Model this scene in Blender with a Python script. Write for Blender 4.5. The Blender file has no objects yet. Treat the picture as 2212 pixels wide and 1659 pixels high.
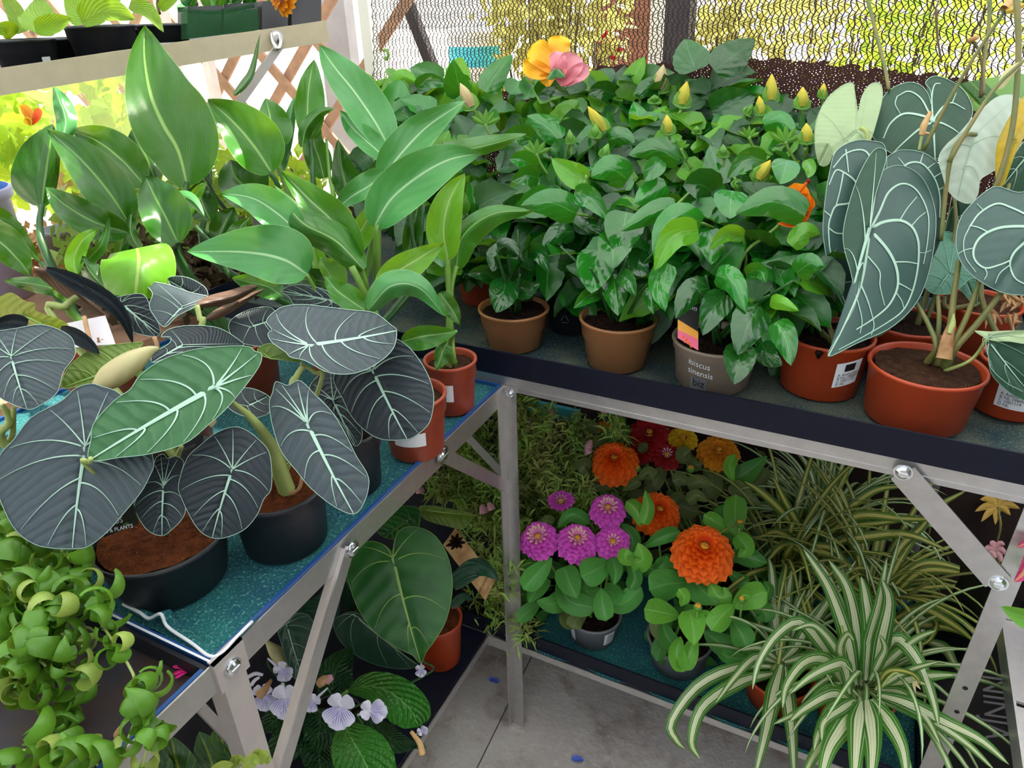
import bpy, math, random
import numpy as np
from mathutils import Matrix, Vector
random.seed(7); np.random.seed(7)
SC = bpy.context.scene
COL = SC.collection
PI = math.pi
W, H = 2212, 1659
# ---------------------------------------------------------------- camera
CF, CYAW, CPITCH, CROLL = 1530.26, 0.47003, 0.49341, -0.02504
CAM = np.array([0.42644, -0.81375, 1.25454])
_cy, _sy, _cp, _sp = math.cos(CYAW), math.sin(CYAW), math.cos(CPITCH), math.sin(CPITCH)
DV = np.array([-_sy*_cp, _cy*_cp, -_sp]); _r = np.array([_cy, _sy, 0.0]); _u = np.cross(_r, DV)
RV = _r*math.cos(CROLL) + _u*math.sin(CROLL); UV_ = _u*math.cos(CROLL) - _r*math.sin(CROLL)
cam = bpy.data.objects.new('camera', bpy.data.cameras.new('camera')); COL.objects.link(cam)
cam.data.sensor_width = 36; cam.data.lens = CF/W*36; cam.data.clip_start = 0.02; cam.data.clip_end = 300
m = Matrix.Identity(4)
for i, v in enumerate((RV, UV_, -DV)):
    for j in range(3): m[j][i] = v[j]
m.translation = Vector(CAM); cam.matrix_world = m
SC.camera = cam
# ---------------------------------------------------------------- light and exposure
wd = bpy.data.worlds.new('sky'); SC.world = wd; wd.use_nodes = True
nt_ = wd.node_tree; bg = nt_.nodes['Background']
sky = nt_.nodes.new('ShaderNodeTexSky'); sky.sky_type = 'NISHITA'; sky.sun_disc = False
sky.sun_elevation = math.radians(58); sky.sun_rotation = math.radians(10); sky.dust_density = 2.0
hz = nt_.nodes.new('ShaderNodeMix'); hz.data_type = 'RGBA'; hz.inputs[0].default_value = .55; hz.inputs[7].default_value = (3.4, 3.25, 3.05, 1)   # thin bright haze
nt_.links.new(sky.outputs[0], hz.inputs[6]); nt_.links.new(hz.outputs[2], bg.inputs[0]); bg.inputs[1].default_value = 0.22
sun = bpy.data.objects.new('sun', bpy.data.lights.new('sun', 'SUN')); COL.objects.link(sun)
sun.data.energy = 6.0; sun.data.angle = math.radians(0.6); sun.data.color = (1.0, 0.94, 0.82)
SUN_DIR = Vector((0.12, 0.50, 0.86)).normalized()      # towards the sun: behind the netting, high
sun.rotation_euler = SUN_DIR.to_track_quat('Z', 'Y').to_euler(); sun.location = (0, 2, 6)
SC.view_settings.view_transform = 'Standard'; SC.view_settings.look = 'None'
SC.view_settings.gamma = 1.0; SC.view_settings.use_curve_mapping = False
SC.view_settings.exposure = 1.12
# ---------------------------------------------------------------- pixel -> place
def ray(x, y, t): return CAM + t*(DV + RV*((x-W/2)/CF) - UV_*((y-H/2)/CF))
def rays(xy, t):
    xy = np.asarray(xy, float); t = np.asarray(t, float)
    return CAM + t[..., None]*(DV + RV*((xy[..., 0]-W/2)/CF)[..., None] - UV_*((xy[..., 1]-H/2)/CF)[..., None])
def on(ax, val, x, y):
    v = ray(x, y, 1.0)-CAM; return CAM + v*((val-CAM[ax])/v[ax])
def onX(v, x, y): return on(0, v, x, y)
def onY(v, x, y): return on(1, v, x, y)
def onZ(v, x, y): return on(2, v, x, y)
def S(h, a=1.0):
    h = h.lstrip('#'); c = [int(h[i:i+2], 16)/255 for i in (0, 2, 4)]
    return tuple([(x/12.92 if x <= .04045 else ((x+.055)/1.055)**2.4) for x in c] + [a])
# ---------------------------------------------------------------- materials
class G:
    def __init__(s, name):
        s.m = bpy.data.materials.new(name); s.m.use_nodes = True; s.t = s.m.node_tree; s.t.nodes.clear()
        s.out = s.t.nodes.new('ShaderNodeOutputMaterial')
    def set(s, sock, v):
        if isinstance(v, bpy.types.NodeSocket): s.t.links.new(v, sock)
        elif v is not None: sock.default_value = v
    def n(s, typ, props=None, **kw):
        n = s.t.nodes.new(typ)
        for k, v in (props or {}).items(): setattr(n, k, v)
        for k, v in kw.items():
            k = k.replace('_', ' '); s.set(n.inputs[int(k[1:])] if k[0] == 'i' and k[1:].isdigit() else n.inputs[k], v)
        return n
    def math(s, op, a, b=None, c=None):
        n = s.t.nodes.new('ShaderNodeMath'); n.operation = op
        for i, v in enumerate((a, b, c)):
            if v is not None: s.set(n.inputs[i], v)
        return n.outputs[0]
    def mix(s, f, a, b, mode='MIX'):
        n = s.t.nodes.new('ShaderNodeMix'); n.data_type = 'RGBA'; n.blend_type = mode
        s.set(n.inputs[0], f); s.set(n.inputs[6], a); s.set(n.inputs[7], b); return n.outputs[2]
    def noise(s, scale, detail=4, vec=None, rough=.55):
        return s.n('ShaderNodeTexNoise', Scale=scale, Detail=detail, Roughness=rough, Vector=vec if vec is not None else s.obj()).outputs[0]
    def obj(s): return s.n('ShaderNodeTexCoord').outputs['Object']
    def uv(s):
        o = s.n('ShaderNodeSeparateXYZ', i0=s.n('ShaderNodeTexCoord').outputs['UV']); return o.outputs[0], o.outputs[1]
    def ramp(s, f, stops):
        n = s.t.nodes.new('ShaderNodeValToRGB'); s.set(n.inputs[0], f); e = n.color_ramp.elements
        while len(e) < len(stops): e.new(.5)
        for k, (p, c) in enumerate(stops): e[k].position = p; e[k].color = c
        return n.outputs[0]
    def step(s, x, a, b):      # 1 where x < a, fades to 0 at b
        n = s.t.nodes.new('ShaderNodeMapRange'); n.interpolation_type = 'SMOOTHSTEP'
        s.set(n.inputs[0], x); n.inputs[1].default_value = a; n.inputs[2].default_value = b; n.inputs[3].default_value = 1; n.inputs[4].default_value = 0
        return n.outputs[0]
    def bump(s, h, strength=.3, dist=.002):
        return s.n('ShaderNodeBump', Strength=strength, Distance=dist, Height=h).outputs[0]
    def bsdf(s, col, rough=.5, metal=0, spec=.5, normal=None, **kw):
        return s.n('ShaderNodeBsdfPrincipled', Base_Color=col, Roughness=rough, Metallic=metal, Specular_IOR_Level=spec, Normal=normal, **kw).outputs[0]
    def done(s, sh): s.t.links.new(sh, s.out.inputs[0]); return s.m
def plain(name, col, rough=.5, metal=0, var=.0, scale=30, bump=0, spec=.5, col2=None):
    g = G(name); c = S(col) if isinstance(col, str) else col; nz = None
    if var or bump or col2:
        nz = g.noise(scale)
        c2 = S(col2) if col2 else tuple(x*(1-var) for x in c[:3])+(1,)
        c = g.mix(g.ramp(nz, [(.35, (0,0,0,1)), (.65, (1,1,1,1))]), c, c2)
    return g.done(g.bsdf(c, rough, metal, spec, g.bump(nz, bump, .002) if bump else None))
def leafmat(name, col, vein=None, pat='plain', rough=.35, trans=.25, tcol=None, nlat=7, slope=.9, wmid=.014, wlat=.012, edge=0, bump=.3, spec=.5, vary=.18, veinmix=.7, mott=None):
    g = G(name); c = S(col); u, v = g.uv()
    du = g.math('ABSOLUTE', g.math('SUBTRACT', u, .5))
    rnd = g.n('ShaderNodeObjectInfo').outputs['Random']
    nz = g.noise(28, 3)
    k = g.math('ADD', g.math('MULTIPLY', rnd, vary*2), 1-vary)
    k = g.math('ADD', k, g.math('MULTIPLY', g.math('SUBTRACT', nz, .5), .35))
    base = g.n('ShaderNodeVectorMath', {'operation': 'SCALE'}, i0=c[:3], Scale=k).outputs[0]
    if mott: base = g.mix(g.ramp(g.noise(14, 2), [(.45, (0,0,0,1)), (.7, (1,1,1,1))]), base, S(mott))
    vc = S(vein) if vein else c; h = nz; bs = .08
    if pat == 'pinnate':
        mid = g.step(du, wmid*.5, wmid)
        ph = g.math('FRACT', g.math('MULTIPLY', g.math('SUBTRACT', v, g.math('MULTIPLY', g.math('POWER', du, .85), slope)), nlat))
        lat = g.step(g.math('ABSOLUTE', g.math('SUBTRACT', ph, .5)), wlat*nlat*.25, wlat*nlat*.6)
        msk = g.math('MAXIMUM', mid, g.math('MULTIPLY', lat, .75))
        base = g.mix(g.math('MULTIPLY', msk, veinmix), base, vc)
        q = g.math('SINE', g.math('MULTIPLY', ph, 6.283))
        h = g.math('ADD', g.math('MULTIPLY', q, .22), g.math('MULTIPLY', g.noise(70, 2), 1.6)); bs = bump*1.6
    elif pat == 'parallel':
        mid = g.step(du, wmid*.5, wmid)
        ph = g.math('SINE', g.math('MULTIPLY', g.math('SUBTRACT', v, g.math('MULTIPLY', du, 1.6)), 190))
        base = g.mix(g.math('MULTIPLY', mid, veinmix), base, vc)
        base = g.mix(g.math('MULTIPLY', g.step(ph, -.9, .6), .10), base, vc)
        if edge: base = g.mix(g.math('MULTIPLY', g.step(du, .4999, .488), edge), base, vc)
        h = g.math('ADD', g.math('MULTIPLY', ph, .25), g.math('SINE', g.math('MULTIPLY', g.math('SUBTRACT', v, g.math('MULTIPLY', du, 1.2)), 26))); bs = bump
    elif pat == 'stripe':
        nn = g.noise(9, 1)
        s1 = g.step(du, .17, .21); s2 = g.step(g.math('ABSOLUTE', g.math('SUBTRACT', du, .31)), .015, .03); s3 = g.step(g.math('ABSOLUTE', g.math('SUBTRACT', du, .08)), .006, .018)
        base = g.mix(g.math('MAXIMUM', g.math('MULTIPLY', s1, .95), g.math('MULTIPLY', s2, .45)), base, vc)
        base = g.mix(g.math('MULTIPLY', s3, .45), base, c)
        h = g.math('SINE', g.math('MULTIPLY', u, 40)); bs = bump
    elif pat in ('velvet', 'radial'):
        # UV here: u across the blade, v along the midrib, both in midrib lengths
        au = g.math('ABSOLUTE', u); nn = g.math('MULTIPLY', g.noise(20, 3), 14 if pat == 'velvet' else 2.5)
        ph = g.math('ADD', g.math('MULTIPLY', g.math('SUBTRACT', v, g.math('MULTIPLY', g.math('POWER', au, 1.4), .9)), 58 if pat == 'velvet' else 34), nn)
        wv = g.math('SINE', ph)
        if pat == 'velvet': base = g.mix(g.math('MULTIPLY', g.step(wv, -1.0, -.6), .09), base, vc)
        h = g.math('ADD', wv, g.math('MULTIPLY', g.noise(240, 2), .5)); bs = bump
    elif pat == 'rugose':
        vor = g.n('ShaderNodeTexVoronoi', {'feature': 'DISTANCE_TO_EDGE'}, Scale=130, Vector=g.obj()).outputs[0]
        h = g.math('ADD', g.math('MULTIPLY', g.math('MINIMUM', vor, .25), 4), g.math('SINE', g.math('MULTIPLY', g.math('SUBTRACT', v, g.math('MULTIPLY', du, .8)), 55))); bs = bump
        base = g.mix(g.step(du, .005, .018), base, vc)
    nb = g.bump(h, bs, .0022)
    p = g.bsdf(base, rough, 0, spec, nb)
    if trans:
        tc = g.mix(.6, base, S(tcol) if tcol else S('#8fc020'))
        tr = g.n('ShaderNodeBsdfTranslucent', Color=tc).outputs[0]
        p = g.n('ShaderNodeMixShader', i0=trans, i1=p, i2=tr).outputs[0]
    return g.done(p)
M = {}
M['alu'] = plain('aluminium', '#c9c7c6', .34, .85, .10, 60, .04)
M['alu_light'] = plain('pale_aluminium', '#cdc4c0', .45, .5, .08, 40, .03)
M['alu_cream'] = plain('cream_aluminium', '#cfc2a4', .5, .3, .08, 40, .03)
M['bolt'] = plain('bolt_steel', '#dde2e6', .2, 1)
M['navy'] = plain('navy_tray_plastic', '#0c1124', .5, 0, .25, 50, .06, .3)
M['navy_d'] = plain('dark_tray_plastic', '#15161f', .5, 0, .25, 60, .1)
M['blue'] = plain('blue_tray_edge', '#1c4a86', .35)
M['white'] = plain('white_label', '#e9ebee', .5)
M['ink'] = plain('black_ink', '#16161a', .5)
M['ink_grey'] = plain('grey_ink', '#6b6c70', .5)
M['black'] = plain('black_pot_plastic', '#1d1f26', .42, 0, .2, 30, .04)
M['terra'] = plain('red_brown_pot_plastic', '#a8452a', .42, 0, .18, 12, .05)
M['terra2'] = plain('orange_red_pot_plastic', '#b3421d', .38, 0, .16, 12, .04)
M['brown'] = plain('tan_brown_pot_plastic', '#a87248', .22, 0, .15, 12, .03)
M['grey'] = plain('grey_brown_pot_plastic', '#968474', .42, 0, .15, 10, .05)
M['grey2'] = plain('grey_pot_plastic', '#77787e', .45, 0, .15, 12, .04)
M['stem'] = plain('green_stem', '#6f9a3c', .4, 0, .2, 40)
M['stem_d'] = plain('dark_green_stem', '#31602a', .4, 0, .2, 40)
M['stem_p'] = plain('pale_petiole', '#a9b96a', .4, 0, .25, 40)
M['stem_o'] = plain('olive_petiole', '#7d7340', .45, 0, .3, 30, col2='#5c6b34')
M['twig'] = plain('brown_twig', '#5b4a30', .7, 0, .3, 40)
M['stick'] = plain('wooden_stick', '#c69a6c', .6, 0, .2, 60)
M['vein'] = plain('pale_vein', '#a9cbb6', .45)
M['vein_w'] = plain('silver_vein', '#9fbd9f', .45)
M['vein_y'] = plain('yellow_green_vein', '#8cb052', .45)
def soilmat(name, a, b, c):
    g = G(name); n1 = g.noise(90, 5, None, .7); n2 = g.noise(420, 2)
    col = g.mix(g.ramp(n1, [(.35, (0,0,0,1)), (.65, (1,1,1,1))]), S(a), S(b))
    col = g.mix(g.ramp(n2, [(.66, (0,0,0,1)), (.74, (1,1,1,1))]), col, S(c))
    return g.done(g.bsdf(col, .95, 0, .1, g.bump(g.math('ADD', n1, g.math('MULTIPLY', n2, .5)), 1, .006)))
M['soil'] = soilmat('potting_soil', '#2a1a12', '#4c3222', '#8a6a4c')
M['soil_r'] = soilmat('coir_soil', '#45200f', '#6f3a1c', '#93613a')
M['soil_d'] = soilmat('dark_soil', '#1a100c', '#30201a', '#6f5f50')
def matmat():
    g = G('teal_capillary_matting'); n1 = g.noise(14, 4); n2 = g.noise(330, 3); n3 = g.noise(900, 1)
    col = g.mix(g.ramp(n1, [(.35, (0,0,0,1)), (.65, (1,1,1,1))]), S('#1d6678'), S('#2a8480'))
    col = g.mix(g.ramp(n2, [(.55, (0,0,0,1)), (.72, (1,1,1,1))]), col, S('#8ccaca'))
    return g.done(g.bsdf(col, .7, 0, .4, g.bump(g.math('ADD', n2, n3), 1, .004)))
M['mat'] = matmat()
def dustymat():
    g = G('dirty_grey_matting'); n1 = g.noise(9, 5); n2 = g.noise(300, 3)
    col = g.mix(g.ramp(n1, [(.4, (0,0,0,1)), (.62, (1,1,1,1))]), S('#23414a'), S('#5a6256'))
    col = g.mix(g.ramp(n2, [(.52, (0,0,0,1)), (.72, (1,1,1,1))]), col, S('#77836f'))
    return g.done(g.bsdf(col, .8, 0, .3, g.bump(n2, 1, .004)))
M['mat_d'] = dustymat()
def concrete():
    g = G('concrete_floor'); n1 = g.noise(5, 6); n2 = g.noise(55, 6, None, .7); n3 = g.noise(18, 5)
    col = g.mix(g.ramp(n1, [(.35, (0,0,0,1)), (.65, (1,1,1,1))]), S('#b6aea8'), S('#cac4bc'))
    col = g.mix(g.math('MULTIPLY', g.ramp(n3, [(.5, (0,0,0,1)), (.68, (1,1,1,1))]), .55), col, S('#86705e'))
    col = g.mix(g.math('MULTIPLY', g.ramp(n2, [(.54, (0,0,0,1)), (.64, (1,1,1,1))]), .6), col, S('#d0cac0'))
    return g.done(g.bsdf(col, .85, 0, .3, g.bump(g.math('ADD', n2, n3), .6, .006)))
M['concrete'] = concrete()
M['dirttray'] = plain('dirty_tray_floor', '#2c2d36', .6, 0, .2, 16, .25, col2='#3d2a22')
def glassmat(name, tint, refl=.03):
    g = G(name); a = g.n('ShaderNodeBsdfTransparent', Color=tint).outputs[0]
    b = g.n('ShaderNodeBsdfGlossy', Color=(1,1,1,1), Roughness=.05).outputs[0]
    return g.done(g.n('ShaderNodeMixShader', i0=refl, i1=a, i2=b).outputs[0])
M['glass'] = glassmat('greenhouse_glass', (.95,.97,.95,1))
def roofmat():
    g = G('added_roof_diffuser')
    a = g.n('ShaderNodeBsdfTranslucent', Color=(.94,.97,1,1)).outputs[0]; b = g.n('ShaderNodeBsdfDiffuse', Color=(.75,.78,.8,1)).outputs[0]
    return g.done(g.n('ShaderNodeMixShader', i0=.66, i1=b, i2=a).outputs[0])
M['roof'] = roofmat()  # diffuser sheet for the added, unseen roof
def clearplastic():
    g = G('green_clear_plastic'); a = g.n('ShaderNodeBsdfTransparent', Color=(.55,.8,.6,1)).outputs[0]
    b = g.bsdf(S('#12602f'), .12)
    return g.done(g.n('ShaderNodeMixShader', i0=.14, i1=a, i2=b).outputs[0])
M['gplastic'] = clearplastic()
# leaves
M['streli'] = leafmat('strelitzia_leaf', '#266c0e', '#a8d070', 'parallel', .22, .20, '#9ac81e', edge=.8, bump=.22, wmid=.03)
M['streli_b'] = leafmat('sky_sheen_leaf', '#37823a', '#b4dca0', 'parallel', .22, .12, '#8cc43a', edge=.8, bump=.2, wmid=.03)  # bluer, lighter copy of the broad leaf: sky reflection put into its colour
M['streli_d'] = leafmat('dark_green_broad_leaf', '#1a520a', '#7fb44a', 'parallel', .22, .18, '#7ab41a', edge=.7, bump=.2, wmid=.03)
M['streli_y'] = leafmat('young_green_leaf', '#64a823', '#c8e07a', 'parallel', .32, .38, '#b4d820', edge=.7, bump=.18, wmid=.03)
M['aloc'] = leafmat('black_velvet_leaf', '#3a464b', '#6c8a82', 'velvet', .46, .05, '#5a6a3a', bump=.22, spec=.35, vary=.08)
M['aloc_g'] = leafmat('green_velvet_leaf', '#34663a', '#6f9a74', 'velvet', .5, .10, '#6a8a3a', bump=.3, spec=.35, vary=.06)
M['aloc_k'] = leafmat('dark_velvet_leaf', '#262e34', '#566a6c', 'velvet', .48, .05, '#4a4a3a', bump=.25, spec=.3, vary=.08)
M['aloc_o'] = leafmat('olive_young_leaf', '#5c7a1c', '#b4cc62', 'velvet', .45, .25, '#a0b42a', bump=.3)
M['aloc_u'] = leafmat('brown_leaf_underside', '#5d4232', '#8a7a5a', 'radial', .5, .15, '#8a6a3a', bump=.2)
M['aloc_lime'] = leafmat('lime_leaf_underside', '#8a9a2a', '#c4d86a', 'radial', .5, .35, '#b4c82a', bump=.2, mott='#a08a5a')
M['bud'] = leafmat('rolled_cream_leaf', '#c9c48e', '#a8b060', 'parallel', .45, .2, '#d0c88a', bump=.2, mott='#c8ab84')
M['anth'] = leafmat('grey_green_velvet_leaf', '#38574f', '#8fb89a', 'radial', .42, .08, '#5a7a3a', bump=.05, spec=.5, vary=.06)
M['anth_g'] = leafmat('deep_green_velvet_leaf', '#234a34', '#8fb89a', 'radial', .42, .1, '#4a7a2a', bump=.05, spec=.4, vary=.06)
M['anth_m'] = leafmat('sage_green_leaf', '#4c8a70', '#9fc8a0', 'radial', .45, .12, '#6a9a4a', bump=.05, vary=.05)
M['anth_u'] = leafmat('pale_leaf_underside', '#a9c08f', '#c8d8a8', 'radial', .45, .25, '#c0cc8a', bump=.05, vary=.04)
M['anth_w'] = leafmat('whitish_leaf_underside', '#c3d6c4', '#dce8d4', 'radial', .4, .2, '#d0d89a', bump=.15, vary=.03)
M['anth_y'] = leafmat('yellowing_leaf', '#d0a81e', '#e0cc6a', 'radial', .45, .35, '#e8c81e', bump=.12, mott='#b8b070')
M['phil'] = leafmat('deep_green_heart_leaf', '#1d5a1e', '#7fae4a', 'radial', .42, .1, '#5a9a1a', bump=.25, vary=.06, mott='#2f7424')
M['phil_d'] = leafmat('dark_heart_leaf', '#1f4632', '#6f9a7a', 'radial', .42, .08, '#4a7a2a', bump=.2, vary=.06)
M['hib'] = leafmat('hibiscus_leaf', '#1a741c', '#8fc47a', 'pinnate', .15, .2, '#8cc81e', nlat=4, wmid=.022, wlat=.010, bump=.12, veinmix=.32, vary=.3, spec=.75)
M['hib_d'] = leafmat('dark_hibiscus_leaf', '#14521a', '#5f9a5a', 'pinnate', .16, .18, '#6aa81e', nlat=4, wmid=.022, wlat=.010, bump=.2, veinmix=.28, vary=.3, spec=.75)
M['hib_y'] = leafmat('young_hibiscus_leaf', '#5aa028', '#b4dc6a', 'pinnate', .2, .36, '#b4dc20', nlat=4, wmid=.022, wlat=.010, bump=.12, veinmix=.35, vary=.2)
M['zin'] = leafmat('zinnia_leaf', '#468c3a', '#8ab86a', 'pinnate', .5, .25, '#9ac83a', nlat=4, wmid=.035, wlat=.01, bump=.15, veinmix=.4, vary=.22)
M['zin_y'] = leafmat('light_zinnia_leaf', '#66ac3a', '#a8d87a', 'pinnate', .48, .3, '#b4e03a', nlat=4, wmid=.035, wlat=.01, bump=.15, veinmix=.4, vary=.15)
M['zin_o'] = leafmat('olive_zinnia_leaf', '#647440', '#8a946a', 'pinnate', .55, .2, '#8a9a3a', nlat=4, wmid=.035, wlat=.01, bump=.15, veinmix=.4, vary=.22)
M['spid'] = leafmat('striped_ribbon_leaf', '#347624', '#e0e4bc', 'stripe', .35, .22, '#b8cc6a', bump=.2, vary=.15)
M['spid_y'] = leafmat('yellow_striped_ribbon_leaf', '#3f6620', '#cac26a', 'stripe', .4, .2, '#a8a83a', bump=.2, vary=.2)
M['hoya'] = leafmat('curled_hoya_leaf', '#5c8f2a', '#b4d070', 'plain', .33, .25, '#b4cc3a', vary=.22)
M['hoya_p'] = leafmat('pale_hoya_leaf', '#a4ba5c', '#d0e09a', 'plain', .38, .3, '#c8d84a', vary=.15)
M['strep'] = leafmat('wrinkled_leaf', '#2f7f22', '#7fb85a', 'rugose', .38, .2, '#8cc82a', bump=.7, vary=.12)
M['strep_d'] = leafmat('dark_wrinkled_leaf', '#17431c', '#4a7a3a', 'rugose', .4, .15, '#5a8a2a', bump=.7, vary=.15)
M['maranta'] = leafmat('striped_prayer_leaf', '#2c5a26', '#a8b83a', 'pinnate', .4, .2, '#8aa82a', nlat=5, wmid=.05, wlat=.02, veinmix=.8)
M['prim'] = leafmat('crinkled_light_leaf', '#7fae1e', '#c0d860', 'pinnate', .45, .35, '#c0d820', nlat=8, wmid=.05, wlat=.02, bump=.7, veinmix=.3)
M['ivy'] = leafmat('sunny_ivy_leaf', '#a2c23a', '#d8e48a', 'pinnate', .5, .4, '#d8e83a', nlat=5, vary=.3)
M['bush'] = leafmat('bush_leaf', '#b6b062', '#c8d07a', 'plain', .5, .4, '#d6d272', vary=.2)
M['fine'] = leafmat('needle_leaf', '#98c058', '#8aa04a', 'plain', .5, .25, '#a0b03a', vary=.2, mott='#a8a860')
def petalmat(name, col, col2, rough=.55, trans=.25, tip=False):
    g = G(name); u, v = g.uv(); nz = g.math('SINE', g.math('MULTIPLY', u, 55))
    c = g.mix(g.ramp(v, [(.35, (0,0,0,1)), (.92, (1,1,1,1))]), S(col2), S(col))
    p = g.bsdf(c, rough, 0, .3, g.bump(nz, .25, .001)); t = g.n('ShaderNodeBsdfTranslucent', Color=c).outputs[0]
    return g.done(g.n('ShaderNodeMixShader', i0=trans, i1=p, i2=t).outputs[0])
M['p_pink'] = petalmat('magenta_pink_petal', '#e45cd0', '#cc48b4')
M['p_palepink'] = petalmat('cream_pink_petal', '#f0c8b8', '#e48ac0')
M['p_orange'] = petalmat('orange_petal', '#ff7616', '#e2450a')
M['p_red'] = petalmat('red_petal', '#b8121a', '#8a0a10')
M['p_yellow'] = petalmat('yellow_petal', '#e8c41e', '#d0a010')
M['p_gold'] = petalmat('gold_petal', '#e89a14', '#c87010')
M['p_disc'] = plain('flower_disc', '#b8701a', .8, 0, .5, 400, .6, col2='#e8b830')
M['p_hyell'] = petalmat('yellow_hibiscus_petal', '#fcc820', '#f6b03a')
M['p_hpink'] = petalmat('pink_hibiscus_petal', '#f0a8b4', '#e88a98')
M['p_hor'] = petalmat('orange_hibiscus_petal', '#f99a18', '#f2801a')
M['p_bud'] = petalmat('yellow_bud_petal', '#e2cc44', '#b8b43c')
M['p_budp'] = petalmat('cream_bud_petal', '#dccb98', '#c8b080')
M['sepal'] = leafmat('green_sepal', '#5f9a34', '#a8cc6a', 'plain', .45, .25, '#a8d02a', vary=.15)
def strepmat():
    g = G('white_violet_petal'); u, v = g.uv()
    ln = g.step(g.math('SINE', g.math('MULTIPLY', u, 50)), -.5, .3)
    f = g.math('MULTIPLY', g.math('MULTIPLY', ln, g.step(v, .35, .95)), .85)
    return g.done(g.bsdf(g.mix(f, S('#dcd9ea'), S('#4a3aa8')), .5))
M['p_strep'] = strepmat()
M['p_white'] = plain('white_petal', '#dedbe8', .5)
M['p_fuch'] = plain('magenta_fallen_petal', '#e02a8a', .5)
M['p_blue'] = plain('blue_fallen_petal', '#5a72d8', .5)
M['p_fade'] = plain('faded_pink_bell', '#d09aa0', .6, 0, .2, 60)
M['net'] = plain('black_netting', '#1a1713', .7)
M['net_r'] = plain('dark_red_netting', '#3c1712', .8)
M['slate'] = plain('grey_slate', '#a2a0a4', .8, 0, .2, 8)
M['wood'] = plain('trellis_wood', '#b0866a', .8, 0, .3, 30, .2)
M['wood_d'] = plain('shade_dark_panel', '#24120e', .85, 0, .3, 20, .2)  # near-black puts the shade under the bench into the panel colour
M['wood_p'] = plain('brown_panel', '#8a5a42', .8, 0, .2, 10)
M['post'] = plain('dark_post', '#3b3236', .7, 0, .2, 20)
M['wall_far'] = plain('added_wall_grey', '#66645e', .9, 0, .25, 5, .1)  # grey of the added unseen walls, set by how much light they return
M['paint'] = plain('white_painted_wall', '#e8e4dc', .8, 0, .08, 6)
M['paving'] = plain('pale_paving', '#d8cfc0', .9, 0, .15, 4, .1, col2='#e8e2d8')
M['bkt'] = plain('lavender_bucket_plastic', '#c3bde0', .5)
M['bkt_in'] = plain('blue_bucket_inside', '#2f7ad0', .45)
M['dry'] = plain('dry_leaf', '#d8b27a', .7, 0, .3, 40, col2='#a87a48')
M['dryc'] = plain('dry_brown_sheath', '#8a6038', .75, 0, .3, 40, col2='#c8a070')
M['pwhite'] = plain('cream_white_card', '#dcd6da', .55)
M['tag_or'] = plain('orange_print', '#f0a63c', .45)
M['tag_pk'] = plain('pink_print', '#f0688a', .45)
M['bagink'] = plain('grey_lettering', '#85858e', .5)
M['tagk'] = plain('black_tag', '#161314', .5)
M['bag'] = plain('black_plastic_bag', '#0d0d10', .35, 0, .2, 20, .2)
M['turq'] = plain('turquoise_plastic', '#4fc8d8', .5)
M['coleus'] = leafmat('magenta_coleus_leaf', '#b8286a', '#e8b87a', 'pinnate', .45, .2, '#d84a6a', nlat=5, wmid=.2, wlat=.02)
M['cole_y'] = leafmat('yellow_coleus_leaf', '#c8a24a', '#d8c880', 'pinnate', .45, .25, '#d8b83a', nlat=5)
# ---------------------------------------------------------------- object helpers
def thing(name, label, cat, loc=(0,0,0), group=None, kind=None):
    o = bpy.data.objects.new(name, None); COL.objects.link(o); o.location = Vector([float(a) for a in loc]); o.empty_display_size = .02
    o['label'] = label; o['category'] = cat
    if group: o['group'] = group
    if kind: o['kind'] = kind
    return o
def tag(o, label, cat, group=None, kind=None):
    o['label'] = label; o['category'] = cat
    if group: o['group'] = group
    if kind: o['kind'] = kind
    return o
def origin(parent):
    v = np.zeros(3)
    while parent is not None: v = v + np.array(parent.location); parent = parent.parent
    return v
def mesh(name, V, F, mat, uv=None, smooth=True):
    me = bpy.data.meshes.new(name); me.from_pydata(np.asarray(V, float).tolist(), [], F)
    if uv is not None:
        uv = np.asarray(uv, float); li = np.zeros(len(me.loops), int); me.loops.foreach_get('vertex_index', li)
        me.uv_layers.new(name='UVMap').data.foreach_set('uv', uv[li].ravel())
    if smooth: me.polygons.foreach_set('use_smooth', [True]*len(me.polygons))
    for k in (mat if isinstance(mat, (list, tuple)) else [mat]): me.materials.append(M[k])
    return me
def put(name, me, parent=None, mtx=None):
    o = bpy.data.objects.new(name, me); COL.objects.link(o)
    if parent is not None: o.parent = parent
    if mtx is not None: o.matrix_basis = mtx
    return o
def obj(name, V, F, mat, parent=None, uv=None, smooth=True):
    """mesh given in world coordinates, stored relative to its thing"""
    V = np.asarray(V, float)
    if parent is not None: V = V - origin(parent)
    o = put(name, mesh(name, V, F, mat, uv, smooth), parent)
    if parent is None and len(V):
        c = V.mean(0); c[2] = V[:, 2].min(); o.data.transform(Matrix.Translation(-Vector(c))); o.location = Vector(c)
    return o
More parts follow.
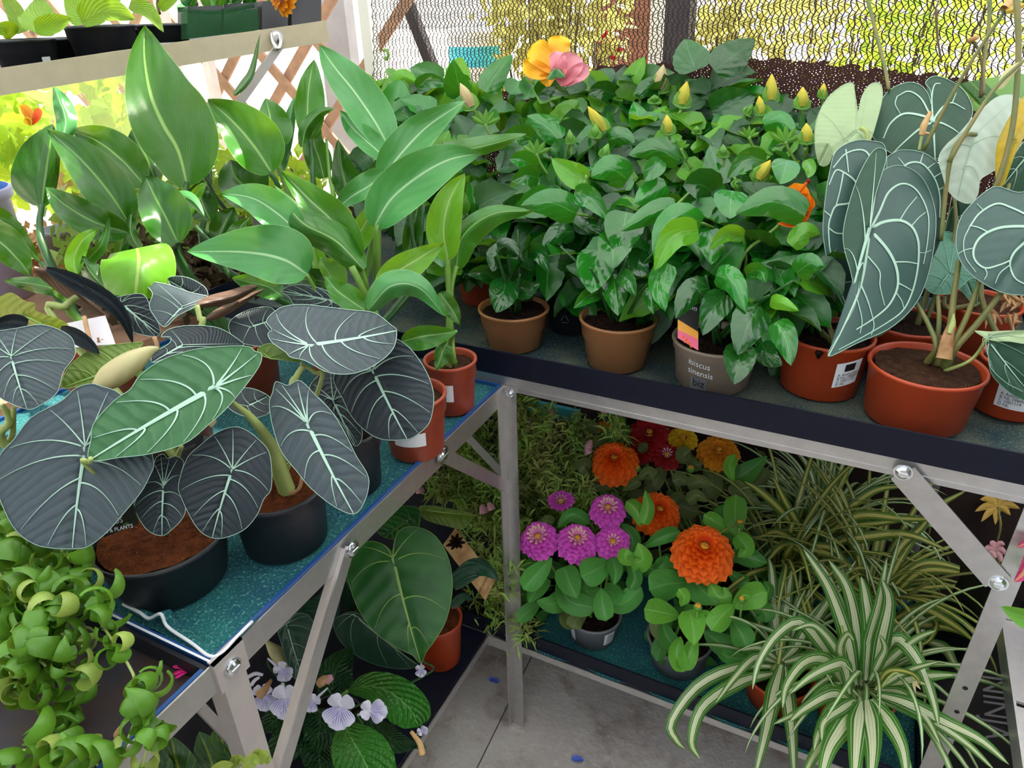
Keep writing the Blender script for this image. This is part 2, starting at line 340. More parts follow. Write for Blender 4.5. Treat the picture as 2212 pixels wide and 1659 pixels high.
class MB:
    def __init__(s): s.V = []; s.F = []; s.U = []; s.k = 0
    def add(s, V, F, U=None):
        V = np.asarray(V, float).reshape(-1, 3); s.V.append(V); s.F += [tuple(i+s.k for i in f) for f in F]
        s.U.append(np.zeros((len(V), 2)) if U is None else np.asarray(U, float)); s.k += len(V); return s
    def cuboid(s, x0, x1, y0, y1, z0, z1):
        V = [(x, y, z) for z in (z0, z1) for x, y in ((x0, y0), (x1, y0), (x1, y1), (x0, y1))]
        return s.add(V, [(0,3,2,1), (4,5,6,7), (0,1,5,4), (1,2,6,5), (2,3,7,6), (3,0,4,7)])
    def bar(s, p, q, w, t, up=(0,0,1)):
        p, q = np.array(p, float), np.array(q, float); d = (q-p)/np.linalg.norm(q-p); up = np.array(up, float)
        a = np.cross(d, up); a /= np.linalg.norm(a); b = np.cross(a, d)      # w lies across the bar, t along its normal 'up'
        V = [c + i*a*w/2 + j*b*t/2 for c in (p, q) for i, j in ((-1,-1), (1,-1), (1,1), (-1,1))]
        return s.add(V, [(0,1,2,3), (7,6,5,4), (0,4,5,1), (1,5,6,2), (2,6,7,3), (3,7,4,0)])
    def tube(s, P, R, n=7, cap=True):
        P = np.asarray(P, float); R = np.broadcast_to(np.asarray(R, float), (len(P),)); V = []; F = []
        T = np.gradient(P, axis=0); T /= np.linalg.norm(T, axis=1)[:, None]+1e-12
        a = np.cross(T[0], (0.3,0.2,1)); 
        if np.linalg.norm(a) < .05: a = np.cross(T[0], (1,0,0))
        for i in range(len(P)):
            a = a - T[i]*(a@T[i]); a /= np.linalg.norm(a); b = np.cross(T[i], a)
            for k in range(n): V.append(P[i]+R[i]*(a*math.cos(2*PI*k/n)+b*math.sin(2*PI*k/n)))
        for i in range(len(P)-1):
            for k in range(n): F.append((i*n+k, i*n+(k+1)%n, (i+1)*n+(k+1)%n, (i+1)*n+k))
        if cap: F.append(tuple(range(n))[::-1]); F.append(tuple(range((len(P)-1)*n, len(P)*n)))
        return s.add(V, F)
    def lathe(s, prof, c=(0,0,0), n=32):
        V = []; F = []
        for r, z in prof:
            for k in range(n): V.append((c[0]+r*math.cos(2*PI*k/n), c[1]+r*math.sin(2*PI*k/n), c[2]+z))
        for i in range(len(prof)-1):
            for k in range(n): F.append((i*n+k, i*n+(k+1)%n, (i+1)*n+(k+1)%n, (i+1)*n+k))
        return s.add(V, F)
    def grid(s, P, U=None):
        P = np.asarray(P, float); a, b = P.shape[:2]
        return s.add(P.reshape(-1, 3), [(i*b+j, i*b+j+1, (i+1)*b+j+1, (i+1)*b+j) for i in range(a-1) for j in range(b-1)], None if U is None else np.asarray(U).reshape(-1, 2))
    def quad(s, *p): return s.add(p, [tuple(range(len(p)))], [(0,0), (1,0), (1,1), (0,1)][:len(p)] if len(p) <= 4 else None)
    def build(s, name, mat, parent=None, smooth=False):
        V = np.concatenate(s.V); U = np.concatenate(s.U); return obj(name, V, s.F, mat, parent, U, smooth)
    def raw(s, name, mat, smooth=True): return mesh(name, np.concatenate(s.V), s.F, mat, np.concatenate(s.U), smooth)
def struct(name, mb, mat, parent=None):
    o = mb.build(name, mat, parent)
    if parent is None: o['kind'] = 'structure'
    return o
def bolt(p, axis, r=.008, parent=None):
    axis = np.array(axis, float); p = np.array(p, float); b = MB()
    b.tube([p, p+axis*.0012], [r*1.25, r*1.25], 16); b.tube([p+axis*.001, p+axis*.003, p+axis*.0045], [r, r*.95, r*.6], 16)
    side = np.cross(axis, (0,0,1)); b.bar(p+axis*.0045-side*r*.6, p+axis*.0045+side*r*.6, .0018, .0012, axis)
    return b.build('bolt', 'bolt', parent, False)
def cat(P, n):
    """Catmull-Rom through the rows of P, n samples"""
    P = np.asarray(P, float)
    if len(P) == 2: return P[0] + (P[1]-P[0])*np.linspace(0, 1, n)[:, None]
    Q = np.vstack([2*P[0]-P[1], P, 2*P[-1]-P[-2]]); s = np.linspace(0, len(P)-1-1e-9, n); i = s.astype(int); f = (s-i)[:, None]
    a, b, c, d = Q[i], Q[i+1], Q[i+2], Q[i+3]
    return .5*(2*b+(c-a)*f+(2*a-5*b+4*c-d)*f**2+(3*b-a-3*c+d)*f**3)
def closed(P, n):
    P = np.asarray(P, float); L = len(P); s = np.linspace(0, L, n, endpoint=False); i = s.astype(int); f = (s-i)[:, None]
    a, b, c, d = P[(i-1)%L], P[i%L], P[(i+1)%L], P[(i+2)%L]
    return .5*(2*b+(c-a)*f+(2*a-5*b+4*c-d)*f**2+(3*b-a-3*c+d)*f**3)
PROF = {
 'lance': lambda v: np.clip(v+.015, 0, 1)**.55*(1-np.clip(v, 0, 1))**.88/.385,
 'ovate': lambda v: np.clip(v+.05, 0, 1)**.42*(1-np.clip(v, 0, 1))**.82/.455,
 'obov': lambda v: np.clip(v+.01, 0, 1)**.75*(1-np.clip(v, 0, 1))**.42/.467,
 'band': lambda v: np.minimum(1, .72+.28*np.sin(PI*np.clip(v, 0, 1))),
 'line': lambda v: np.minimum(1, (v+.15)*2.2)*np.clip(1-v, 0, 1)**.55*1.25,
 'oval': lambda v: np.sqrt(np.clip(1-(2*np.clip(v, 0, 1)-1)**2, 0, 1))*.99+.01,
}
def ribbon(parent, mat, pts, wl, wr, t0, t1, e=-.01, prof='lance', arch=0., wave=0., nt=16, name='leaf', serr=0., ts=None):
    """a leaf whose midrib runs through pts; widths left and right of it; distance goes from t0 at the base to t1 at the tip"""
    P = cat(pts, nt); v = np.linspace(0, 1, nt); T = np.gradient(P, axis=0); T /= np.linalg.norm(T, axis=1)[:, None]+1e-9
    Rt = np.stack([-T[:, 1], T[:, 0]], 1); pr = PROF[prof](v); pr[-1] = min(pr[-1], .02) if prof not in ('band',) else pr[-1]
    t = t0+(t1-t0)*v+arch*4*v*(1-v) if ts is None else cat(np.array(ts)[:, None], nt)[:, 0]
    cs = np.array([-1, -.66, -.3, 0, .3, .66, 1]); ph = random.random()*6
    XY = np.zeros((nt, 7, 2)); TT = np.zeros((nt, 7)); U = np.zeros((nt, 7, 2))
    for j, c in enumerate(cs):
        w = (wl if c < 0 else wr)*c*pr
        if serr and abs(c) == 1: w = w*(1+serr*((np.arange(nt)%2)-.5))
        XY[:, j] = P+Rt*w[:, None]
        TT[:, j] = t+e*abs(c)**1.4*pr+wave*np.sin(v*13+ph+(2 if c < 0 else 0))*abs(c)**2
        U[:, j, 0] = .5+.5*c; U[:, j, 1] = v
    mb = MB().grid(rays(XY, TT), U)
    return mb.build(name, mat, parent, True)
def tube_px(parent, mat, pts, ts, w, name='stem', n=8, k=10):
    """a stem through picture points pts at distances ts; w half-widths in pixels"""
    P = cat(pts, k); t = cat(np.atleast_1d(ts).astype(float)[:, None] if np.ndim(ts) else np.full((2, 1), float(ts)), k)[:, 0]
    ww = cat(np.array(w, float)[:, None], k)[:, 0] if np.ndim(w) else np.full(k, float(w))
    return MB().tube(rays(P, t), ww*t/CF, n).build(name, mat, parent, True)
def heart(parent, mat, J, tip, out, tJ, A=0., B=0., K=.012, Fd=0., veins='aloc', vmat='vein', vw=1., name='leaf', n=72, nr=9, edge=True, off=0.0009, lines=None):
    """a broad leaf: outline points round the petiole joint J; A tilts it along the midrib, B across it (metres of depth per midrib length)"""
    J = np.array(J, float); tp = np.array(tip, float); dd = tp-J; L = np.linalg.norm(dd); dd /= L; pp = np.array([-dd[1], dd[0]])
    if veins == 'aloc' and L < 100: veins = 'soft'
    O = closed(out, n)
    def dep(q):
        q = np.asarray(q, float)-J; a = q@dd/L; b = q@pp/L
        return tJ+A*a+B*b+K*(a*a+b*b)-Fd*np.abs(b)+.003*np.exp(-(b/.05)**2)*(a > 0)
    s = np.linspace(0, 1, nr)[1:]**.9; V = [J]; U = None
    for k in s:
        V += list(J+(O-J)*k)
    V = np.array(V); F = [(0, 1+i, 1+(i+1)%n) for i in range(n)]
    for r in range(nr-2):
        F += [(1+r*n+i, 1+(r+1)*n+i, 1+(r+1)*n+(i+1)%n, 1+r*n+(i+1)%n) for i in range(n)]
    lf = obj(name, rays(V, dep(V)), F, mat, parent, np.stack([(V-J)@pp/L, (V-J)@dd/L], 1))
    # veins as raised strips lying on the blade
    it = int(np.argmin(np.linalg.norm(O-tp, axis=1))); oj = O-J; cosj = (oj@dd)/(np.linalg.norm(oj, axis=1)+1e-9)
    ie = int(np.argmin(cosj)); nf = (ie-it)%n; sides = [[(it+k)%n for k in range(nf+1)], [(it-k)%n for k in range(n-nf+1)]]
    mb = MB()
    def strip(P, w0, w1):
        P = np.asarray(P); T = np.gradient(P, axis=0); T /= np.linalg.norm(T, axis=1)[:, None]+1e-9; N = np.stack([-T[:, 1], T[:, 0]], 1)
        w = np.linspace(w0, w1, len(P))[:, None]*vw; Q = np.stack([P-N*w, P, P+N*w], 1)
        D = dep(Q.reshape(-1, 2)).reshape(len(P), 3)-off; D[:, 1] -= off*.6
        mb.grid(rays(Q, D))
    def arc(a, b, shift, m=12):
        a, b = np.array(a), np.array(b); c = (a+b)/2+shift; s_ = np.linspace(0, 1, m)[:, None]
        return (1-s_)**2*a+2*s_*(1-s_)*c+s_**2*b
    mw = L*.016+1.0
    end = J+(tp-J)*.985
    if lines is None: strip(arc(J, end, pp*L*.02, 16), mw, mw*.22)
    spec = {'aloc': [(.11, .56), (.26, .30), (.42, .09), (.59, .01), (.77, 0), (.91, -.02)], 'phil': [(.14, .62), (.30, .34), (.50, .04), (.70, 0), (.88, 0)],
            'anth': [(.22, .35), (.42, .02), (.64, 0), (.86, 0)], 'soft': [(.25, .5), (.5, .15), (.75, 0)]}[veins]
    for P_, w0, w1 in (lines or ()): strip(cat(P_, 6*len(P_)), w0, w1)
    for sd in (sides if lines is None else ()):
        for q, m0 in spec:
            o = O[sd[int(q*(len(sd)-1))]]; a = J+(tp-J)*max(m0+(.05 if sd is sides[0] and m0 > .05 else 0), 0); b = a+(o-a)*(.94 if veins != 'anth' else .80)
            strip(arc(a, b, -dd*L*(.15 if veins != 'anth' else .20)*(1 if q < .7 else .3)), mw*.42, mw*.09)
            if veins == 'anth':
                for f_, g_ in ((.72, .10),):
                    c0 = a+(b-a)*f_-dd*L*.05; o2 = O[sd[min(len(sd)-1, max(0, int((q+g_)*(len(sd)-1))))]]
                    strip(arc(c0, c0+(o2-c0)*.66, 0*dd, 6), mw*.26, mw*.12)
        if veins == 'anth':
            C = J+(O[sd]-J)*.80; C = C[2:-2]; strip(C, mw*.32, mw*.32)
    if edge:
        E = np.vstack([O, O[:1]]); E = J+(E-J)*.993; strip(E, .6, .6)
    mb.build('vein_network', vmat, lf, True)
    return lf
def local_leaf(name, mat, prof='ovate', wr=.5, droop=.25, cup=.12, wave=.03, nt=9, serr=0., fold=0.):
    """unit-length leaf along +y, face +z; shared by many leaf objects"""
    v = np.linspace(0, 1, nt); pr = PROF[prof](v); pr[-1] = .03; cs = np.array([-1, -.5, 0, .5, 1]); P = np.zeros((nt, 5, 3)); U = np.zeros((nt, 5, 2)); ph = random.random()*6
    for j, c in enumerate(cs):
        w = wr*.5*pr*(1+(serr*((np.arange(nt)%2)-.5) if abs(c) == 1 else 0))
        P[:, j, 0] = c*w; P[:, j, 1] = v-.12*droop*v**2
        P[:, j, 2] = -droop*v**2+cup*abs(c)**1.5*pr*wr+wave*np.sin(v*9+ph+(2 if c < 0 else 0))*abs(c)**2
        U[:, j] = np.stack([np.full(nt, .5+.5*c), v], 1)
    return MB().grid(P, U).raw(name, mat)
def frame(p, axis, normal, sc):
    """matrix: local y -> axis, local z -> normal"""
    y = Vector(axis).normalized(); z = Vector(normal); z = (z-y*z.dot(y)); z.normalize(); x = y.cross(z)
    mt = Matrix(((x[0], y[0], z[0], 0), (x[1], y[1], z[1], 0), (x[2], y[2], z[2], 0), (0, 0, 0, 1)))
    s = Matrix.Diagonal((sc, sc, sc, 1)) if np.ndim(sc) == 0 else Matrix.Diagonal((sc[0], sc[1], sc[2], 1))
    return Matrix.Translation(Vector([float(a) for a in p])) @ mt @ s
def rnd(a, b): return a+(b-a)*random.random()
def rv(s=1.0): return np.array([random.gauss(0, s) for _ in range(3)])
def text_mesh(body, size, align='CENTER'):
    cu = bpy.data.curves.new('lettering', 'FONT'); cu.body = body; cu.size = size; cu.align_x = align; cu.align_y = 'CENTER'; cu.resolution_u = 3
    o = bpy.data.objects.new('lettering', cu); COL.objects.link(o); dg = bpy.context.evaluated_depsgraph_get()
    me = o.evaluated_get(dg).to_mesh(); V = np.array([v.co[:] for v in me.vertices]); F = [tuple(p.vertices) for p in me.polygons]
    o.evaluated_get(dg).to_mesh_clear(); bpy.data.objects.remove(o); bpy.data.curves.remove(cu); return V, F
def toward_cam(c):
    return math.atan2(CAM[1]-c[1], CAM[0]-c[0])
class Pot:
    """plant pot at world base centre c; R rim radius, Rb base radius, h height"""
    def __init__(s, parent, c, R, h, mat, soil='soil', tp=.8, rim=.28, lip=.003, fill=.12, n=40):
        s.c = np.array(c, float); s.R, s.h, s.Rb = R, h, R*tp; s.parent = parent; s.rimz = h*(1-rim)
        Rm = s.Rb+(R*.965-s.Rb)*(1-rim)
        prof = [(0, .004), (s.Rb*.8, .004), (s.Rb*.93, 0), (s.Rb, .003), (Rm, s.rimz-.002), (Rm+.0022, s.rimz+.0005), (R-lip*.4, h-.005), (R+.0012, h-.003), (R+.001, h), (R-.002, h+.0006), (R-.0035, h-.002), (R*.95-.004, h*(1-fill)-.006)]
        s.pot = MB().lathe(prof, c, n).build('pot', mat, parent, True)
        rr = np.array([0, .25, .5, .75, .97])*(R*.95-.002); V = [(c[0], c[1], c[2]+h*(1-fill)+.003)]; F = []; m_ = 26
        for q in rr[1:]:
            for k in range(m_): V.append((c[0]+q*math.cos(2*PI*k/m_), c[1]+q*math.sin(2*PI*k/m_), c[2]+h*(1-fill)+rnd(-.002, .003)))
        F = [(0, 1+k, 1+(k+1)%m_) for k in range(m_)]
        for r in range(3): F += [(1+r*m_+k, 1+(r+1)*m_+k, 1+(r+1)*m_+(k+1)%m_, 1+r*m_+(k+1)%m_) for k in range(m_)]
        s.soil = obj('soil', V, F, soil, parent)
    def rad(s, z): return s.Rb+(s.R*.965-s.Rb)*min(1, z/s.h)+(.0025 if z > s.rimz else .0003)
    def patch(s, az, z0, z1, half, mat, name='sticker', tilt=0., off=.0004):
        P = np.zeros((4, 9, 3))
        for i, z in enumerate(np.linspace(z0, z1, 4)):
            for j, a in enumerate(np.linspace(-half, half, 9)):
                zz = z+tilt*a*s.R; r = s.rad(zz)+off; P[i, j] = (s.c[0]+r*math.cos(az+a), s.c[1]+r*math.sin(az+a), s.c[2]+zz)
        return MB().grid(P).build(name, mat, s.parent, True)
    def text(s, az, z, body, size, mat, tilt=0., off=.0007, parent=None):
        V, F = text_mesh(body, size); Q = []
        for x, y, _ in V:
            a = x/s.R; zz = z+y+tilt*x; r = s.rad(zz)+off; Q.append((s.c[0]+r*math.cos(az+a), s.c[1]+r*math.sin(az+a), s.c[2]+zz))
        return obj('lettering', Q, F, mat, parent or s.parent, None, False)
def passport(pot, az, z0, z1, half, tilt=0.):
    """white plant passport sticker: dark flag block and rows of print"""
    st = pot.patch(az, z0, z1, half, 'white', tilt=tilt); h = z1-z0; b = MB()
    def pt(a, z): r = pot.rad(z)+.0009; return (pot.c[0]+r*math.cos(az+a), pot.c[1]+r*math.sin(az+a), pot.c[2]+z)
    def rect(a0, a1, f0, f1):
        for k in range(4):
            q0, q1 = a0+(a1-a0)*k/4, a0+(a1-a0)*(k+1)/4; za, zb = [z0+h*f for f in (f0, f1)]
            b.quad(pt(q0, za+tilt*q0*pot.R), pt(q1, za+tilt*q1*pot.R), pt(q1, zb+tilt*q1*pot.R), pt(q0, zb+tilt*q0*pot.R))
    rect(-.35*half, .45*half, .62, .92); b.build('flag_block', 'ink', st)
    for k, body in enumerate(('A Anthurium', 'B NL-706001725', 'C 1001114', 'D NL')):
        V, F = text_mesh(body, h*.15, 'LEFT'); zc = z0+h*(.50-.13*k)
        Q = [pt(-.78*half+x/pot.R, zc+y+tilt*(-.78*half*pot.R+x)) for x, y, _ in V]; obj('lettering', Q, F, 'ink', st, None, False)
    return st
def card(parent, name, mat, P, th=.0008):
    P = np.array(P, float); nrm = np.cross(P[1]-P[0], P[2]-P[0]); nrm /= np.linalg.norm(nrm); k = len(P)
    V = np.vstack([P, P-nrm*th]); F = [tuple(range(k)), tuple(range(k, 2*k))[::-1]]+[(i, (i+1)%k, k+(i+1)%k, k+i) for i in range(k)]
    return obj(name, V, F, mat, parent, None, False)
def flat_text(parent, body, size, o, ex, ey, mat):
    V, F = text_mesh(body, size); o, ex, ey = map(lambda q: np.array(q, float), (o, ex, ey)); ex /= np.linalg.norm(ex); ey -= ex*(ey@ex); ey /= np.linalg.norm(ey)
    return obj('lettering', [o+ex*v[0]+ey*v[1] for v in V], F, mat, parent, None, False)

# ---------------------------------------------------------------- setting
gr = MB().cuboid(-40, 40, -40, 40, -.06, -.03).build('ground', 'paving'); gr['kind'] = 'structure'
fl = MB().cuboid(-1.3, 3.2, -3.6, .66, -.03, -.012).build('floor', 'soil_d'); fl['kind'] = 'structure'
ja, jb = onZ(0, 1098, 1520)[:2], onZ(0, 1030, 1659)[:2]; jd = (jb-ja)/np.linalg.norm(jb-ja); jn = np.array([-jd[1], jd[0]])
def slab(u0, u1, w0, w1):
    P = [ja+jd*u0+jn*w0, ja+jd*u1+jn*w0, ja+jd*u1+jn*w1, ja+jd*u0+jn*w1]; z = rnd(-.0015, .0)
    V = [(*p, -.012) for p in P]+[(*p, z) for p in P]
    obj('paving_slab', V, [(0,3,2,1), (4,5,6,7), (0,1,5,4), (1,2,6,5), (2,3,7,6), (3,0,4,7)], 'concrete', fl, None, False)
for w in (-1.5, 0, 1.5): slab(-.95, .61, w+.0015, w+1.4985); slab(.614, 2.2, w+.0015, w+1.4985)
rf = struct('added_ceiling', MB().cuboid(-1.55, 2.25, -.95, .42, 2.25, 2.254).cuboid(-1.55, 2.25, -3.6, -2.1, 2.25, 2.254).cuboid(-1.55, 2.25, .60, 1.8, 2.25, 2.254).cuboid(-1.55, -.50, .42, .60, 2.25, 2.254).cuboid(-.02, 2.25, .42, .60, 2.25, 2.254).cuboid(-.33, -.22, .42, .60, 2.25, 2.254), 'roof')  # unseen roof added to soften the light; gaps shaped for sun patches and aisle
for k in range(8):
    MB().cuboid(-1.55, 2.25, -3.6+k*.75, -3.57+k*.75, 2.255, 2.285).build('glazing_bar', 'alu_light', rf)
YB = .62
struct('added_wall_front', MB().cuboid(-1.3, 2.3, -3.64, -3.6, -.012, 1.0), 'wall_far'); struct('added_wall_right', MB().cuboid(2.26, 2.30, -3.6, .3, -.012, 2.25), 'wall_far')  # unseen walls added to cut sky light from behind the camera and the side
pl_ = onY(YB, 800, 90)[0]
# left and back greenhouse wall: bars, glass
wl_ = struct('wall_left', MB().cuboid(-1.30, -1.26, -3.6, .66, -.01, .30), 'paint')
for yv in (onX(-1.27, 476, 250)[1], .62, -1.0, -2.0, -3.0):
    MB().cuboid(-1.285, -1.262, yv-.012, yv+.012, .30, 2.25).build('glazing_bar', 'alu_light', wl_)
MB().cuboid(-1.276, -1.272, -3.6, .60, .30, 2.25).build('pane', 'glass', wl_)
wb = struct('wall_back', MB().cuboid(-1.26, 2.2, YB+.03, YB+.06, -.01, .80), 'wood_d')  # added dark panel, raised to keep sun off the low shelf
MB().cuboid(pl_-.014, pl_+.012, YB-.012, YB+.014, .68, 2.25).build('white_post', 'paint', wb)
for xv in (2.0,):
    MB().cuboid(xv-.02, xv+.02, YB-.012, YB+.014, .68, 2.25).build('white_post', 'paint', wb)
# netting: knitted threads between the posts
def netting(name, label, ztop, cw, ch, w1, w2, mat, dy, seed):
    x0, x1, z0 = pl_+.012, 1.98, .81; nx = int((x1-x0)/cw)
    V = []; F = []
    def seg(a, b, w):
        a = np.array(a); b = np.array(b); d = b-a; n = np.array([-d[2], 0, d[0]]); n = n/np.linalg.norm(n)*w/2; k = len(V)
        V.extend([a-n, b-n, b+n, a+n]); F.append((k, k+1, k+2, k+3))
    rng = np.random.RandomState(seed); sw = rng.rand(nx+2, 200)
    def P(i, j):
        x = x0+i*cw; z = z0+j*ch; g = 1-math.exp(-(x-x0)/.10)
        return (x+.0022*(sw[i, j]-.5)+(.0022 if j % 2 else -.0022)*cw/.0088+.012*math.sin(z*11)*(1-g), YB+dy+.012*math.sin(x*5+z*3)-.02*(1-g), z+.0022*math.sin(i*.9)+.018*math.sin(x*3.1))
    for i in range(nx+1):
        nz = int((ztop(x0+i*cw)-z0)/ch)
        for j in range(max(0, nz)):
            a, b = P(i, j), P(i, j+1); seg(a, b, w1)
            if i < nx:
                c = P(i+1, j); h = tuple((np.array(P(i+1, j+1))+c)/2); seg(a, h, w2); seg(h, b, w2)
    o = obj(name, V, F, mat, None, None, False)
    return tag(o, label, 'netting', None, 'stuff')
def hem(x):
    xs = [onY(YB, *q) for q in ((1180, 175), (1300, 133), (1636, 133), (2002, 182), (2212, 215))]
    return float(np.interp(x, [q[0] for q in xs], [q[2] for q in xs]))
netting('shade_netting', 'black knitted shade netting stretched behind the hibiscus plants', lambda x: 1.62, .0092, .0116, .0018, .0012, 'net', 0, 3)
netting('netting_hem', 'dense dark red folded hem along the bottom of the netting', hem, .0058, .0066, .0034, .0028, 'net_r', -.006, 8)
t = thing('netting_clip', 'small green plastic clip on the edge of the black netting', 'clip', onY(YB-.03, 833, 118))
p0 = onY(YB-.03, 833, 118)
MB().tube([p0+np.array((-.006,0,.008)), p0+np.array((.004,0,.009)), p0+np.array((.008,0,0)), p0+np.array((.002,0,-.01)), p0+np.array((-.005,0,-.006))], .0035, 7).build('clip_body', 'stem', t, True)
# beyond the net and the glass
def wallbox(name, label, cat_, mat, P, th=.05, smooth=False):
    P = np.array(P, float); n = np.cross(P[1]-P[0], P[3]-P[0]); n /= np.linalg.norm(n)
    if n@(P[0]-CAM) < 0: n = -n
    V = np.vstack([P, P+n*th]); F = [(0,1,2,3), (7,6,5,4), (0,4,5,1), (1,5,6,2), (2,6,7,3), (3,7,4,0)]
    return tag(obj(name, V, F, mat, None, None, False), label, cat_)
pb = thing('timber_pole', 'dark leaning pole seen through the netting beside its green clip', 'pole', onY(1.2, 940, 160))
MB().bar(onY(1.2, 862, -40), onY(1.2, 862, -40)+(onY(1.2, 948, 180)-onY(1.2, 862, -40))*4.6, .03, .03, (0,1,0)).build('pole_shaft', 'post', pb)
dn3 = lambda p: np.array((p[0], p[1], -.03))
wallbox('dark_post', 'broad dark wooden post seen through the netting, top middle', 'post', 'post', [onY(1.7, 1444, -120), onY(1.7, 1500, -120), dn3(onY(1.7, 1496, 150)), dn3(onY(1.7, 1442, 150))], .09)
wallbox('pale_board', 'white upright board beside the dark post beyond the netting', 'board', 'paint', [onY(1.9, 1412, -120), onY(1.9, 1442, -120), dn3(onY(1.9, 1440, 140)), dn3(onY(1.9, 1410, 140))], .03)
wallbox('shed_wall', 'flat brown shed wall beyond the netting, left of the dark post', 'shed', 'wood_p', [onY(2.6, 1290, -200), onY(2.6, 1420, -200), dn3(onY(2.6, 1410, 85)), dn3(onY(2.6, 1290, 90))], .3)
struct('wall_garden', MB().cuboid(-5.2, -5.0, -6, 7, -.05, 2.6), 'paint')
gb = thing('grey_slab', 'grey stone slab leaning outside behind the wooden trellis', 'slab', onY(1.5, 730, 120))
wallbox2 = [onY(1.5, 698, -10), onY(1.5, 760, -10), dn3(onY(1.5, 775, 100)), dn3(onY(1.5, 700, 105))]
card(gb, 'stone', 'slate', wallbox2, .05)
c = dn3(onY(2.0, 1030, 150)); zt = onY(2.0, 1030, 60)[2]+.03
bc = thing('water_drum', 'tall pale drum with a blue band glimpsed through the netting', 'drum', c)
MB().lathe([(0, 0), (.10, 0), (.11, .02), (.112, zt-.02), (.106, zt), (.09, zt), (.085, .03)], c, 20).build('drum_wall', 'paint', bc, True)
MB().lathe([(.112, zt-.14), (.1145, zt-.135), (.1145, zt-.07), (.112, zt-.065)], c, 20).build('blue_band', 'turq', bc, True)
LB = [local_leaf('bush_leaf', 'bush', 'ovate', .7, .3), local_leaf('bush_leaf', 'bush', 'ovate', .55, .15)]
def bush(px, py, t, w, h, n, label, mats='bush', size=.07, group=None, kind='stuff', flowers=None):
    c = ray(px, py, t); base = dn3(c); b = thing('garden_bush', label, 'bush', base); mb = MB(); f2 = MB(); st = MB()
    for k in range(7):
        q = c+np.array((rnd(-w, w)*.7, rnd(-.2, .2), rnd(-.2, .8)*h)); st.tube(cat([base, base*.5+q*.5+rv(.03), q], 6), [.008, .007, .006, .005, .004, .003], 5)
    st.build('branch', 'twig', b, True)
    for k in range(n):
        while True:
            q = rv(.5)
            if np.linalg.norm(q) < 1: break
        p = c+q*np.array((w, min(w, .35), h)); a = rv(); a /= np.linalg.norm(a); nn = rv()+np.array((0, -.3, .8)); s = np.cross(a, nn); s /= np.linalg.norm(s); L = size*rnd(.6, 1.3)
        fl_ = f2 if flowers and random.random() < .15 else mb
        fl_.add([p, p+a*L*.5+s*L*.3, p+a*L, p+a*L*.5-s*L*.3], [(0, 1, 2, 3)], [(.5, 0), (1, .5), (.5, 1), (0, .5)])
    o = mb.build('foliage', mats, b, True); o['kind'] = 'stuff'
    if flowers: o = f2.build('blossom', flowers, b, True); o['kind'] = 'stuff'
bush(1190, 30, 2.6, .30, .35, 900, 'bushy yellow-green shrub beyond the netting above the pink and yellow bloom', 'bush', .06)
bush(1310, 105, 2.2, .05, .05, 90, 'low plant with red flowers beyond the netting', 'bush', .035, flowers='p_red')
for k, (x, y, t_, w_, h_) in enumerate([(1600, 70, 2.4, .22, .2), (1790, 40, 2.7, .35, .35), (1980, 60, 2.3, .28, .3), (2150, 70, 2.6, .35, .4)]):
    bush(x, y, t_, w_, h_, 420, ['sunlit sparse shrub beyond the netting just right of the dark post', 'tall yellow-green shrub beyond the netting above the dark red netting hem', 'yellow-green shrub seen through the netting behind the pale anthurium leaves', 'dense green shrub seen through the netting in the top right corner'][k], ('bush', 'bush', 'ivy', 'ivy')[k], .05)
tr_ = thing('wooden_trellis', 'brown diagonal wooden trellis standing outside the greenhouse', 'trellis', onY(1.05, 610, 420))
YT = 1.05; P0 = onY(YT, 612, 176)
for k in range(-5, 2):
    for sg in (-1, 1):
        c = P0+np.array((k*.27, (0 if sg < 0 else .012), 0)); L = .50
        MB().bar(c-np.array((L*.72, 0, sg*L*.72)), c+np.array((L*.72, 0, sg*L*.72)), .030, .010, (0, 1, 0)).build('slat', 'wood', tr_)
# ivy-like shrub outside on the left, leaf by leaf
iv = thing('sunlit_shrub', 'bright yellow-green leafy shrub outside the glass below the upper shelf', 'shrub', dn3(ray(150, 500, 2.2)))
LI = [local_leaf('ivy_leaf', 'ivy', 'ovate', .85, .25, serr=.25), local_leaf('ivy_leaf', 'ivy', 'ovate', .7, .4, serr=.2)]
for k in range(9):
    b = ray(rnd(0, 330), rnd(170, 300), rnd(2.1, 2.4)); a = dn3(b*.5+ray(150, 500, 2.2)*.5); MB().tube(cat([a, (a+b)/2+rv(.04), b], 7), .003, 5).build('stem', 'stem', iv, True)
for k in range(230):
    x, y = rnd(-30, 330), rnd(150, 440)
    p = ray(x, y, rnd(2.05, 2.45)); put('leaf', random.choice(LI), iv, frame(p-origin(iv), rv()+np.array((0, 0, -.3)), rv(.6)+np.array((.5, -.6, .5)), rnd(.05, .095)))
for P_, w, mt_ in (([(70,270),(60,245),(42,228)], 12, 'p_gold'), ([(70,270),(80,250),(82,232)], 10, 'p_orange'), ([(66,272),(62,262),(50,262)], 8, 'p_yellow')): ribbon(iv, mt_, P_, w, w, 2.0, 2.0, -.01, 'obov', nt=9, name='petal')
for k in range(14):
    p = ray(rnd(60, 420), rnd(400, 520), rnd(2.0, 2.2)); me = local_leaf('dry_leaf', 'dry', 'ovate', .6, .5, wave=.1)
    o = put('dry_leaf', me, iv, frame(p-origin(iv), rv(), rv(), rnd(.04, .07)))
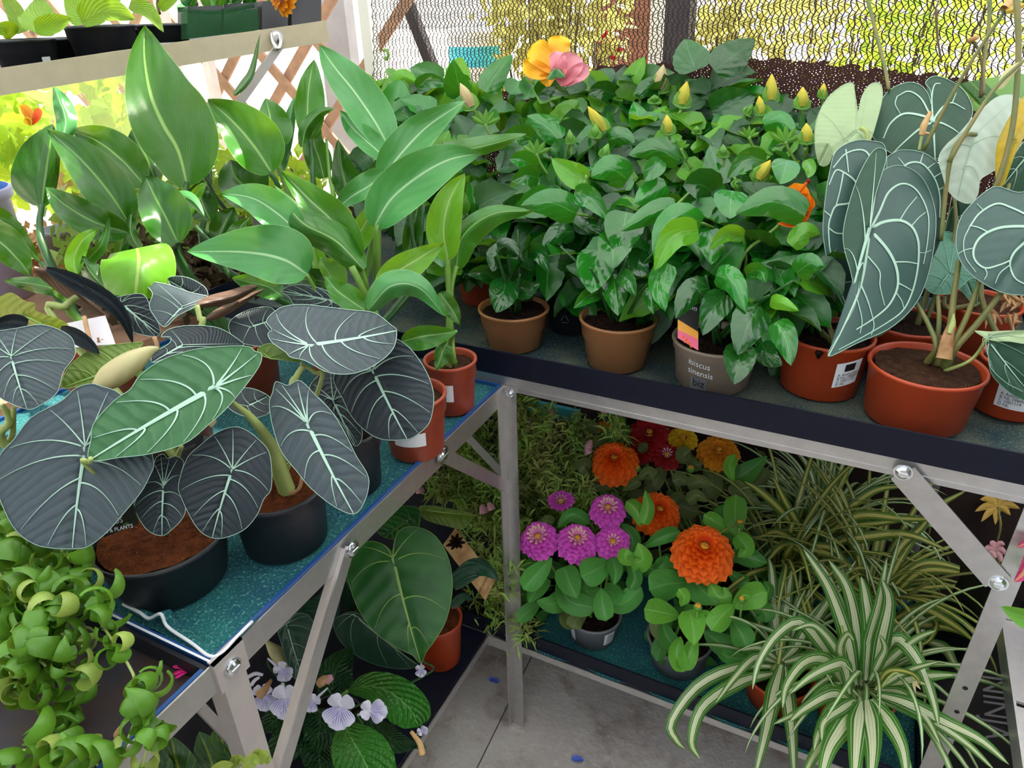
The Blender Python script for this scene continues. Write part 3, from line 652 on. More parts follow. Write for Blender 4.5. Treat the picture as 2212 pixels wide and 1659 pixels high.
for k, (x, y, t_, w_, h_, mt_, lab) in enumerate([(330, 520, 1.50, .20, .17, 'fine', 'dull olive shrub low behind the broad green leaves'), (560, 470, 1.60, .20, .20, 'ivy', 'yellow-green weeds at the foot of the trellis'), (90, 600, 1.72, .26, .12, 'dry', 'heap of dry tan leaves around the pale grey pot'), (420, 620, 1.45, .22, .14, 'twig', 'brown dead growth behind the dark velvet leaves')]):
    bush(x, y, t_, w_, h_, 1500, lab, mt_, .035)
# bucket and grey pot outside
zs = ray(-10, 640, 1.45)[2]
cs = ray(60, 640, 1.5); ss = thing('side_plank', 'rough plank ledge behind the left bench holding the bucket and pale pot', 'ledge', (cs[0], cs[1], 0))
MB().cuboid(-1.15, -.66, -.75, .45, zs-.022, zs-.001).build('plank', 'wood', ss)
for xy in ((-1.1, -.7), (-.7, -.7), (-1.1, .4), (-.7, .4)): MB().cuboid(xy[0]-.02, xy[0]+.02, xy[1]-.02, xy[1]+.02, -.012, zs-.022).build('leg', 'wood', ss)
gpp = onZ(zs, 150, 556)
bk = thing('lavender_bucket', 'pale lavender bucket with blue inside at the left edge', 'bucket', ray(-10, 640, 1.45))
c = ray(-10, 640, 1.45); MB().lathe([(0, 0), (.075, 0), (.085, .19), (.092, .195), (.094, .212), (.088, .214)], c, 32).build('bucket_wall', 'bkt', bk, True)
MB().lathe([(.088, .2135), (.080, .19), (.068, .02), (0, .02)], c, 32).build('bucket_inside', 'bkt_in', bk, True)
gp = thing('pale_grey_pot', 'pale grey empty pot among dry leaves outside the glass', 'pot', gpp)
MB().lathe([(0, 0), (.032, 0), (.043, .062), (.046, .064), (.046, .07), (.042, .07), (.034, .01), (0, .01)], gpp, 28).build('pot_wall', 'grey2', gp, True)

# ---------------------------------------------------------------- benches
HT = .76
lb = thing('left_staging_bench', 'aluminium staging bench on the left carrying the teal matting and dark-leaved plants', 'bench', (-.3, -.6, 0))
MB().cuboid(-.002, 0, -1.3, -.001, .730, HT).cuboid(-.022, -.002, -1.3, -.001, .730, .732).build('front_rail', 'alu', lb)
MB().cuboid(-.6, -.002, -.003, -.001, .730, HT).cuboid(-.6, -.002, -.022, -.003, .730, .732).build('end_rail', 'alu', lb)
MB().cuboid(-.602, -.6, -1.3, -.001, .730, HT).build('back_rail', 'alu', lb)
ya, yb_ = onX(.002, 488, 1500)[1], onX(.002, 547, 1500)[1]; ym = (ya+yb_)/2
MB().cuboid(0, .002, ya, yb_, 0, .745).cuboid(-.02, 0, ya, ya+.002, 0, .728).build('leg', 'alu_light', lb)
MB().cuboid(0, .0035, ya-.004, yb_+.004, .7265, HT+.003).cuboid(-.004, .0035, ya-.004, yb_+.004, HT+.001, HT+.003).build('bracket_plate', 'alu_light', lb)
bolt(onX(.0036, 502, 1441), (1, 0, 0), .0075, lb)
for yv in (-.012, -1.28):
    MB().cuboid(-.6, -.578, yv-.01, yv+.01, 0, .73).build('leg', 'alu', lb)
p, q = onX(.004, 757, 1180), onX(.004, 598, 1715)
MB().bar(p, q, .0165, .002, (1, 0, 0)).build('brace', 'alu', lb); MB().bar(p+np.array((-.006, -.0075, .002)), q+np.array((-.006, -.0075, .002)), .012, .002, (0, 1, 0)).build('brace_flange', 'alu_light', lb)
bolt(p+np.array((.001, .001, -.004)), (1, 0, 0), .008, lb)
p, q = onX(.003, 955, 982), onX(.003, 1106, 1056)
MB().bar(p, q, .019, .002, (1, 0, 0)).build('brace', 'alu', lb)
bolt(p+np.array((.001, 0, 0)), (1, 0, 0), .010, lb); bolt(q+np.array((.001, 0, 0)), (1, 0, 0), .007, lb)
p, q = onY(-.004, 1012, 945), onY(-.004, 1088, 1025); MB().bar(p, q, .016, .002, (0, 1, 0)).build('brace', 'alu', lb)
p, q = onX(-.2, 430, 1525), onX(-.2, 545, 1645); MB().bar(p, q, .012, .010, (1, 0, 0)).build('tie_bar', 'alu_light', lb)
# lower shelf of the left bench
MB().cuboid(-.049, -.047, -1.3, -.004, .206, .221).cuboid(-.069, -.049, -1.3, -.004, .206, .208).build('lower_rail', 'alu', lb)
MB().cuboid(-.60, -.58, -1.3, -.004, .206, .221).build('lower_rail', 'alu', lb)
MB().cuboid(-.049, .003, -.002, .0, .196, .221).build('shelf_bracket', 'alu', lb); MB().cuboid(-.049, -.047, -.004, .02, .196, .236).build('shelf_bracket', 'alu', lb)

rb = thing('right_staging_bench', 'aluminium staging bench under the hibiscus and anthurium pots', 'bench', (.3, .28, 0))
MB().cuboid(-.6, .70, 0, .002, .7505, .776).cuboid(-.6, .70, .002, .022, .7505, .7525).build('front_rail', 'alu', rb)
MB().cuboid(.0, .70, -.0012, 0, .757, .7585).build('rail_ridge', 'alu', rb)
MB().cuboid(-.6, .70, .56, .562, .7505, .776).build('back_rail', 'alu', rb)
MB().cuboid(.698, .70, .002, .56, .7505, .776).build('end_rail', 'alu', rb)
lg = MB(); lg.cuboid(-.0005, .0205, -.0022, 0, 0, .760); lg.cuboid(-.0005, .0015, -.0225, -.0022, 0.018, .757); lg.build('leg', 'alu', rb)
bolt((.010, -.0024, .748), (0, -1, 0), .0065, rb)
xa, xb_ = onY(-.003, 2110, 1350)[0], onY(-.003, 2167, 1350)[0]
MB().cuboid(xa, xb_, -.004, -.002, 0, .772).cuboid(xb_-.002, xb_, -.002, .02, 0, .75).build('leg', 'alu', rb)
for xy in ((2085, 1487), (2067, 1538), (2050, 1590)):
    p = onY(-.0045, *xy); MB().tube([p, p+np.array((0, .0006, 0))], .0032, 12).build('bolt_hole', 'ink', rb)
for x_ in (.0, .64):
    MB().cuboid(x_, x_+.02, .54, .56, 0, .75).build('leg', 'alu', rb)
p, q = onY(-.006, 1950, 1022), onY(-.006, 2156, 1258)
MB().bar(p, q, .030, .002, (0, 1, 0)).build('brace', 'alu', rb); bolt(p+np.array((0, -.001, .002)), (0, -1, 0), .0085, rb); bolt(q+np.array((0, -.001, 0)), (0, -1, 0), .0085, rb)
MB().cuboid(-.58, .66, 0, .002, .206, .2205).cuboid(-.58, .66, .002, .02, .206, .208).build('lower_rail', 'alu', rb)
MB().cuboid(-.58, .66, .52, .522, .206, .2205).build('lower_rail', 'alu', rb)

def tray(name, label, x0, x1, y0, y1, zf, zt, mat, th=.003, lipmat=None, floor=None, side=None):
    t = thing(name, label, 'tray', ((x0+x1)/2, (y0+y1)/2, zf-.003))
    MB().cuboid(x0, x1, y0, y1, zf-.003, zf).build('tray_floor', floor or mat, t)
    lm = lipmat or mat
    for k, a in enumerate(((x0, x1, y0, y0+th), (x0, x1, y1-th, y1), (x0, x0+th, y0+th, y1-th), (x1-th, x1, y0+th, y1-th))):
        MB().cuboid(*a, zf, zt).build('lip', side if side and k == 3 else lm, t)
    return t
tray('matting_tray', 'shallow blue-edged tray holding the teal matting on the left bench', -.598, -.0025, -.555, -.004, .7535, .7625, 'navy_d', .004, 'blue')
MB().cuboid(-.598, -.0025, -.5555, -.5535, .7625, .7632).build('white_rim', 'white', bpy.data.objects['matting_tray'])
tray('dirty_tray', 'dark dirty tray under the curly hoya in the lower left corner', -.598, -.0025, -1.28, -.558, .740, .7605, 'navy_d', .004, 'navy_d', 'dirttray', 'blue')
tray('right_top_tray', 'long navy tray with a tall lip on the right bench', -.598, .697, -.004, .565, .7795, .8147, 'navy', .003)
tray('right_lower_tray', 'navy tray with teal lining on the low right shelf under the zinnias', -.55, .66, .0025, .52, .2240, .2557, 'navy', .003)
tray('left_lower_tray', 'flat navy tray on the low left shelf under the philodendron', -.598, -.051, -1.28, -.006, .2235, .2275, 'navy', .0015)
def matting(name, label, x0, x1, y0, y1, z, mat, wob=.0006, edge=False):
    nx, ny = 40, 40; xs = np.linspace(x0, x1, nx); ys = np.linspace(y0, y1, ny); P = np.zeros((ny, nx, 3))
    for i, y in enumerate(ys):
        for j, x in enumerate(xs): P[i, j] = (x, y+(.004*math.sin(x*60)*(1 if i == 0 else 0)), z+wob*math.sin(x*40+y*13)*math.sin(y*33))
    mb = MB().grid(P); t = thing(name, label, 'matting', ((x0+x1)/2, (y0+y1)/2, z)); mb.build('sheet', mat, t, True)
    return t, P
mt, P = matting('teal_matting', 'wet teal capillary matting under the black alocasia pots', -.594, -.0065, -.551, -.006, .7572, 'mat')
ed = [onZ(.764, 266, 1305), onZ(.768, 300, 1322), onZ(.766, 322, 1336), onZ(.776, 347, 1326), onZ(.764, 362, 1354), onZ(.763, 415, 1390), onZ(.763, 452, 1417), onZ(.763, 478, 1411), onZ(.765, 512, 1375), onZ(.764, 545, 1342)]
E_ = cat(ed, 40); Q = np.stack([E_+np.array((-.002, .011, -.0055)), E_+np.array((0, .004, .0)), E_, E_+np.array((0, -.001, -.004))], 1); MB().grid(Q).build('turned_up_edge', 'mat', mt, True)
MB().tube(E_, .0016, 6).build('fleece_edge', 'white', mt, True)
matting('grey_matting', 'dusty grey-green matting lining the right bench tray', -.594, .693, .0, .560, .7808, 'mat_d')
matting('lower_teal_matting', 'teal matting lining the low tray beneath the spider plants', .028, .656, .0, .516, .2258, 'mat')
# fallen bits
pf = thing('fallen_flower', 'magenta fallen flower lying on the dirty tray', 'flower', onZ(.743, 400, 1448))
for a, b in (((372, 1440), (400, 1448)), ((372, 1458), (402, 1450)), ((380, 1432), (400, 1446)), ((436, 1440), (402, 1446)), ((430, 1456), (402, 1450)), ((378, 1466), (405, 1452))):
    ribbon(pf, 'p_fuch', [b, ((a[0]+b[0])/2, (a[1]+b[1])/2-3), a], 4, 4, np.linalg.norm((onZ(.745, *b)-CAM)@DV), (onZ(.745, *a)-CAM)@DV, -.002, 'obov', nt=6, name='petal', wave=.002)
for k, (x, y, lab) in enumerate(((1055, 1470, 'blue fallen petal on the concrete left of the corner leg'), (1234, 1642, 'blue fallen petal on the concrete at the bottom centre'))):
    p = onZ(.003, x, y); o = put('fallen_petal', local_leaf('fallen_petal', 'p_blue', 'oval', .55, .2, wave=.05)); o.matrix_basis = frame(p+np.array((0, 0, .004)), (1, .3+k*.2, .02), (0, 0, 1), .024); tag(o, lab, 'petal', 'fallen blue petals')
# ---------------------------------------------------------------- upper shelf on the left
us = thing('upper_shelf', 'pale aluminium shelf high on the left carrying black pots', 'shelf', (-.95, .1, 1.15))
A0, A1 = ray(0, 177, 1.0), ray(707, 67, 1.27); dv = (A1-A0)/np.linalg.norm(A1-A0); dn = np.array([-dv[1], dv[0], 0]); dn /= np.linalg.norm(dn)
A0 = A0-dv*.6
MB().bar(A0, A1, .034, .003, dn).build('front_rail', 'alu_cream', us)
up = np.array((0, 0, 1.0))
f0, f1 = A0-up*.014+dn*.004, A1-up*.014+dn*.004
wv = dn*.36
V = [f0, f1, f1+wv, f0+wv, f0-up*.003, f1-up*.003, f1+wv-up*.003, f0+wv-up*.003]
obj('shelf_plate', V, [(0,1,2,3), (7,6,5,4), (0,4,5,1), (1,5,6,2), (2,6,7,3), (3,7,4,0)], 'soil_d', us, None, False)
MB().bar(A0+wv, A1+wv, .034, .003, dn).build('back_rail', 'alu_light', us)
bp = ray(597, 82, 1.215); bolt(bp, -dn, .010, us)
MB().tube(cat([ray(586, 70, 1.21), ray(590, 92, 1.2), ray(601, 106, 1.2), ray(607, 88, 1.21), ray(600, 70, 1.22)], 14), .0035, 7).build('wire_loop', 'alu', us, True)
MB().bar(ray(603, 100, 1.21), ray(517, 222, 1.20), .013, .006, dn).build('support_arm', 'alu_light', us)
MB().bar(ray(517, 222, 1.20), np.array([*ray(505, 240, 1.2)[:2], .76]), .02, .004, dn).build('support_post', 'alu', us)
for q in ((383, 100), (444, 97), (680, 62)):
    p = ray(*q, 1.0+.27*(q[0]/707)-.003); MB().tube([p, p-dn*.0006], .0015, 8).build('rivet_hole', 'ink', us)
shz = lambda x: f0+(f1-f0)*x
def up_pot(x, y, t, R, h, label, leafs):
    """pot whose front rim is near picture point (x, y)"""
    c = ray(x, y, t); s_ = (c-f0)@dv/np.linalg.norm(f1-f0); zb = (f0+(f1-f0)*s_)[2]+.0006
    th = thing('potted_primula', label, 'plant', (c[0], c[1], zb), 'potted primulas on the upper shelf')
    p = Pot(th, (c[0], c[1], zb), R, max(.03, c[2]-zb), 'black', 'soil_d', .82, .3)
    return th, p
th, p = up_pot(48, 85, 1.075, .044, .07, 'yellow-green crinkled primula in black pot at far left of upper shelf', 0)
p.patch(toward_cam(p.c)+.62, .008, .034, .17, 'white')
ribbon(th, 'prim', [(75, 70), (85, 40), (85, -8)], 44, 40, 1.02, 1.08, -.012, 'ovate', wave=.004, nt=20)
ribbon(th, 'prim', [(75, 60), (120, 50), (154, 38)], 22, 22, 1.02, 1.0, -.01, 'ovate', wave=.003)
ribbon(th, 'prim', [(30, 78), (15, 62), (-25, 65)], 20, 18, 1.03, 1.0, -.008, 'ovate', wave=.003)
ribbon(th, 'prim', [(50, 70), (30, 20), (0, -20)], 20, 18, 1.08, 1.12, -.008, 'ovate', wave=.003)
th, p = up_pot(215, 55, 1.13, .052, .08, 'light green crinkled primula in black pot, second on the upper shelf', 0)
p.patch(toward_cam(p.c)-.75, .006, .02, .12, 'white')
ribbon(th, 'prim', [(175, 45), (225, 25), (292, 42)], 38, 22, 1.09, 1.03, -.012, 'ovate', wave=.004, nt=20)
ribbon(th, 'prim', [(185, 45), (165, 20), (140, -20)], 26, 26, 1.1, 1.13, -.01, 'ovate', wave=.004)
ribbon(th, 'prim', [(280, 10), (320, 25), (354, 70)], 18, 14, 1.1, 1.04, -.006, 'ovate', wave=.004)
ribbon(th, 'prim', [(190, 42), (230, 0), (270, -40)], 30, 30, 1.12, 1.16, -.01, 'ovate', wave=.004)
up_pot(138, 82, 1.17, .050, .07, 'empty black pot wedged behind the two primula pots', 0); up_pot(292, 62, 1.24, .050, .07, 'empty black pot standing behind the small labelled pot', 0)
th, p = up_pot(350, 52, 1.2, .042, .07, 'small black pot with white label beside the green tray', 0)
st = p.patch(toward_cam(p.c)+.05, .0, .026, .42, 'white')
for k in range(4):
    for j in range(3): p.patch(toward_cam(p.c)-.2+.2*j, .021-.005*k, .0225-.005*k, .07, 'ink_grey', 'print_line', off=.0008)
tube_px(th, 'twig', [(345, 30), (340, 5), (350, -30)], 1.2, 3, 'stem')
ribbon(th, 'prim', [(345, 20), (375, -10), (400, -30)], 14, 14, 1.2, 1.2, -.006, 'ovate')
# green clear plastic carrier with square pots
def box_px(parent, name, mat, x0, x1, y0, y1, t0, t1, depth, thick=None):
    a, b, c_, d_ = ray(x0, y0, t0), ray(x1, y0-(x1-x0)*.05, t1), ray(x1, y1-(x1-x0)*.12, t1), ray(x0, y1, t0)
    V = np.array([a, b, c_, d_, a+dn*depth, b+dn*depth, c_+dn*depth, d_+dn*depth])
    return obj(name, V, [(0,1,2,3), (7,6,5,4), (0,4,5,1), (1,5,6,2), (2,6,7,3), (3,7,4,0)], mat, parent, None, False)
gt = thing('green_carrier_tray', 'green clear plastic carrier tray on the upper shelf', 'tray', ray(520, 90, 1.24))
for a in ((384, 25, 548, 12), (384, 22, 440, -40)):
    MB().tube(cat([ray(a[0], a[1]-4, 1.18), ray((a[0]+a[2])/2, (a[1]+a[3])/2+8, 1.19), ray(a[2], a[3], 1.22)], 12), .004, 6).build('rim', 'gplastic', gt, True)
box_px(gt, 'side_wall', 'gplastic', 392, 560, 28, 86, 1.16, 1.215, .002)
for k, (x0, x1, t0) in enumerate(((405, 478, 1.19), (484, 556, 1.215), (566, 622, 1.24), (630, 694, 1.262))):
    sp = thing('square_pot', ['black square pot, first in the green carrier tray', 'black square pot, second in the green carrier tray', 'black square pot under the orange flower on the upper shelf', 'black square pot at the right end of the upper shelf'][k], 'pot', ray((x0+x1)/2, 85-.1*k, t0), 'black square pots on the upper shelf')
    box_px(sp, 'pot', 'black', x0, x1, 15-k*6, 84-(x0-405)*.12, t0, t0+.02, .05)
    for j in range(7):
        x = rnd(x0+5, x1-5); ribbon(sp, random.choice(['streli', 'hib_d', 'zin']), [(x, 15-k*6), (x+rnd(-20, 20), -8), (x+rnd(-50, 50), -40)], 9, 9, t0+.03, t0+rnd(-.02, .05), -.004, 'ovate')
def petalmesh(mat, w=.45, l=1.0, curl=.25, cup=.15, name='petal', prof='obov'): return local_leaf(name, mat, prof, w, curl, cup, .0, 7)
# composite flower: rings of petals; dome opens along nrm
def zinnia(parent, x, y, t, rpx, mat, rings, nrm=None, inner=None, dome=.55, disc=.16, per=17, pmesh={}):
    c = ray(x, y, t); R = rpx*t/CF; n = np.array((0, 0, 1.0)) if nrm is None else np.array(nrm, float); n = n/np.linalg.norm(n)
    a = np.cross(n, (1, .3, 0)); a /= np.linalg.norm(a); b = np.cross(n, a)
    head = MB().lathe([(0, -R*.25), (R*disc*.9, -R*.15), (R*disc*1.1, R*dome*.55), (R*disc*.8, R*dome*.78), (0, R*dome*.86)], (0, 0, 0), 14)
    me = head.raw('flower_head', 'p_disc'); rot = Matrix(((a[0], b[0], n[0], 0), (a[1], b[1], n[1], 0), (a[2], b[2], n[2], 0), (0, 0, 0, 1)))
    fh = put('flower_head', me, parent, Matrix.Translation(Vector(c-origin(parent))) @ rot)
    for k in range(rings):
        f = k/max(1, rings-1); r0 = R*(.30-.16*f); L = R*(.80-.44*f); el = -.30+1.2*f**1.2 if rings > 2 else .1+.3*f; z0 = R*dome*(.0+.86*f); m_ = max(9, int(per*(1-.42*f)))
        mk = (inner if (inner and f > .74) else mat); key = (mk, 'n' if (inner and f > .74) else 'w')
        if key not in pmesh: pmesh[key] = [petalmesh(mk, .34 if key[1] == 'n' else w, curl=q, cup=.18) for w, q in ((.56, .02), (.52, .10))]
        for j in range(m_):
            az = 2*PI*(j+.5*(k % 2)+rnd(-.08, .08))/m_; e = el+rnd(-.09, .09)
            d = Vector((math.cos(az)*math.cos(e), math.sin(az)*math.cos(e), math.sin(e))); nn = Vector((-math.cos(az)*math.sin(e), -math.sin(az)*math.sin(e), math.cos(e)))
            put('petal', random.choice(pmesh[key]), fh, frame((r0*math.cos(az), r0*math.sin(az), z0), d, nn, L*rnd(.93, 1.06)))
    return c, R
of = thing('orange_dahlia', 'orange flower drooping over the square pots at the top edge', 'flower', ray(615, 5, 1.22))
zinnia(of, 612, -4, 1.2, 34, 'p_gold', 4, (-.2, -.8, .2), inner='p_red', per=14)

# ---------------------------------------------------------------- broad-leaved canna-like plants on the left bench
def potted(name, label, cat_, c, R, h, pm, soil='soil', tp=.83, group=None, **k):
    t = thing(name, label, cat_, c, group); return t, Pot(t, c, R, h, pm, soil, tp, **k)
BZ = .7585
GS = 'broad green-leaved plants on the left bench'
sa, pa = potted('broad_leaved_plant', 'broad-leaved green plant in red-brown pot at the far right corner of the left bench', 'plant', (-.036, -.086, BZ), .0355, .076, 'terra', group=GS)
pa.patch(toward_cam(pa.c)-.12, .026, .052, .16, 'white')
sb, pb2 = potted('broad_leaved_plant', 'broad green plant in white-labelled red pot half behind the large black leaf', 'plant', (-.024, -.196, BZ), .041, .082, 'terra', group=GS)
pb2.patch(toward_cam(pb2.c)-.25, .026, .045, .55, 'white')
sc, _ = potted('broad_leaved_plant', 'broad-leaved plant with long bluish leaves rising behind the red pots', 'plant', (-.16, -.15, BZ), .045, .09, 'terra', group=GS)
sd, _ = potted('broad_leaved_plant', 'tall broad-leaved plant with the biggest pointed leaf against the upper shelf', 'plant', (-.33, -.17, BZ), .05, .09, 'terra', group=GS)
se, _ = potted('broad_leaved_plant', 'dark broad-leaved plant with a twisted silvery leaf tip at far left', 'plant', (-.45, -.30, BZ), .05, .09, 'terra', group=GS)
sf, _ = potted('broad_leaved_plant', 'broad-leaved plant with narrow upright leaves beside the hibiscus edge', 'plant', (-.25, -.056, BZ), .045, .09, 'terra', group=GS)
sg, _ = potted('broad_leaved_plant', 'broad-leaved plant with a bent-over translucent square leaf behind black leaves', 'plant', (-.30, -.32, BZ), .045, .08, 'terra', group=GS)
s, sB, sD, sY = 'streli', 'streli_b', 'streli_d', 'streli_y'
# plant, material, midrib points base->tip, left width, right width, t base, t tip, edge lift, arch
for r_ in [
 (sd, s, [(404,402),(384,326),(352,270),(326,208),(312,130),(312,54)], 62, 100, .98, 1.0, -.03, -.015),
 (se, sD, [(91,446),(98,390),(108,320),(114,268)], 72, 26, .95, .97, .03, -.01),
 (se, sB, [(132,310),(142,262),(130,220),(115,186)], 20, 24, .96, .99, .012, .0),
 (sd, sD, [(280,484),(235,415),(175,345),(101,278)], 46, 50, .93, .96, -.02, -.02),
 (sd, s, [(312,400),(262,345),(210,305),(152,280)], 40, 44, .98, 1.01, -.015, 0),
 (se, sD, [(276,503),(205,480),(140,442),(98,404)], 34, 34, .92, .92, -.015, -.015),
 (sd, sD, [(384,524),(358,470),(332,420),(314,380)], 46, 54, .90, .93, -.02, -.01),
 (sd, sD, [(334,386),(318,345),(300,310),(286,277)], 38, 40, 1.0, 1.03, .02, 0),
 (sf, s, [(586,372),(550,318),(505,265),(448,214)], 46, 62, .97, .99, -.03, -.01),
 (sf, s, [(579,316),(585,285),(583,250),(574,212)], 36, 44, 1.02, 1.04, -.015, 0),
 (sf, sB, [(603,380),(612,320),(625,262),(636,208)], 17, 16, 1.03, 1.05, .02, 0),
 (sf, s, [(668,300),(664,240),(668,180),(679,128)], 26, 36, 1.0, 1.04, -.02, 0),
 (sf, s, [(652,318),(662,275),(690,244),(724,233)], 14, 16, .98, .97, .014, 0),
 (sf, s, [(700,385),(690,345),(678,305),(690,262)], 28, 26, 1.02, 1.04, -.02, 0),
 (sc, sB, [(841,319),(808,260),(763,195),(720,142),(689,96)], 38, 46, .96, 1.02, -.012, 0),
 (sc, sB, [(826,386),(868,330),(925,272),(1005,218)], 42, 38, .93, .99, -.02, -.01),
 (sc, sB, [(808,490),(845,430),(905,380),(970,345),(1041,331)], 52, 50, .86, .90, -.02, -.02),
 (sc, sB, [(838,346),(800,312),(760,275),(734,238)], 20, 28, .95, .99, -.01, 0),
 (sf, s, [(950,322),(1010,322),(1075,308),(1137,289)], 22, 18, 1.0, 1.02, .012, 0),
 (sc, sB, [(836,372),(800,400),(755,428),(722,460)], 20, 30, .93, .90, -.012, -.01),
 (sb, sB, [(650,508),(600,462),(545,428),(477,417)], 36, 40, .86, .88, -.015, -.01),
 (sb, sB, [(663,592),(610,560),(530,545),(403,543)], 52, 66, .82, .86, -.015, -.02),
 (sb, s, [(778,556),(720,480),(665,428),(607,368)], 30, 40, .84, .90, -.025, 0),
 (sb, s, [(786,582),(725,520),(650,478),(592,400)], 34, 34, .82, .88, .025, -.02),
 (sc, sY, [(744,552),(770,515),(795,470),(812,428)], 24, 28, .90, .93, -.02, 0),
 (sa, sY, [(968,562),(958,495),(972,430),(1004,374)], 36, 36, .93, .98, -.03, -.01),
 (sa, s, [(984,582),(1000,510),(1065,462),(1153,456)], 22, 34, .94, .94, .02, -.01),
 (sb, sY, [(817,630),(855,590),(905,558),(960,524)], 30, 34, .80, .86, -.015, 0),
 (sb, sB, [(795,670),(845,618),(905,622),(962,684)], 30, 26, .78, .78, .02, -.025),
 (sb, s, [(788,670),(755,648),(725,625),(702,596)], 22, 28, .79, .82, -.01, 0),
 (sa, s, [(950,632),(962,650),(980,675),(993,702)], 18, 20, .92, .90, -.01, 0),
 (sa, s, [(868,738),(905,728),(945,722),(988,716)], 22, 28, .86, .89, -.012, -.008),
 (sa, s, [(968,738),(958,755),(950,778),(941,801)], 20, 16, .90, .88, -.008, 0),
 (sg, s, [(-60,470),(-10,470),(40,510),(88,566)], 24, 30, .80, .82, -.01, 0),
 (sg, s, [(-60,500),(-5,520),(38,560),(66,596)], 40, 30, .78, .78, -.015, 0),
 (sg, sD, [(254,645),(215,610),(190,580),(178,552)], 20, 26, .84, .86, .012, 0),
 (sg, sY, [(165,592),(160,560),(178,520),(215,492)], 20, 22, .86, .90, -.012, 0),
 (sg, s, [(160,590),(190,560),(220,525),(238,462)], 10, 16, .88, .90, -.01, 0),
 (sg, s, [(140,632),(95,618),(50,610),(6,606)], 17, 15, .80, .82, .01, 0),
 (sg, sY, [(160,640),(130,628),(110,622)], 16, 10, .80, .80, .005, 0),
 (sb, sY, [(702,612),(690,585),(680,550),(674,515)], 26, 24, .90, .93, -.02, 0),
 (sb, sY, [(706,622),(715,600),(700,575),(690,555)], 14, 34, .87, .90, -.01, 0),
 (sd, sD, [(455,475),(440,445),(432,420),(438,388)], 34, 30, .97, 1.0, -.02, 0),
 (sf, sD, [(468,522),(480,495),(492,470),(505,448)], 28, 34, .98, 1.0, -.02, 0),
 (sf, sD, [(565,432),(530,405),(505,378),(498,345)], 46, 60, 1.02, 1.05, -.03, 0),
 (sd, s, [(302,540),(282,500),(285,450),(280,420)], 14, 12, .91, .93, .01, 0),
 (sd, sY, [(405,470),(412,440),(430,410),(448,392)], 12, 14, .95, .98, -.01, 0),
 (sb, sD, [(760,440),(748,400),(738,360),(730,300)], 26, 30, 1.0, 1.04, -.02, 0),
 (sc, sD, [(790,440),(800,400),(830,350),(850,300)], 22, 26, .98, 1.05, -.02, 0),
 (sg, s, [(255,560),(262,530),(272,505),(290,480)], 14, 16, .93, .96, -.01, 0),
 (sf, s, [(500,560),(505,520),(520,490),(540,470)], 20, 22, .95, .98, -.01, 0),
 (sd, sD, [(330,560),(345,540),(350,520),(340,500)], 20, 20, .96, .98, -.01, 0),
 (sc, sD, [(880,560),(890,500),(900,460),(905,420)], 18, 18, 1.0, 1.02, -.01, 0),
 (sb, sD, [(720,640),(700,610),(640,600),(600,590)], 24, 24, .88, .92, -.01, 0),
 (sf, sD, [(610,640),(580,620),(540,610),(500,600)], 24, 24, .9, .95, -.01, 0),
]:
    th, mt_, P_, wl, wr, t0, t1, e, ar = r_
    ribbon(th, mt_, P_, wl*1.04, wr*1.04, t0, t1, e, 'lance', ar, .006, nt=26)
ribbon(sg, sY, [(296,536),(300,560),(296,600),(292,642)], 82, 82, .83, .80, .045, 'band', -.02, .001, nt=14, ts=[.86, .815, .80, .80])
ribbon(sd, sB, [(372,432),(398,426),(420,436),(442,468)], 14, 16, .92, .90, .008, 'ovate')
ribbon(sf, 'streli_d', [(505,206),(528,180),(545,150),(562,72)], 9, 9, 1.05, 1.12, .008, 'lance')
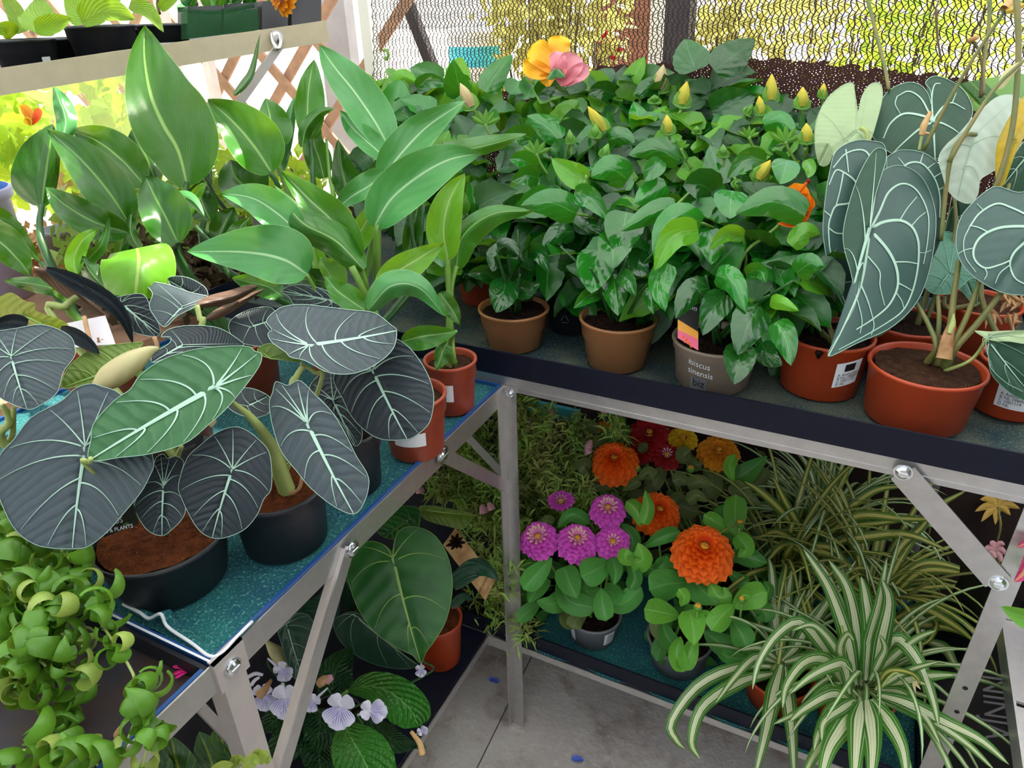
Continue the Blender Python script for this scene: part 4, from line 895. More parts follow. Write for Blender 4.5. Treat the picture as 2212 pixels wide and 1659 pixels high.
# stems down to the soil
def bottom(th, dx=0): v = origin(th); return v+np.array((dx, 0, .07))
def stem_to(th, pts, ts, w, mat='stem', end=None, name='stem'):
    P = [ray(x, y, t) for (x, y), t in zip(pts, ts)]
    if end is not None: P.append(np.array(end, float))
    k = max(10, 4*len(P)); Q = cat(P, k); d = (Q-CAM)@DV
    return MB().tube(Q, cat(np.array(w, float)[:, None], k)[:, 0]*d/CF, 8).build(name, mat, th, True)
for th, pts, ts, w, mt_ in [
 (sd, [(404,395),(392,470),(385,560)], [.98,.97,.96], [6,10,12], 'stem_d'), (se, [(91,440),(86,490),(105,560)], [.95,.94,.93], [5,7,9], 'stem_d'),
 (sc, [(815,485),(814,560),(810,650)], [.86,.88,.92], [9,9,11], 'stem'), (sb, [(760,575),(790,640),(800,680)], [.82,.83,.85], [8,8,9], 'stem'),
 (sb, [(776,570),(790,610),(802,660)], [.85,.86,.87], [6,6,8], 'stem'), (sa, [(966,555),(970,640),(972,720)], [.93,.94,.95], [7,6,9], 'stem'),
 (sa, [(986,575),(976,620),(972,690)], [.94,.94,.95], [5,5,8], 'stem'), (sf, [(582,372),(600,400),(612,460)], [.97,.98,1.0], [5,6,7], 'stem_d'),
 (sf, [(668,300),(675,350),(680,420)], [1.0,1.0,1.0], [4,5,6], 'stem_d'), (sf, [(705,300),(712,380),(722,450)], [1.0,1.0,1.0], [3,4,6], 'stem'),
 (sd, [(280,484),(286,520),(300,560)], [.93,.93,.95], [5,6,8], 'stem_d'), (sd, [(384,522),(388,560)], [.9,.95], [5,8], 'stem_d'), (sf, [(580,315),(600,350),(610,380)], [1.02,1.02,1.02], [4,5,6], 'stem'),
 (sc, [(838,345),(830,400),(822,460)], [.95,.95,.92], [5,6,8], 'stem'), (sc, [(885,450),(893,520),(900,600)], [1.0,1.0,1.0], [5,5,6], 'stem_d'), (sc, [(915,440),(908,540),(905,610)], [1.0,1.0,1.0], [4,5,6], 'stem_d'),
 (sb, [(662,592),(690,640),(720,690)], [.82,.84,.85], [4,5,7], 'stem'), (sb, [(645,505),(668,560),(690,640)], [.86,.87,.88], [5,5,7], 'stem_d'), (sf, [(470,215),(465,300),(462,420)], [1.03,1.03,1.03], [3,4,5], 'stem_d'),
 (sg, [(88,566),(110,600),(140,660)], [.82,.82,.84], [5,6,8], 'stem_d'), (sg, [(140,632),(150,650),(165,690)], [.8,.82,.84], [4,5,8], 'stem'), (sf, [(455,300),(452,420),(458,560)], [1.05,1.03,1.0], [5,6,8], 'stem_d'),
 (sa, [(985,716),(975,730),(970,760)], [.89,.92,.94], [4,5,9], 'stem'), (sf, [(498,600),(470,540),(440,500)], [.95,.95,.97], [5,5,5], 'stem_d')]:
    stem_to(th, pts, ts, w+[w[-1]*1.15], mt_, bottom(th, rnd(-.01, .01)))
MB().tube([bottom(sa)-np.array((0,0,.012)), bottom(sa)+np.array((0,0,.012)), bottom(sa)+np.array((.001,0,.04))], [.011, .008, .005], 10).build('stem_base', 'stem_p', sa, True)

# ---------------------------------------------------------------- black velvet alocasias
GA = 'dark velvet-leaved plants in black pots'
a1, q1 = potted('alocasia', 'dark velvet-leaved plant with pale veins in the nearest black pot', 'plant', (-.118, -.492, BZ), .0625, .060, 'black', 'soil_r', .8, GA, fill=.06)
a2, q2 = potted('alocasia', 'dark velvet plant with a thick pale stalk in the middle black pot', 'plant', (-.056, -.400, BZ), .0495, .072, 'black', 'soil_r', .86, GA, fill=.06)
a3, q3 = potted('alocasia', 'dark velvet plant in a black pot beside the white-labelled red pot', 'plant', (-.052, -.292, BZ), .039, .078, 'black', 'soil_d', .86, GA)
a4, q4 = potted('alocasia', 'dark velvet plant with twisted brown-backed leaves and a white card behind', 'plant', (-.21, -.40, BZ), .05, .06, 'black', 'soil_d', .84, GA)
a5, q5 = potted('alocasia', 'dark velvet plant with a cream rolled young leaf at left', 'plant', (-.24, -.495, BZ), .05, .06, 'black', 'soil_d', .84, GA)
K = 'aloc'
heart(a1, K, (184,965), (156,1187), [(156,1187),(190,1182),(230,1152),(271,1106),(306,1063),(325,1027),(333,1000),(318,940),(288,880),(254,846),(220,834),(197,828),(163,838),(130,867),(68,900),(29,949),(0,981),(-14,1020),(-5,1070),(27,1139),(68,1174),(108,1185)], .585, -.025, -.01, .008)
heart(a1, 'aloc_g', (464,836), (192,995), [(192,995),(195,949),(202,913),(247,864),(280,841),(303,809),(352,776),(417,755),(488,747),(537,748),(551,758),(566,765),(560,792),(527,838),(488,884),(449,919),(400,958),(325,981),(260,989)], .625, -.07, .05, .012)
heart(a1, 'aloc_k', (353,1050), (350,1158), [(350,1158),(372,1144),(393,1122),(401,1100),(395,1062),(390,1030),(397,998),(380,985),(363,990),(352,980),(336,990),(328,1017),(306,1055),(290,1090),(298,1117),(320,1147)], .618, -.012, -.006, .006)
heart(a1, 'aloc_k', (502,1014), (458,1163), [(458,1163),(488,1162),(529,1144),(556,1112),(570,1079),(587,1052),(583,981),(559,949),(529,927),(502,922),(466,935),(434,960),(404,989),(385,1046),(391,1076),(415,1125),(434,1150)], .625, -.012, -.012, .008)
heart(a5, K, (24,770), (59,885), [(59,885),(91,874),(124,848),(137,805),(160,773),(163,753),(150,724),(94,701),(33,709),(0,714),(-40,720),(-70,770),(-60,830),(0,860),(10,866)], .61, -.03, -.02, .01)
heart(a2, K, (668,745), (858,714), [(858,714),(852,750),(825,779),(783,802),(741,809),(702,802),(659,779),(628,772),(616,760),(588,740),(578,721),(587,712),(575,695),(585,679),(611,662),(653,657),(702,662),(760,669),(809,675),(845,701)], .70, .03, -.11, .012)
heart(a3, 'aloc_k', (805,800), (880,950), [(880,950),(825,950),(786,929),(757,897),(741,864),(721,825),(728,800),(760,775),(812,752),(845,735),(858,732),(884,750),(910,783),(930,822),(938,861),(930,910),(907,936)], .75, -.045, .01, .01)
heart(a2, K, (664,914), (765,1112), [(765,1112),(788,1085),(798,1046),(792,1020),(770,985),(744,932),(715,887),(682,854),(655,826),(640,822),(622,832),(607,827),(594,825),(588,848),(581,871),(588,919),(607,975),(642,1020),(671,1055),(720,1094)], .655, -.04, -.02, .012)
heart(a4, 'aloc_k', (262,655), (343,722), [(345,705),(342,726),(309,724),(283,714),(258,690),(241,650),(262,640),(309,636),(329,672)], .80, -.02, 0, .004)
heart(a4, K, (394,662), (355,704), [(355,706),(384,682),(423,662),(440,646),(449,640),(407,630),(358,613),(312,609),(329,633),(322,659),(332,682)], .77, -.03, .02, .01)
ribbon(a4, 'aloc_u', [(425,660),(460,652),(500,642),(540,625),(560,618)], 16, 12, .77, .83, .015, 'lance')
ribbon(a4, 'aloc_u', [(445,690),(480,672),(520,650),(575,622)], 10, 12, .79, .85, .01, 'lance')
heart(a4, 'aloc_k', (395,745), (329,783), [(329,783),(332,763),(365,742),(368,728),(348,727),(365,711),(407,703),(472,708),(521,737),(524,747),(480,752),(456,754),(374,770)], .72, -.04, .03, .008)
heart(a3, K, (715,650), (606,628), [(607,628),(637,615),(682,620),(721,636),(742,660),(715,668),(695,664),(640,660),(624,642)], .83, .02, -.03, .006)
heart(a4, 'aloc_k', (540,706), (596,688), [(500,690),(540,668),(585,664),(600,690),(602,740),(560,748),(515,738),(495,715)], .82, .02, -.03, .006)
heart(a4, 'aloc_k', (420,640), (362,605), [(362,602),(400,598),(440,618),(448,640),(420,645),(390,640)], .82, .01, 0, .004)
heart(a5, 'aloc_o', (275,790), (140,836), [(134,838),(143,799),(182,763),(228,747),(283,740),(309,740),(293,757),(244,789),(208,818),(182,831)], .68, -.03, .04, .006, veins='soft', vmat='vein_y')
heart(a3, 'aloc_k', (720,865), (768,962), [(669,835),(715,800),(760,860),(783,936),(767,964),(741,920),(700,870)], .775, -.03, 0, .006)
heart(a2, 'aloc_k', (534,877), (578,856), [(492,877),(527,838),(579,854),(584,880),(575,896),(537,902)], .715, .01, -.03, .006)
heart(a5, 'aloc_lime', (48,680), (130,715), [(0,640),(25,632),(55,650),(75,655),(80,672),(130,690),(148,705),(120,712),(60,708),(0,700),(-30,690),(-30,650)], .72, .01, 0, .004, veins='soft', vmat='vein_y', edge=False)
heart(a5, 'aloc_o', (585,775), (560,755), [(556,755),(580,742),(610,750),(640,770),(650,782),(610,778),(570,770)], .74, .01, 0, .004, veins='soft', vmat='vein_y')
ribbon(a4, 'aloc_u', [(78,582),(110,590),(150,620),(195,655),(240,690)], 10, 24, .76, .80, .012, 'lance', nt=18)
ribbon(a4, 'aloc_k', [(100,580),(170,612),(235,650),(270,690),(288,745)], 18, 20, .77, .79, -.015, 'lance', nt=18)
ribbon(a5, 'aloc_k', [(130,712),(165,725),(195,745),(216,765)], 14, 18, .69, .68, -.01, 'ovate')
ribbon(a5, 'aloc_k', [(60,700),(30,695),(0,700),(-40,720)], 20, 16, .66, .66, -.01, 'ovate')
def spindle(parent, mat, P, t0, t1, w, name):
    k = 16; Q = cat(P, k); t = np.linspace(t0, t1, k); ww = cat(np.array(w, float)[:, None], k)[:, 0]; C_ = rays(Q, t); mb = MB(); n = 14; T = np.gradient(C_, axis=0); T /= np.linalg.norm(T, axis=1)[:, None]
    V = np.zeros((k, n+1, 3)); U = np.zeros((k, n+1, 2))
    for i in range(k):
        a = np.cross(T[i], DV); a /= np.linalg.norm(a); b = np.cross(T[i], a)
        for j in range(n+1):
            an = 2*PI*j/n; V[i, j] = C_[i]+max(ww[i], .4)*t[i]/CF*(1+.06*math.sin(3*an+i*.3))*(a*math.cos(an)+b*math.sin(an)); U[i, j] = (j/n, i/k)
    return mb.grid(V, U).build(name, mat, parent, True)
spindle(a5, 'bud', [(207,838),(240,815),(285,782),(322,758),(343,752)], .64, .66, [12, 27, 25, 12, 3], 'rolled_leaf')
spindle(a1, 'bud', [(452,915),(456,912),(462,905)], .66, .66, [10, 9, 7], 'rolled_leaf')
for th, pts, ts, w, mt_ in [
 (a2, [(500,867),(545,905),(585,960),(600,1005)], [.64,.66,.69,.70], [5,9,13,17], 'stem_p'), (a2, [(655,790),(640,815),(628,850)], [.70,.70,.70], [6,7,8], 'stem_p'),
 (a2, [(650,785),(680,805),(692,830)], [.71,.72,.72], [4,5,5], 'stem_p'), (a4, [(425,660),(432,690),(434,715)], [.77,.77,.77], [6,6,7], 'stem_p'), (a4, [(165,642),(140,662),(118,690)], [.78,.77,.77], [7,8,8], 'stem_p'),
 (a1, [(392,965),(384,985),(378,1010)], [.64,.65,.66], [5,6,6], 'stem_p'), (a5, [(5,875),(22,910),(10,960)], [.62,.63,.64], [6,9,9], 'stem_p'), (a2, [(655,1010),(642,1060)], [.68,.70], [4,4], 'stick'),
 (a1, [(196,990),(194,998),(190,1010)], [.566,.57,.575], [5,6,4], 'stem_p'), (a5, [(30,880),(28,930),(30,990)], [.62,.64,.66], [5,6,6], 'stem_p')]:
    stem_to(th, pts, ts, w+[w[-1]*1.1], mt_, bottom(th, rnd(-.01, .02))-np.array((0, 0, .012)))
# cards and tags
card(a4, 'plant_card', 'pwhite', [ray(140,700,.76), ray(228,682,.77), ray(250,744,.755), ray(152,752,.75)])
MB().tube(cat([ray(182,684,.755), ray(188,712,.75), ray(196,742,.745)], 5), .0024, 6).build('card_stick', 'stick', a4, True)
MB().tube(cat([ray(333,728,.74), ray(338,740,.74), ray(342,756,.74)], 5), .0024, 6).build('card_stick', 'stick', a4, True)
th_ = MB(); pc = ray(218, 738, .752)
e1 = ray(230, 735, .752)-pc; e1 /= np.linalg.norm(e1); e2 = ray(216, 728, .752)-pc; e2 /= np.linalg.norm(e2); o_ = pc-DV*.004
th_.tube([o_, o_+e2*.004], .0012, 8).tube([o_+e1*.003+e2*.001, o_+e1*.005+e2*.001], .0004, 5).tube([o_-e2*.001, o_+e2*.0005], .0017, 8); th_.build('thermometer_mark', 'dryc', a4)
tk = card(a1, 'black_plant_tag', 'tagk', [ray(205,1120,.60), ray(285,1075,.605), ray(300,1130,.615), ray(225,1160,.61)])
o_ = ray(256, 1125, .602); ex = ray(276, 1132, .603)-ray(236, 1141, .603); ey = ray(254, 1120, .603)-ray(258, 1150, .603)
flat_text(tk, 'US', .0064, o_, ex, ey, 'white'); flat_text(tk, 'KS & PLANTS', .0046, ray(254, 1143, .600), ex, ey, 'white')
lm_ = local_leaf('leaf_mark', 'stem_d', 'ovate', .45, 0, 0); put('leaf_mark', lm_, tk, frame(ray(266,1137,.602)-origin(tk), ray(280,1127,.602)-ray(266,1137,.602), -DV, .006))
tk2 = card(a2, 'black_plant_tag', 'tagk', [ray(385,950,.69), ray(440,938,.69), ray(432,990,.69), ray(380,1000,.69)])
flat_text(tk2, 'LOWCARE', .0035, ray(405, 968, .688), ray(420, 962, .688)-ray(390, 974, .688), ray(403, 955, .688)-ray(407, 975, .688), 'ink_grey')

# ---------------------------------------------------------------- hibiscus plants on the right bench
GH = 'potted hibiscus on the right bench'
BR = .7826
hib = []
def hibiscus(label, c, R, h, mat, **k):
    t, p = potted('hibiscus_plant', label, 'plant', (c[0], c[1], BR), R, h, mat, 'soil_d', group=GH, **k); hib.append((t, p)); return t, p
h1, hp1 = hibiscus('hibiscus in tan brown pot at the left corner of the right bench', (-.027, .091), .054, .062, 'brown', tp=.80, rim=.42)
h2, hp2 = hibiscus('hibiscus in tan brown pot, the middle of the front row', (.140, .093), .0555, .073, 'brown', tp=.78, rim=.36)
h3, hp3 = hibiscus('hibiscus in lettered grey pot with the orange sunset tag', (.280, .092), .0585, .066, 'grey', tp=.84, rim=.2)
h4, hp4 = hibiscus('hibiscus in black pot half hidden between the two tan brown pots', (.032, .185), .045, .074, 'black')
for k, (x, y, lab) in enumerate([(-.16, .24, 'hibiscus behind the broad bluish leaves, at the left end of the right bench'), (-.17, .42, 'hibiscus by the white post, beneath the netting clip'), (.0, .46, 'hibiscus beneath the pink and yellow bloom by the netting'),
        (.16, .40, 'hibiscus with the upright cream bud in the back row by the netting'), (.15, .24, 'hibiscus behind the middle tan pot, with a tilted yellow bud'), (.28, .27, 'hibiscus with several yellow buds behind the grey pot'),
        (.33, .47, 'hibiscus with large lobed dark leaves against the netting'), (.40, .262, 'hibiscus with the orange open flower beside the anthurium'), (.46, .42, 'hibiscus with paired yellow buds behind the pale anthurium leaf'), (-.02, .30, 'hibiscus with star-shaped open sepals behind the broad bluish leaves')]):
    hibiscus(lab, (x, y), .05, .066, ['terra', 'black', 'grey'][k % 3])
HB = np.array([p.c for _, p in hib])
# lettering and tags on the front pots
az = toward_cam(hp3.c)
lt = hp3.patch(az-.33, .006, .026, .22, 'grey2', 'pale_patch')
hp3.text(az-.34, .047, 'ibiscus', .0125, 'white', -.10); hp3.text(az-.30, .034, 'sinensis', .0125, 'white', -.10); hp3.text(az-.32, .018, 'biz', .017, 'ink', -.05, parent=lt)
tg = card(h3, 'picture_tag', 'tag_or', [ray(1464,690,.868), ray(1508,717,.868), ray(1508,757,.868), ray(1464,730,.868)])
tg2 = card(h3, 'tag_top', 'tagk', [ray(1476,640,.869), ray(1508,650,.869), ray(1508,717,.869), ray(1464,690,.869), ray(1464,672,.869)])
card(tg, 'pink_print', 'tag_pk', [ray(1464,712,.8672), ray(1508,733,.8672), ray(1508,757,.8672), ray(1464,730,.8672)], .0002)
ex = ray(1508,671,.868)-ray(1476,660,.868); flat_text(tg2, 'rum', .0088, ray(1494, 664, .8678), ex, UV_, 'white')
for q in ((1476, 728), (1483, 734), (1489, 742), (1480, 738), (1493, 748)):
    p = ray(*q, .8668); MB().tube([p, p+DV*.0003], .0016, 8).build('flower_print', 'p_hor', tg)
# recycling triangle on the black pot behind
for k in range(3):
    a, b = [hp4.c+np.array((0, 0, .03))]*2
    def tp_(f): aa = toward_cam(hp4.c)-.28+.16*math.cos(f); r = hp4.rad(.03)+.001; return (hp4.c[0]+r*math.cos(aa), hp4.c[1]+r*math.sin(aa), hp4.c[2]+.030+.007*math.sin(f))
    MB().bar(tp_(PI/2+k*2.094+.25), tp_(PI/2+(k+1)*2.094-.25), .0008, .0006, DV).build('recycling_mark', 'ink_grey', h4)
def tH(x, y): return float(np.interp(y, [100, 200, 300, 450, 600, 800], [1.36, 1.24, 1.10, .96, .91, .87]))+(1550-x)*.0003
def owner(p): return hib[int(np.argmin(((HB[:, :2]-p[:2])**2).sum(1)))][0]
front = [h1, h2, h3]
def fown(x): return h1 if x < 1215 else (h2 if x < 1425 else h3)
A, D, Y_ = 'hib', 'hib_d', 'hib_y'
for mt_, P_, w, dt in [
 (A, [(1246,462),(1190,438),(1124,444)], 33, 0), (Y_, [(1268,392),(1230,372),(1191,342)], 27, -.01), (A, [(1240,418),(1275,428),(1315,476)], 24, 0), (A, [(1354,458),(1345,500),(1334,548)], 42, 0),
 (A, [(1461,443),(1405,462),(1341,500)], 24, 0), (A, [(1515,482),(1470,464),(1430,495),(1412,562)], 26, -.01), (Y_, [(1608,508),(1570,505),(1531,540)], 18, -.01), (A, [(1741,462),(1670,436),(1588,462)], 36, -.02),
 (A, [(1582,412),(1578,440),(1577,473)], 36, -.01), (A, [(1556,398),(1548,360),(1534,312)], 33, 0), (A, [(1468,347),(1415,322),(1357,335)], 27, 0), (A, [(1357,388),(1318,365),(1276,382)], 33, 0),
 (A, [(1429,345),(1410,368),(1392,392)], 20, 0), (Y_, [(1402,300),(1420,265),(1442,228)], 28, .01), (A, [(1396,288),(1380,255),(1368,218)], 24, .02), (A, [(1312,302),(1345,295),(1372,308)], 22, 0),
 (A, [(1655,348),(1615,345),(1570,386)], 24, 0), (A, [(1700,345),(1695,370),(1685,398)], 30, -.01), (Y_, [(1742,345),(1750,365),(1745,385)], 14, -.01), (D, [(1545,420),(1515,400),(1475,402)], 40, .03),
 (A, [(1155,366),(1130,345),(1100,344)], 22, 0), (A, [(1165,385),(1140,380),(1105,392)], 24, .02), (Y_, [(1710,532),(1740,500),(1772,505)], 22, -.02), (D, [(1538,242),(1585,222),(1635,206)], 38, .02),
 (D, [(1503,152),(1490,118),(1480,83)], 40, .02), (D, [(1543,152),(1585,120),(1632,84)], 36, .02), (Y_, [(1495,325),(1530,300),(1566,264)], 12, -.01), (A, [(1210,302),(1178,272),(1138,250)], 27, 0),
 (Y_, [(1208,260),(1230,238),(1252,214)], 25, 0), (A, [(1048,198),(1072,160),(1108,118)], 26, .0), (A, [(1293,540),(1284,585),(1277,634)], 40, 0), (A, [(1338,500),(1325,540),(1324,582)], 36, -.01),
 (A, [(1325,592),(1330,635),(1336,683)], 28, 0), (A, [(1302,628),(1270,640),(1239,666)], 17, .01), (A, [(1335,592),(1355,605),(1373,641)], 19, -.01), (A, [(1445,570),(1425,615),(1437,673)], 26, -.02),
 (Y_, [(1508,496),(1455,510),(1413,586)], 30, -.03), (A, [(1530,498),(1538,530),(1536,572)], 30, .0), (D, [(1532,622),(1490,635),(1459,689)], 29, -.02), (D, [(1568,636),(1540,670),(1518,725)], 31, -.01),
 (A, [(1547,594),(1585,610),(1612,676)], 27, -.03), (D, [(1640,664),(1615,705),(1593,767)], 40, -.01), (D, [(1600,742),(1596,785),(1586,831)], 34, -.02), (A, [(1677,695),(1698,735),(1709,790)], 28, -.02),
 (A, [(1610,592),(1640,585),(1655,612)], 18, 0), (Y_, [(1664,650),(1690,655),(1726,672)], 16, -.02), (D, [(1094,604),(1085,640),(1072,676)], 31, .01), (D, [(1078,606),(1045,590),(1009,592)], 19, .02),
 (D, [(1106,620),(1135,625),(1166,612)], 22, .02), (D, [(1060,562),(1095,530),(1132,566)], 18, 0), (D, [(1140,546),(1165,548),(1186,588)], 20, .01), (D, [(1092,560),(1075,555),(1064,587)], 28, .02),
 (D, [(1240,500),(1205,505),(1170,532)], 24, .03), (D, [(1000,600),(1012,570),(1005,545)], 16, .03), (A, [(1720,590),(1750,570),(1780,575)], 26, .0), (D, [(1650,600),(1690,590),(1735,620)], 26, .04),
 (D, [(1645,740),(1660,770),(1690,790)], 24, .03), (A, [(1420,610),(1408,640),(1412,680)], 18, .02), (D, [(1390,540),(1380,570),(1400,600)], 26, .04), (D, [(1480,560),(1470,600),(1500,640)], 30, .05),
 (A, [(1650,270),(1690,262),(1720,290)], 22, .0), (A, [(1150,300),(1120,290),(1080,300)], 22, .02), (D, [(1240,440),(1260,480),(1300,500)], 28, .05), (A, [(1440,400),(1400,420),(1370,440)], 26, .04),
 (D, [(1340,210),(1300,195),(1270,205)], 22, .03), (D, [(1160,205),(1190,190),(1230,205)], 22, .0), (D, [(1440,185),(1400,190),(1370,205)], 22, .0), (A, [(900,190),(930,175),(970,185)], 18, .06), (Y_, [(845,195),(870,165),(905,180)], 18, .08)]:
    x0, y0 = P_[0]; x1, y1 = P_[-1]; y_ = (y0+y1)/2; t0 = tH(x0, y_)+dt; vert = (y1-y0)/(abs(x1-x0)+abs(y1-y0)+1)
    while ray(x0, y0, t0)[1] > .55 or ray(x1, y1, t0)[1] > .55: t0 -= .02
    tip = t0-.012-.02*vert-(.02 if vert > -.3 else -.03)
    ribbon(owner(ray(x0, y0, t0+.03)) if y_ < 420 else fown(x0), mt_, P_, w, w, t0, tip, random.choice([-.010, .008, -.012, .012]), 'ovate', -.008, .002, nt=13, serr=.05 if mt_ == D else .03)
HL = {m_: [local_leaf('hibiscus_leaf', m_, 'ovate', rnd(.62, .8), rnd(.1, .4), rnd(.1, .3), .035, 9, .07) for _ in range(4)] for m_ in (A, D, Y_)}
top = lambda x: float(np.interp(x, [820, 900, 1040, 1120, 1300, 1400, 1650, 1790], [178, 172, 168, 196, 190, 172, 195, 265]))
bot = lambda x: float(np.interp(x, [820, 980, 1180, 1250, 1430, 1500, 1720, 1790], [430, 570, 590, 630, 640, 610, 730, 560]))
cnt = {}
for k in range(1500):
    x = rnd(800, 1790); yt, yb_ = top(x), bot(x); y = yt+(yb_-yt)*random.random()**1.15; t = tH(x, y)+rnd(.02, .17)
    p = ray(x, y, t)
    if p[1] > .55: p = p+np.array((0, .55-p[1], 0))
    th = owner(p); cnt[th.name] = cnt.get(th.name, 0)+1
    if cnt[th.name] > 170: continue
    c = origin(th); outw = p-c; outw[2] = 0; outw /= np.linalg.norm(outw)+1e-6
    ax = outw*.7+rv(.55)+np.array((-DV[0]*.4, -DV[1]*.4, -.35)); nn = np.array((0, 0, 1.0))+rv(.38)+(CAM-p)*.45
    mk = D if (y > yt+90 and random.random() < .5) or (x > 1250 and y < yt+70 and random.random() < .6) else (Y_ if random.random() < (.36 if y < 420 else .08) else A)  # deeper filler leaves often take the dark copy: interior shade put into colour
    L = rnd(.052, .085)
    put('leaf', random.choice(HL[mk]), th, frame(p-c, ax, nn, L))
for th, p in hib:
    c = origin(th); hgt = .11 if th in front else .13
    for k in range(5):
        a = rnd(0, 2*PI); r1 = rnd(.03, .11); e = c+np.array((r1*math.cos(a), r1*math.sin(a), p.h+hgt*rnd(.7, 1))); s0 = c+np.array((rnd(-.01, .01), rnd(-.01, .01), p.h*.85))
        MB().tube(cat([s0, (s0+e)/2+np.array((r1*.1*math.cos(a), r1*.1*math.sin(a), .02)), e], 7), [.003, .003, .0027, .0024, .002, .0018, .0014], 6).build('stem', 'stem_d', th, True)
def bud(x, y, dx, dy, wpx, mat, t=None, sep=.6):
    """hibiscus bud: calyx at (x, y), tip offset (dx, dy)"""
    t = (tH(x, y)-.012) if t is None else t; th = owner(ray(x, y, t+.03)); e = np.array((x+dx, y+dy)); b0 = np.array((x, y)); d = e-b0
    spindle(th, mat, [b0, b0+d*.3, b0+d*.65, e], t, t, [wpx*.55, wpx, wpx*.8, 1.2], 'bud')
    n = np.array((-d[1], d[0]))/np.hypot(*d)
    for s_, o_ in ((-1, .9), (1, .9), (0, 0)):
        a = b0-d*.12; m_ = b0+d*.18+n*s_*wpx*o_*1.05; ribbon(th, 'sepal', [a, m_, b0+d*sep+n*s_*wpx*.75], wpx*.58, wpx*.58, t-.002, t-.007, .003, 'lance', nt=7, name='sepal')
    for s_ in (-1, 1): ribbon(th, 'sepal', [b0-d*.1, b0-d*.02+n*s_*wpx*1.1, b0+d*.1+n*s_*wpx*1.6], wpx*.12, wpx*.12, t-.003, t-.008, 0, 'line', nt=6, name='bract')
    tube_px(th, 'stem', [b0-d*.1, b0-d*.3+n*2, b0-d*.1-np.array((0, -1))*26], [t, t+.004, t+.01], [3.5, 2.6, 2.2], 'bud_stalk')
for b in [(1423,196,10,-56,15,'p_budp'), (1472,228,12,-52,14,'p_bud'), (1306,284,-36,-54,13,'p_bud'), (1444,288,-4,-40,12,'p_bud'), (1665,218,2,-58,13,'p_bud'), (1732,232,2,-44,13,'p_bud'), (1644,246,-4,-38,10,'p_bud'),
          (1742,308,0,-42,13,'p_bud'), (1636,390,28,-44,15,'p_bud'), (1233,308,-3,-28,8,'sepal'), (1285,296,2,-28,10,'sepal'), (1304,338,10,-28,9,'sepal'), (1381,210,0,-26,9,'sepal'), (1414,222,0,-18,11,'sepal'),
          (1562,338,0,-26,10,'sepal'), (1612,246,14,-20,8,'sepal'), (1505,288,0,-16,8,'sepal'), (1020,232,-26,-52,13,'p_budp'), (1150,176,-16,-24,8,'p_budp'), (1776,210,4,-30,8,'p_bud'), (1265,390,-10,30,8,'sepal'), (1590,392,6,24,9,'sepal')]: bud(*b)
def star(x, y, r, t=None):
    t = (tH(x, y)-.02) if t is None else t; th = owner(ray(x, y, t+.03))
    for a in (-2.6, -2.05, -1.5, -.95, -.4): ribbon(th, 'sepal', [(x, y), (x+.5*r*math.cos(a)*1.2, y+.5*r*math.sin(a)), (x+r*math.cos(a), y+r*math.sin(a))], r*.17, r*.17, t, t-.008, .003, 'lance', nt=7, name='sepal')
    tube_px(th, 'stem', [(x, y), (x+8, y+18), (x+24, y+45)], [t, t+.004, t+.01], [4, 3, 2.5], 'stem')
star(1158, 332, 34); star(1696, 306, 38); star(1048, 268, 34); star(1617, 296, 26); star(1470, 320, 22)
# open blooms
fb = hib[6][0]; tb = 1.26
for mt_, P_, wl, wr in [('p_hyell', [(1200,160),(1172,120),(1148,98)], 30, 28), ('p_hyell', [(1200,158),(1165,148),(1130,132)], 26, 16), ('p_hyell', [(1202,160),(1180,168),(1168,178)], 20, 14), ('p_hyell', [(1212,140),(1208,100),(1210,76)], 24, 24), ('p_hyell', [(1215,150),(1218,166),(1230,180)], 14, 14)]:
    ribbon(fb, mt_, P_, wl, wr, tb, tb+.01, -.012, 'obov', -.006, .006, nt=14, name='petal')
for P_, wl, wr in [([(1212,186),(1228,150),(1246,116)], 30, 26), ([(1216,186),(1240,160),(1272,142)], 16, 22), ([(1208,180),(1205,145),(1198,110)], 16, 22)]:
    ribbon(fb, 'p_hpink', P_, wl, wr, tb-.02, tb-.03, -.012, 'obov', -.004, .005, nt=14, name='petal')
ribbon(fb, 'streli_b', [(1182,172),(1200,148),(1222,166)], 4, 18, tb-.035, tb-.04, .006, 'oval', nt=12)
fo = hib[11][0]; to = .915
for mt_, P_, wl, wr in [('p_hor', [(1700,470),(1725,440),(1716,395)], 34, 26), ('p_hor', [(1690,478),(1735,470),(1748,425)], 14, 10), ('p_hor', [(1712,440),(1738,432),(1752,455)], 16, 12), ('p_hor', [(1680,482),(1715,482),(1745,468)], 6, 10)]:
    ribbon(fo, mt_, P_, wl, wr, to+.01, to-.01, -.016, 'obov', 0, .006, nt=14, name='petal')
tube_px(fo, 'p_hor', [(1712,430),(1730,410),(1745,392)], [to-.01, to-.02, to-.03], [4, 4, 3], 'stamen_column'); tube_px(fo, 'p_red', [(1744,394),(1749,388)], [to-.03, to-.032], [5, 4], 'stigma', k=3)
tube_px(h3, 'stem', [(1688,482),(1655,510),(1610,545),(1585,610)], [.925, .93, .93, .94], [4, 4, 4, 4], 'stem')
for P_ in ([(1517,482),(1560,500),(1610,520)], [(1461,443),(1480,425),(1500,405)], [(1650,400),(1610,440),(1585,500)], [(1246,462),(1280,470),(1310,490)], [(1604,506),(1612,560),(1600,620)], [(1230,310),(1222,340),(1226,380)], [(1300,345),(1288,385),(1280,420)], [(1740,320),(1738,350),(1730,380)], [(1470,240),(1455,265),(1440,290)]):
    t_ = tH(*P_[0])+.0; tube_px(owner(ray(*P_[0], t_)) if P_[0][1] < 420 else fown(P_[0][0]), 'stem', P_, [t_, t_+.02, t_+.05], [3.2, 3.2, 3.5], 'stem')

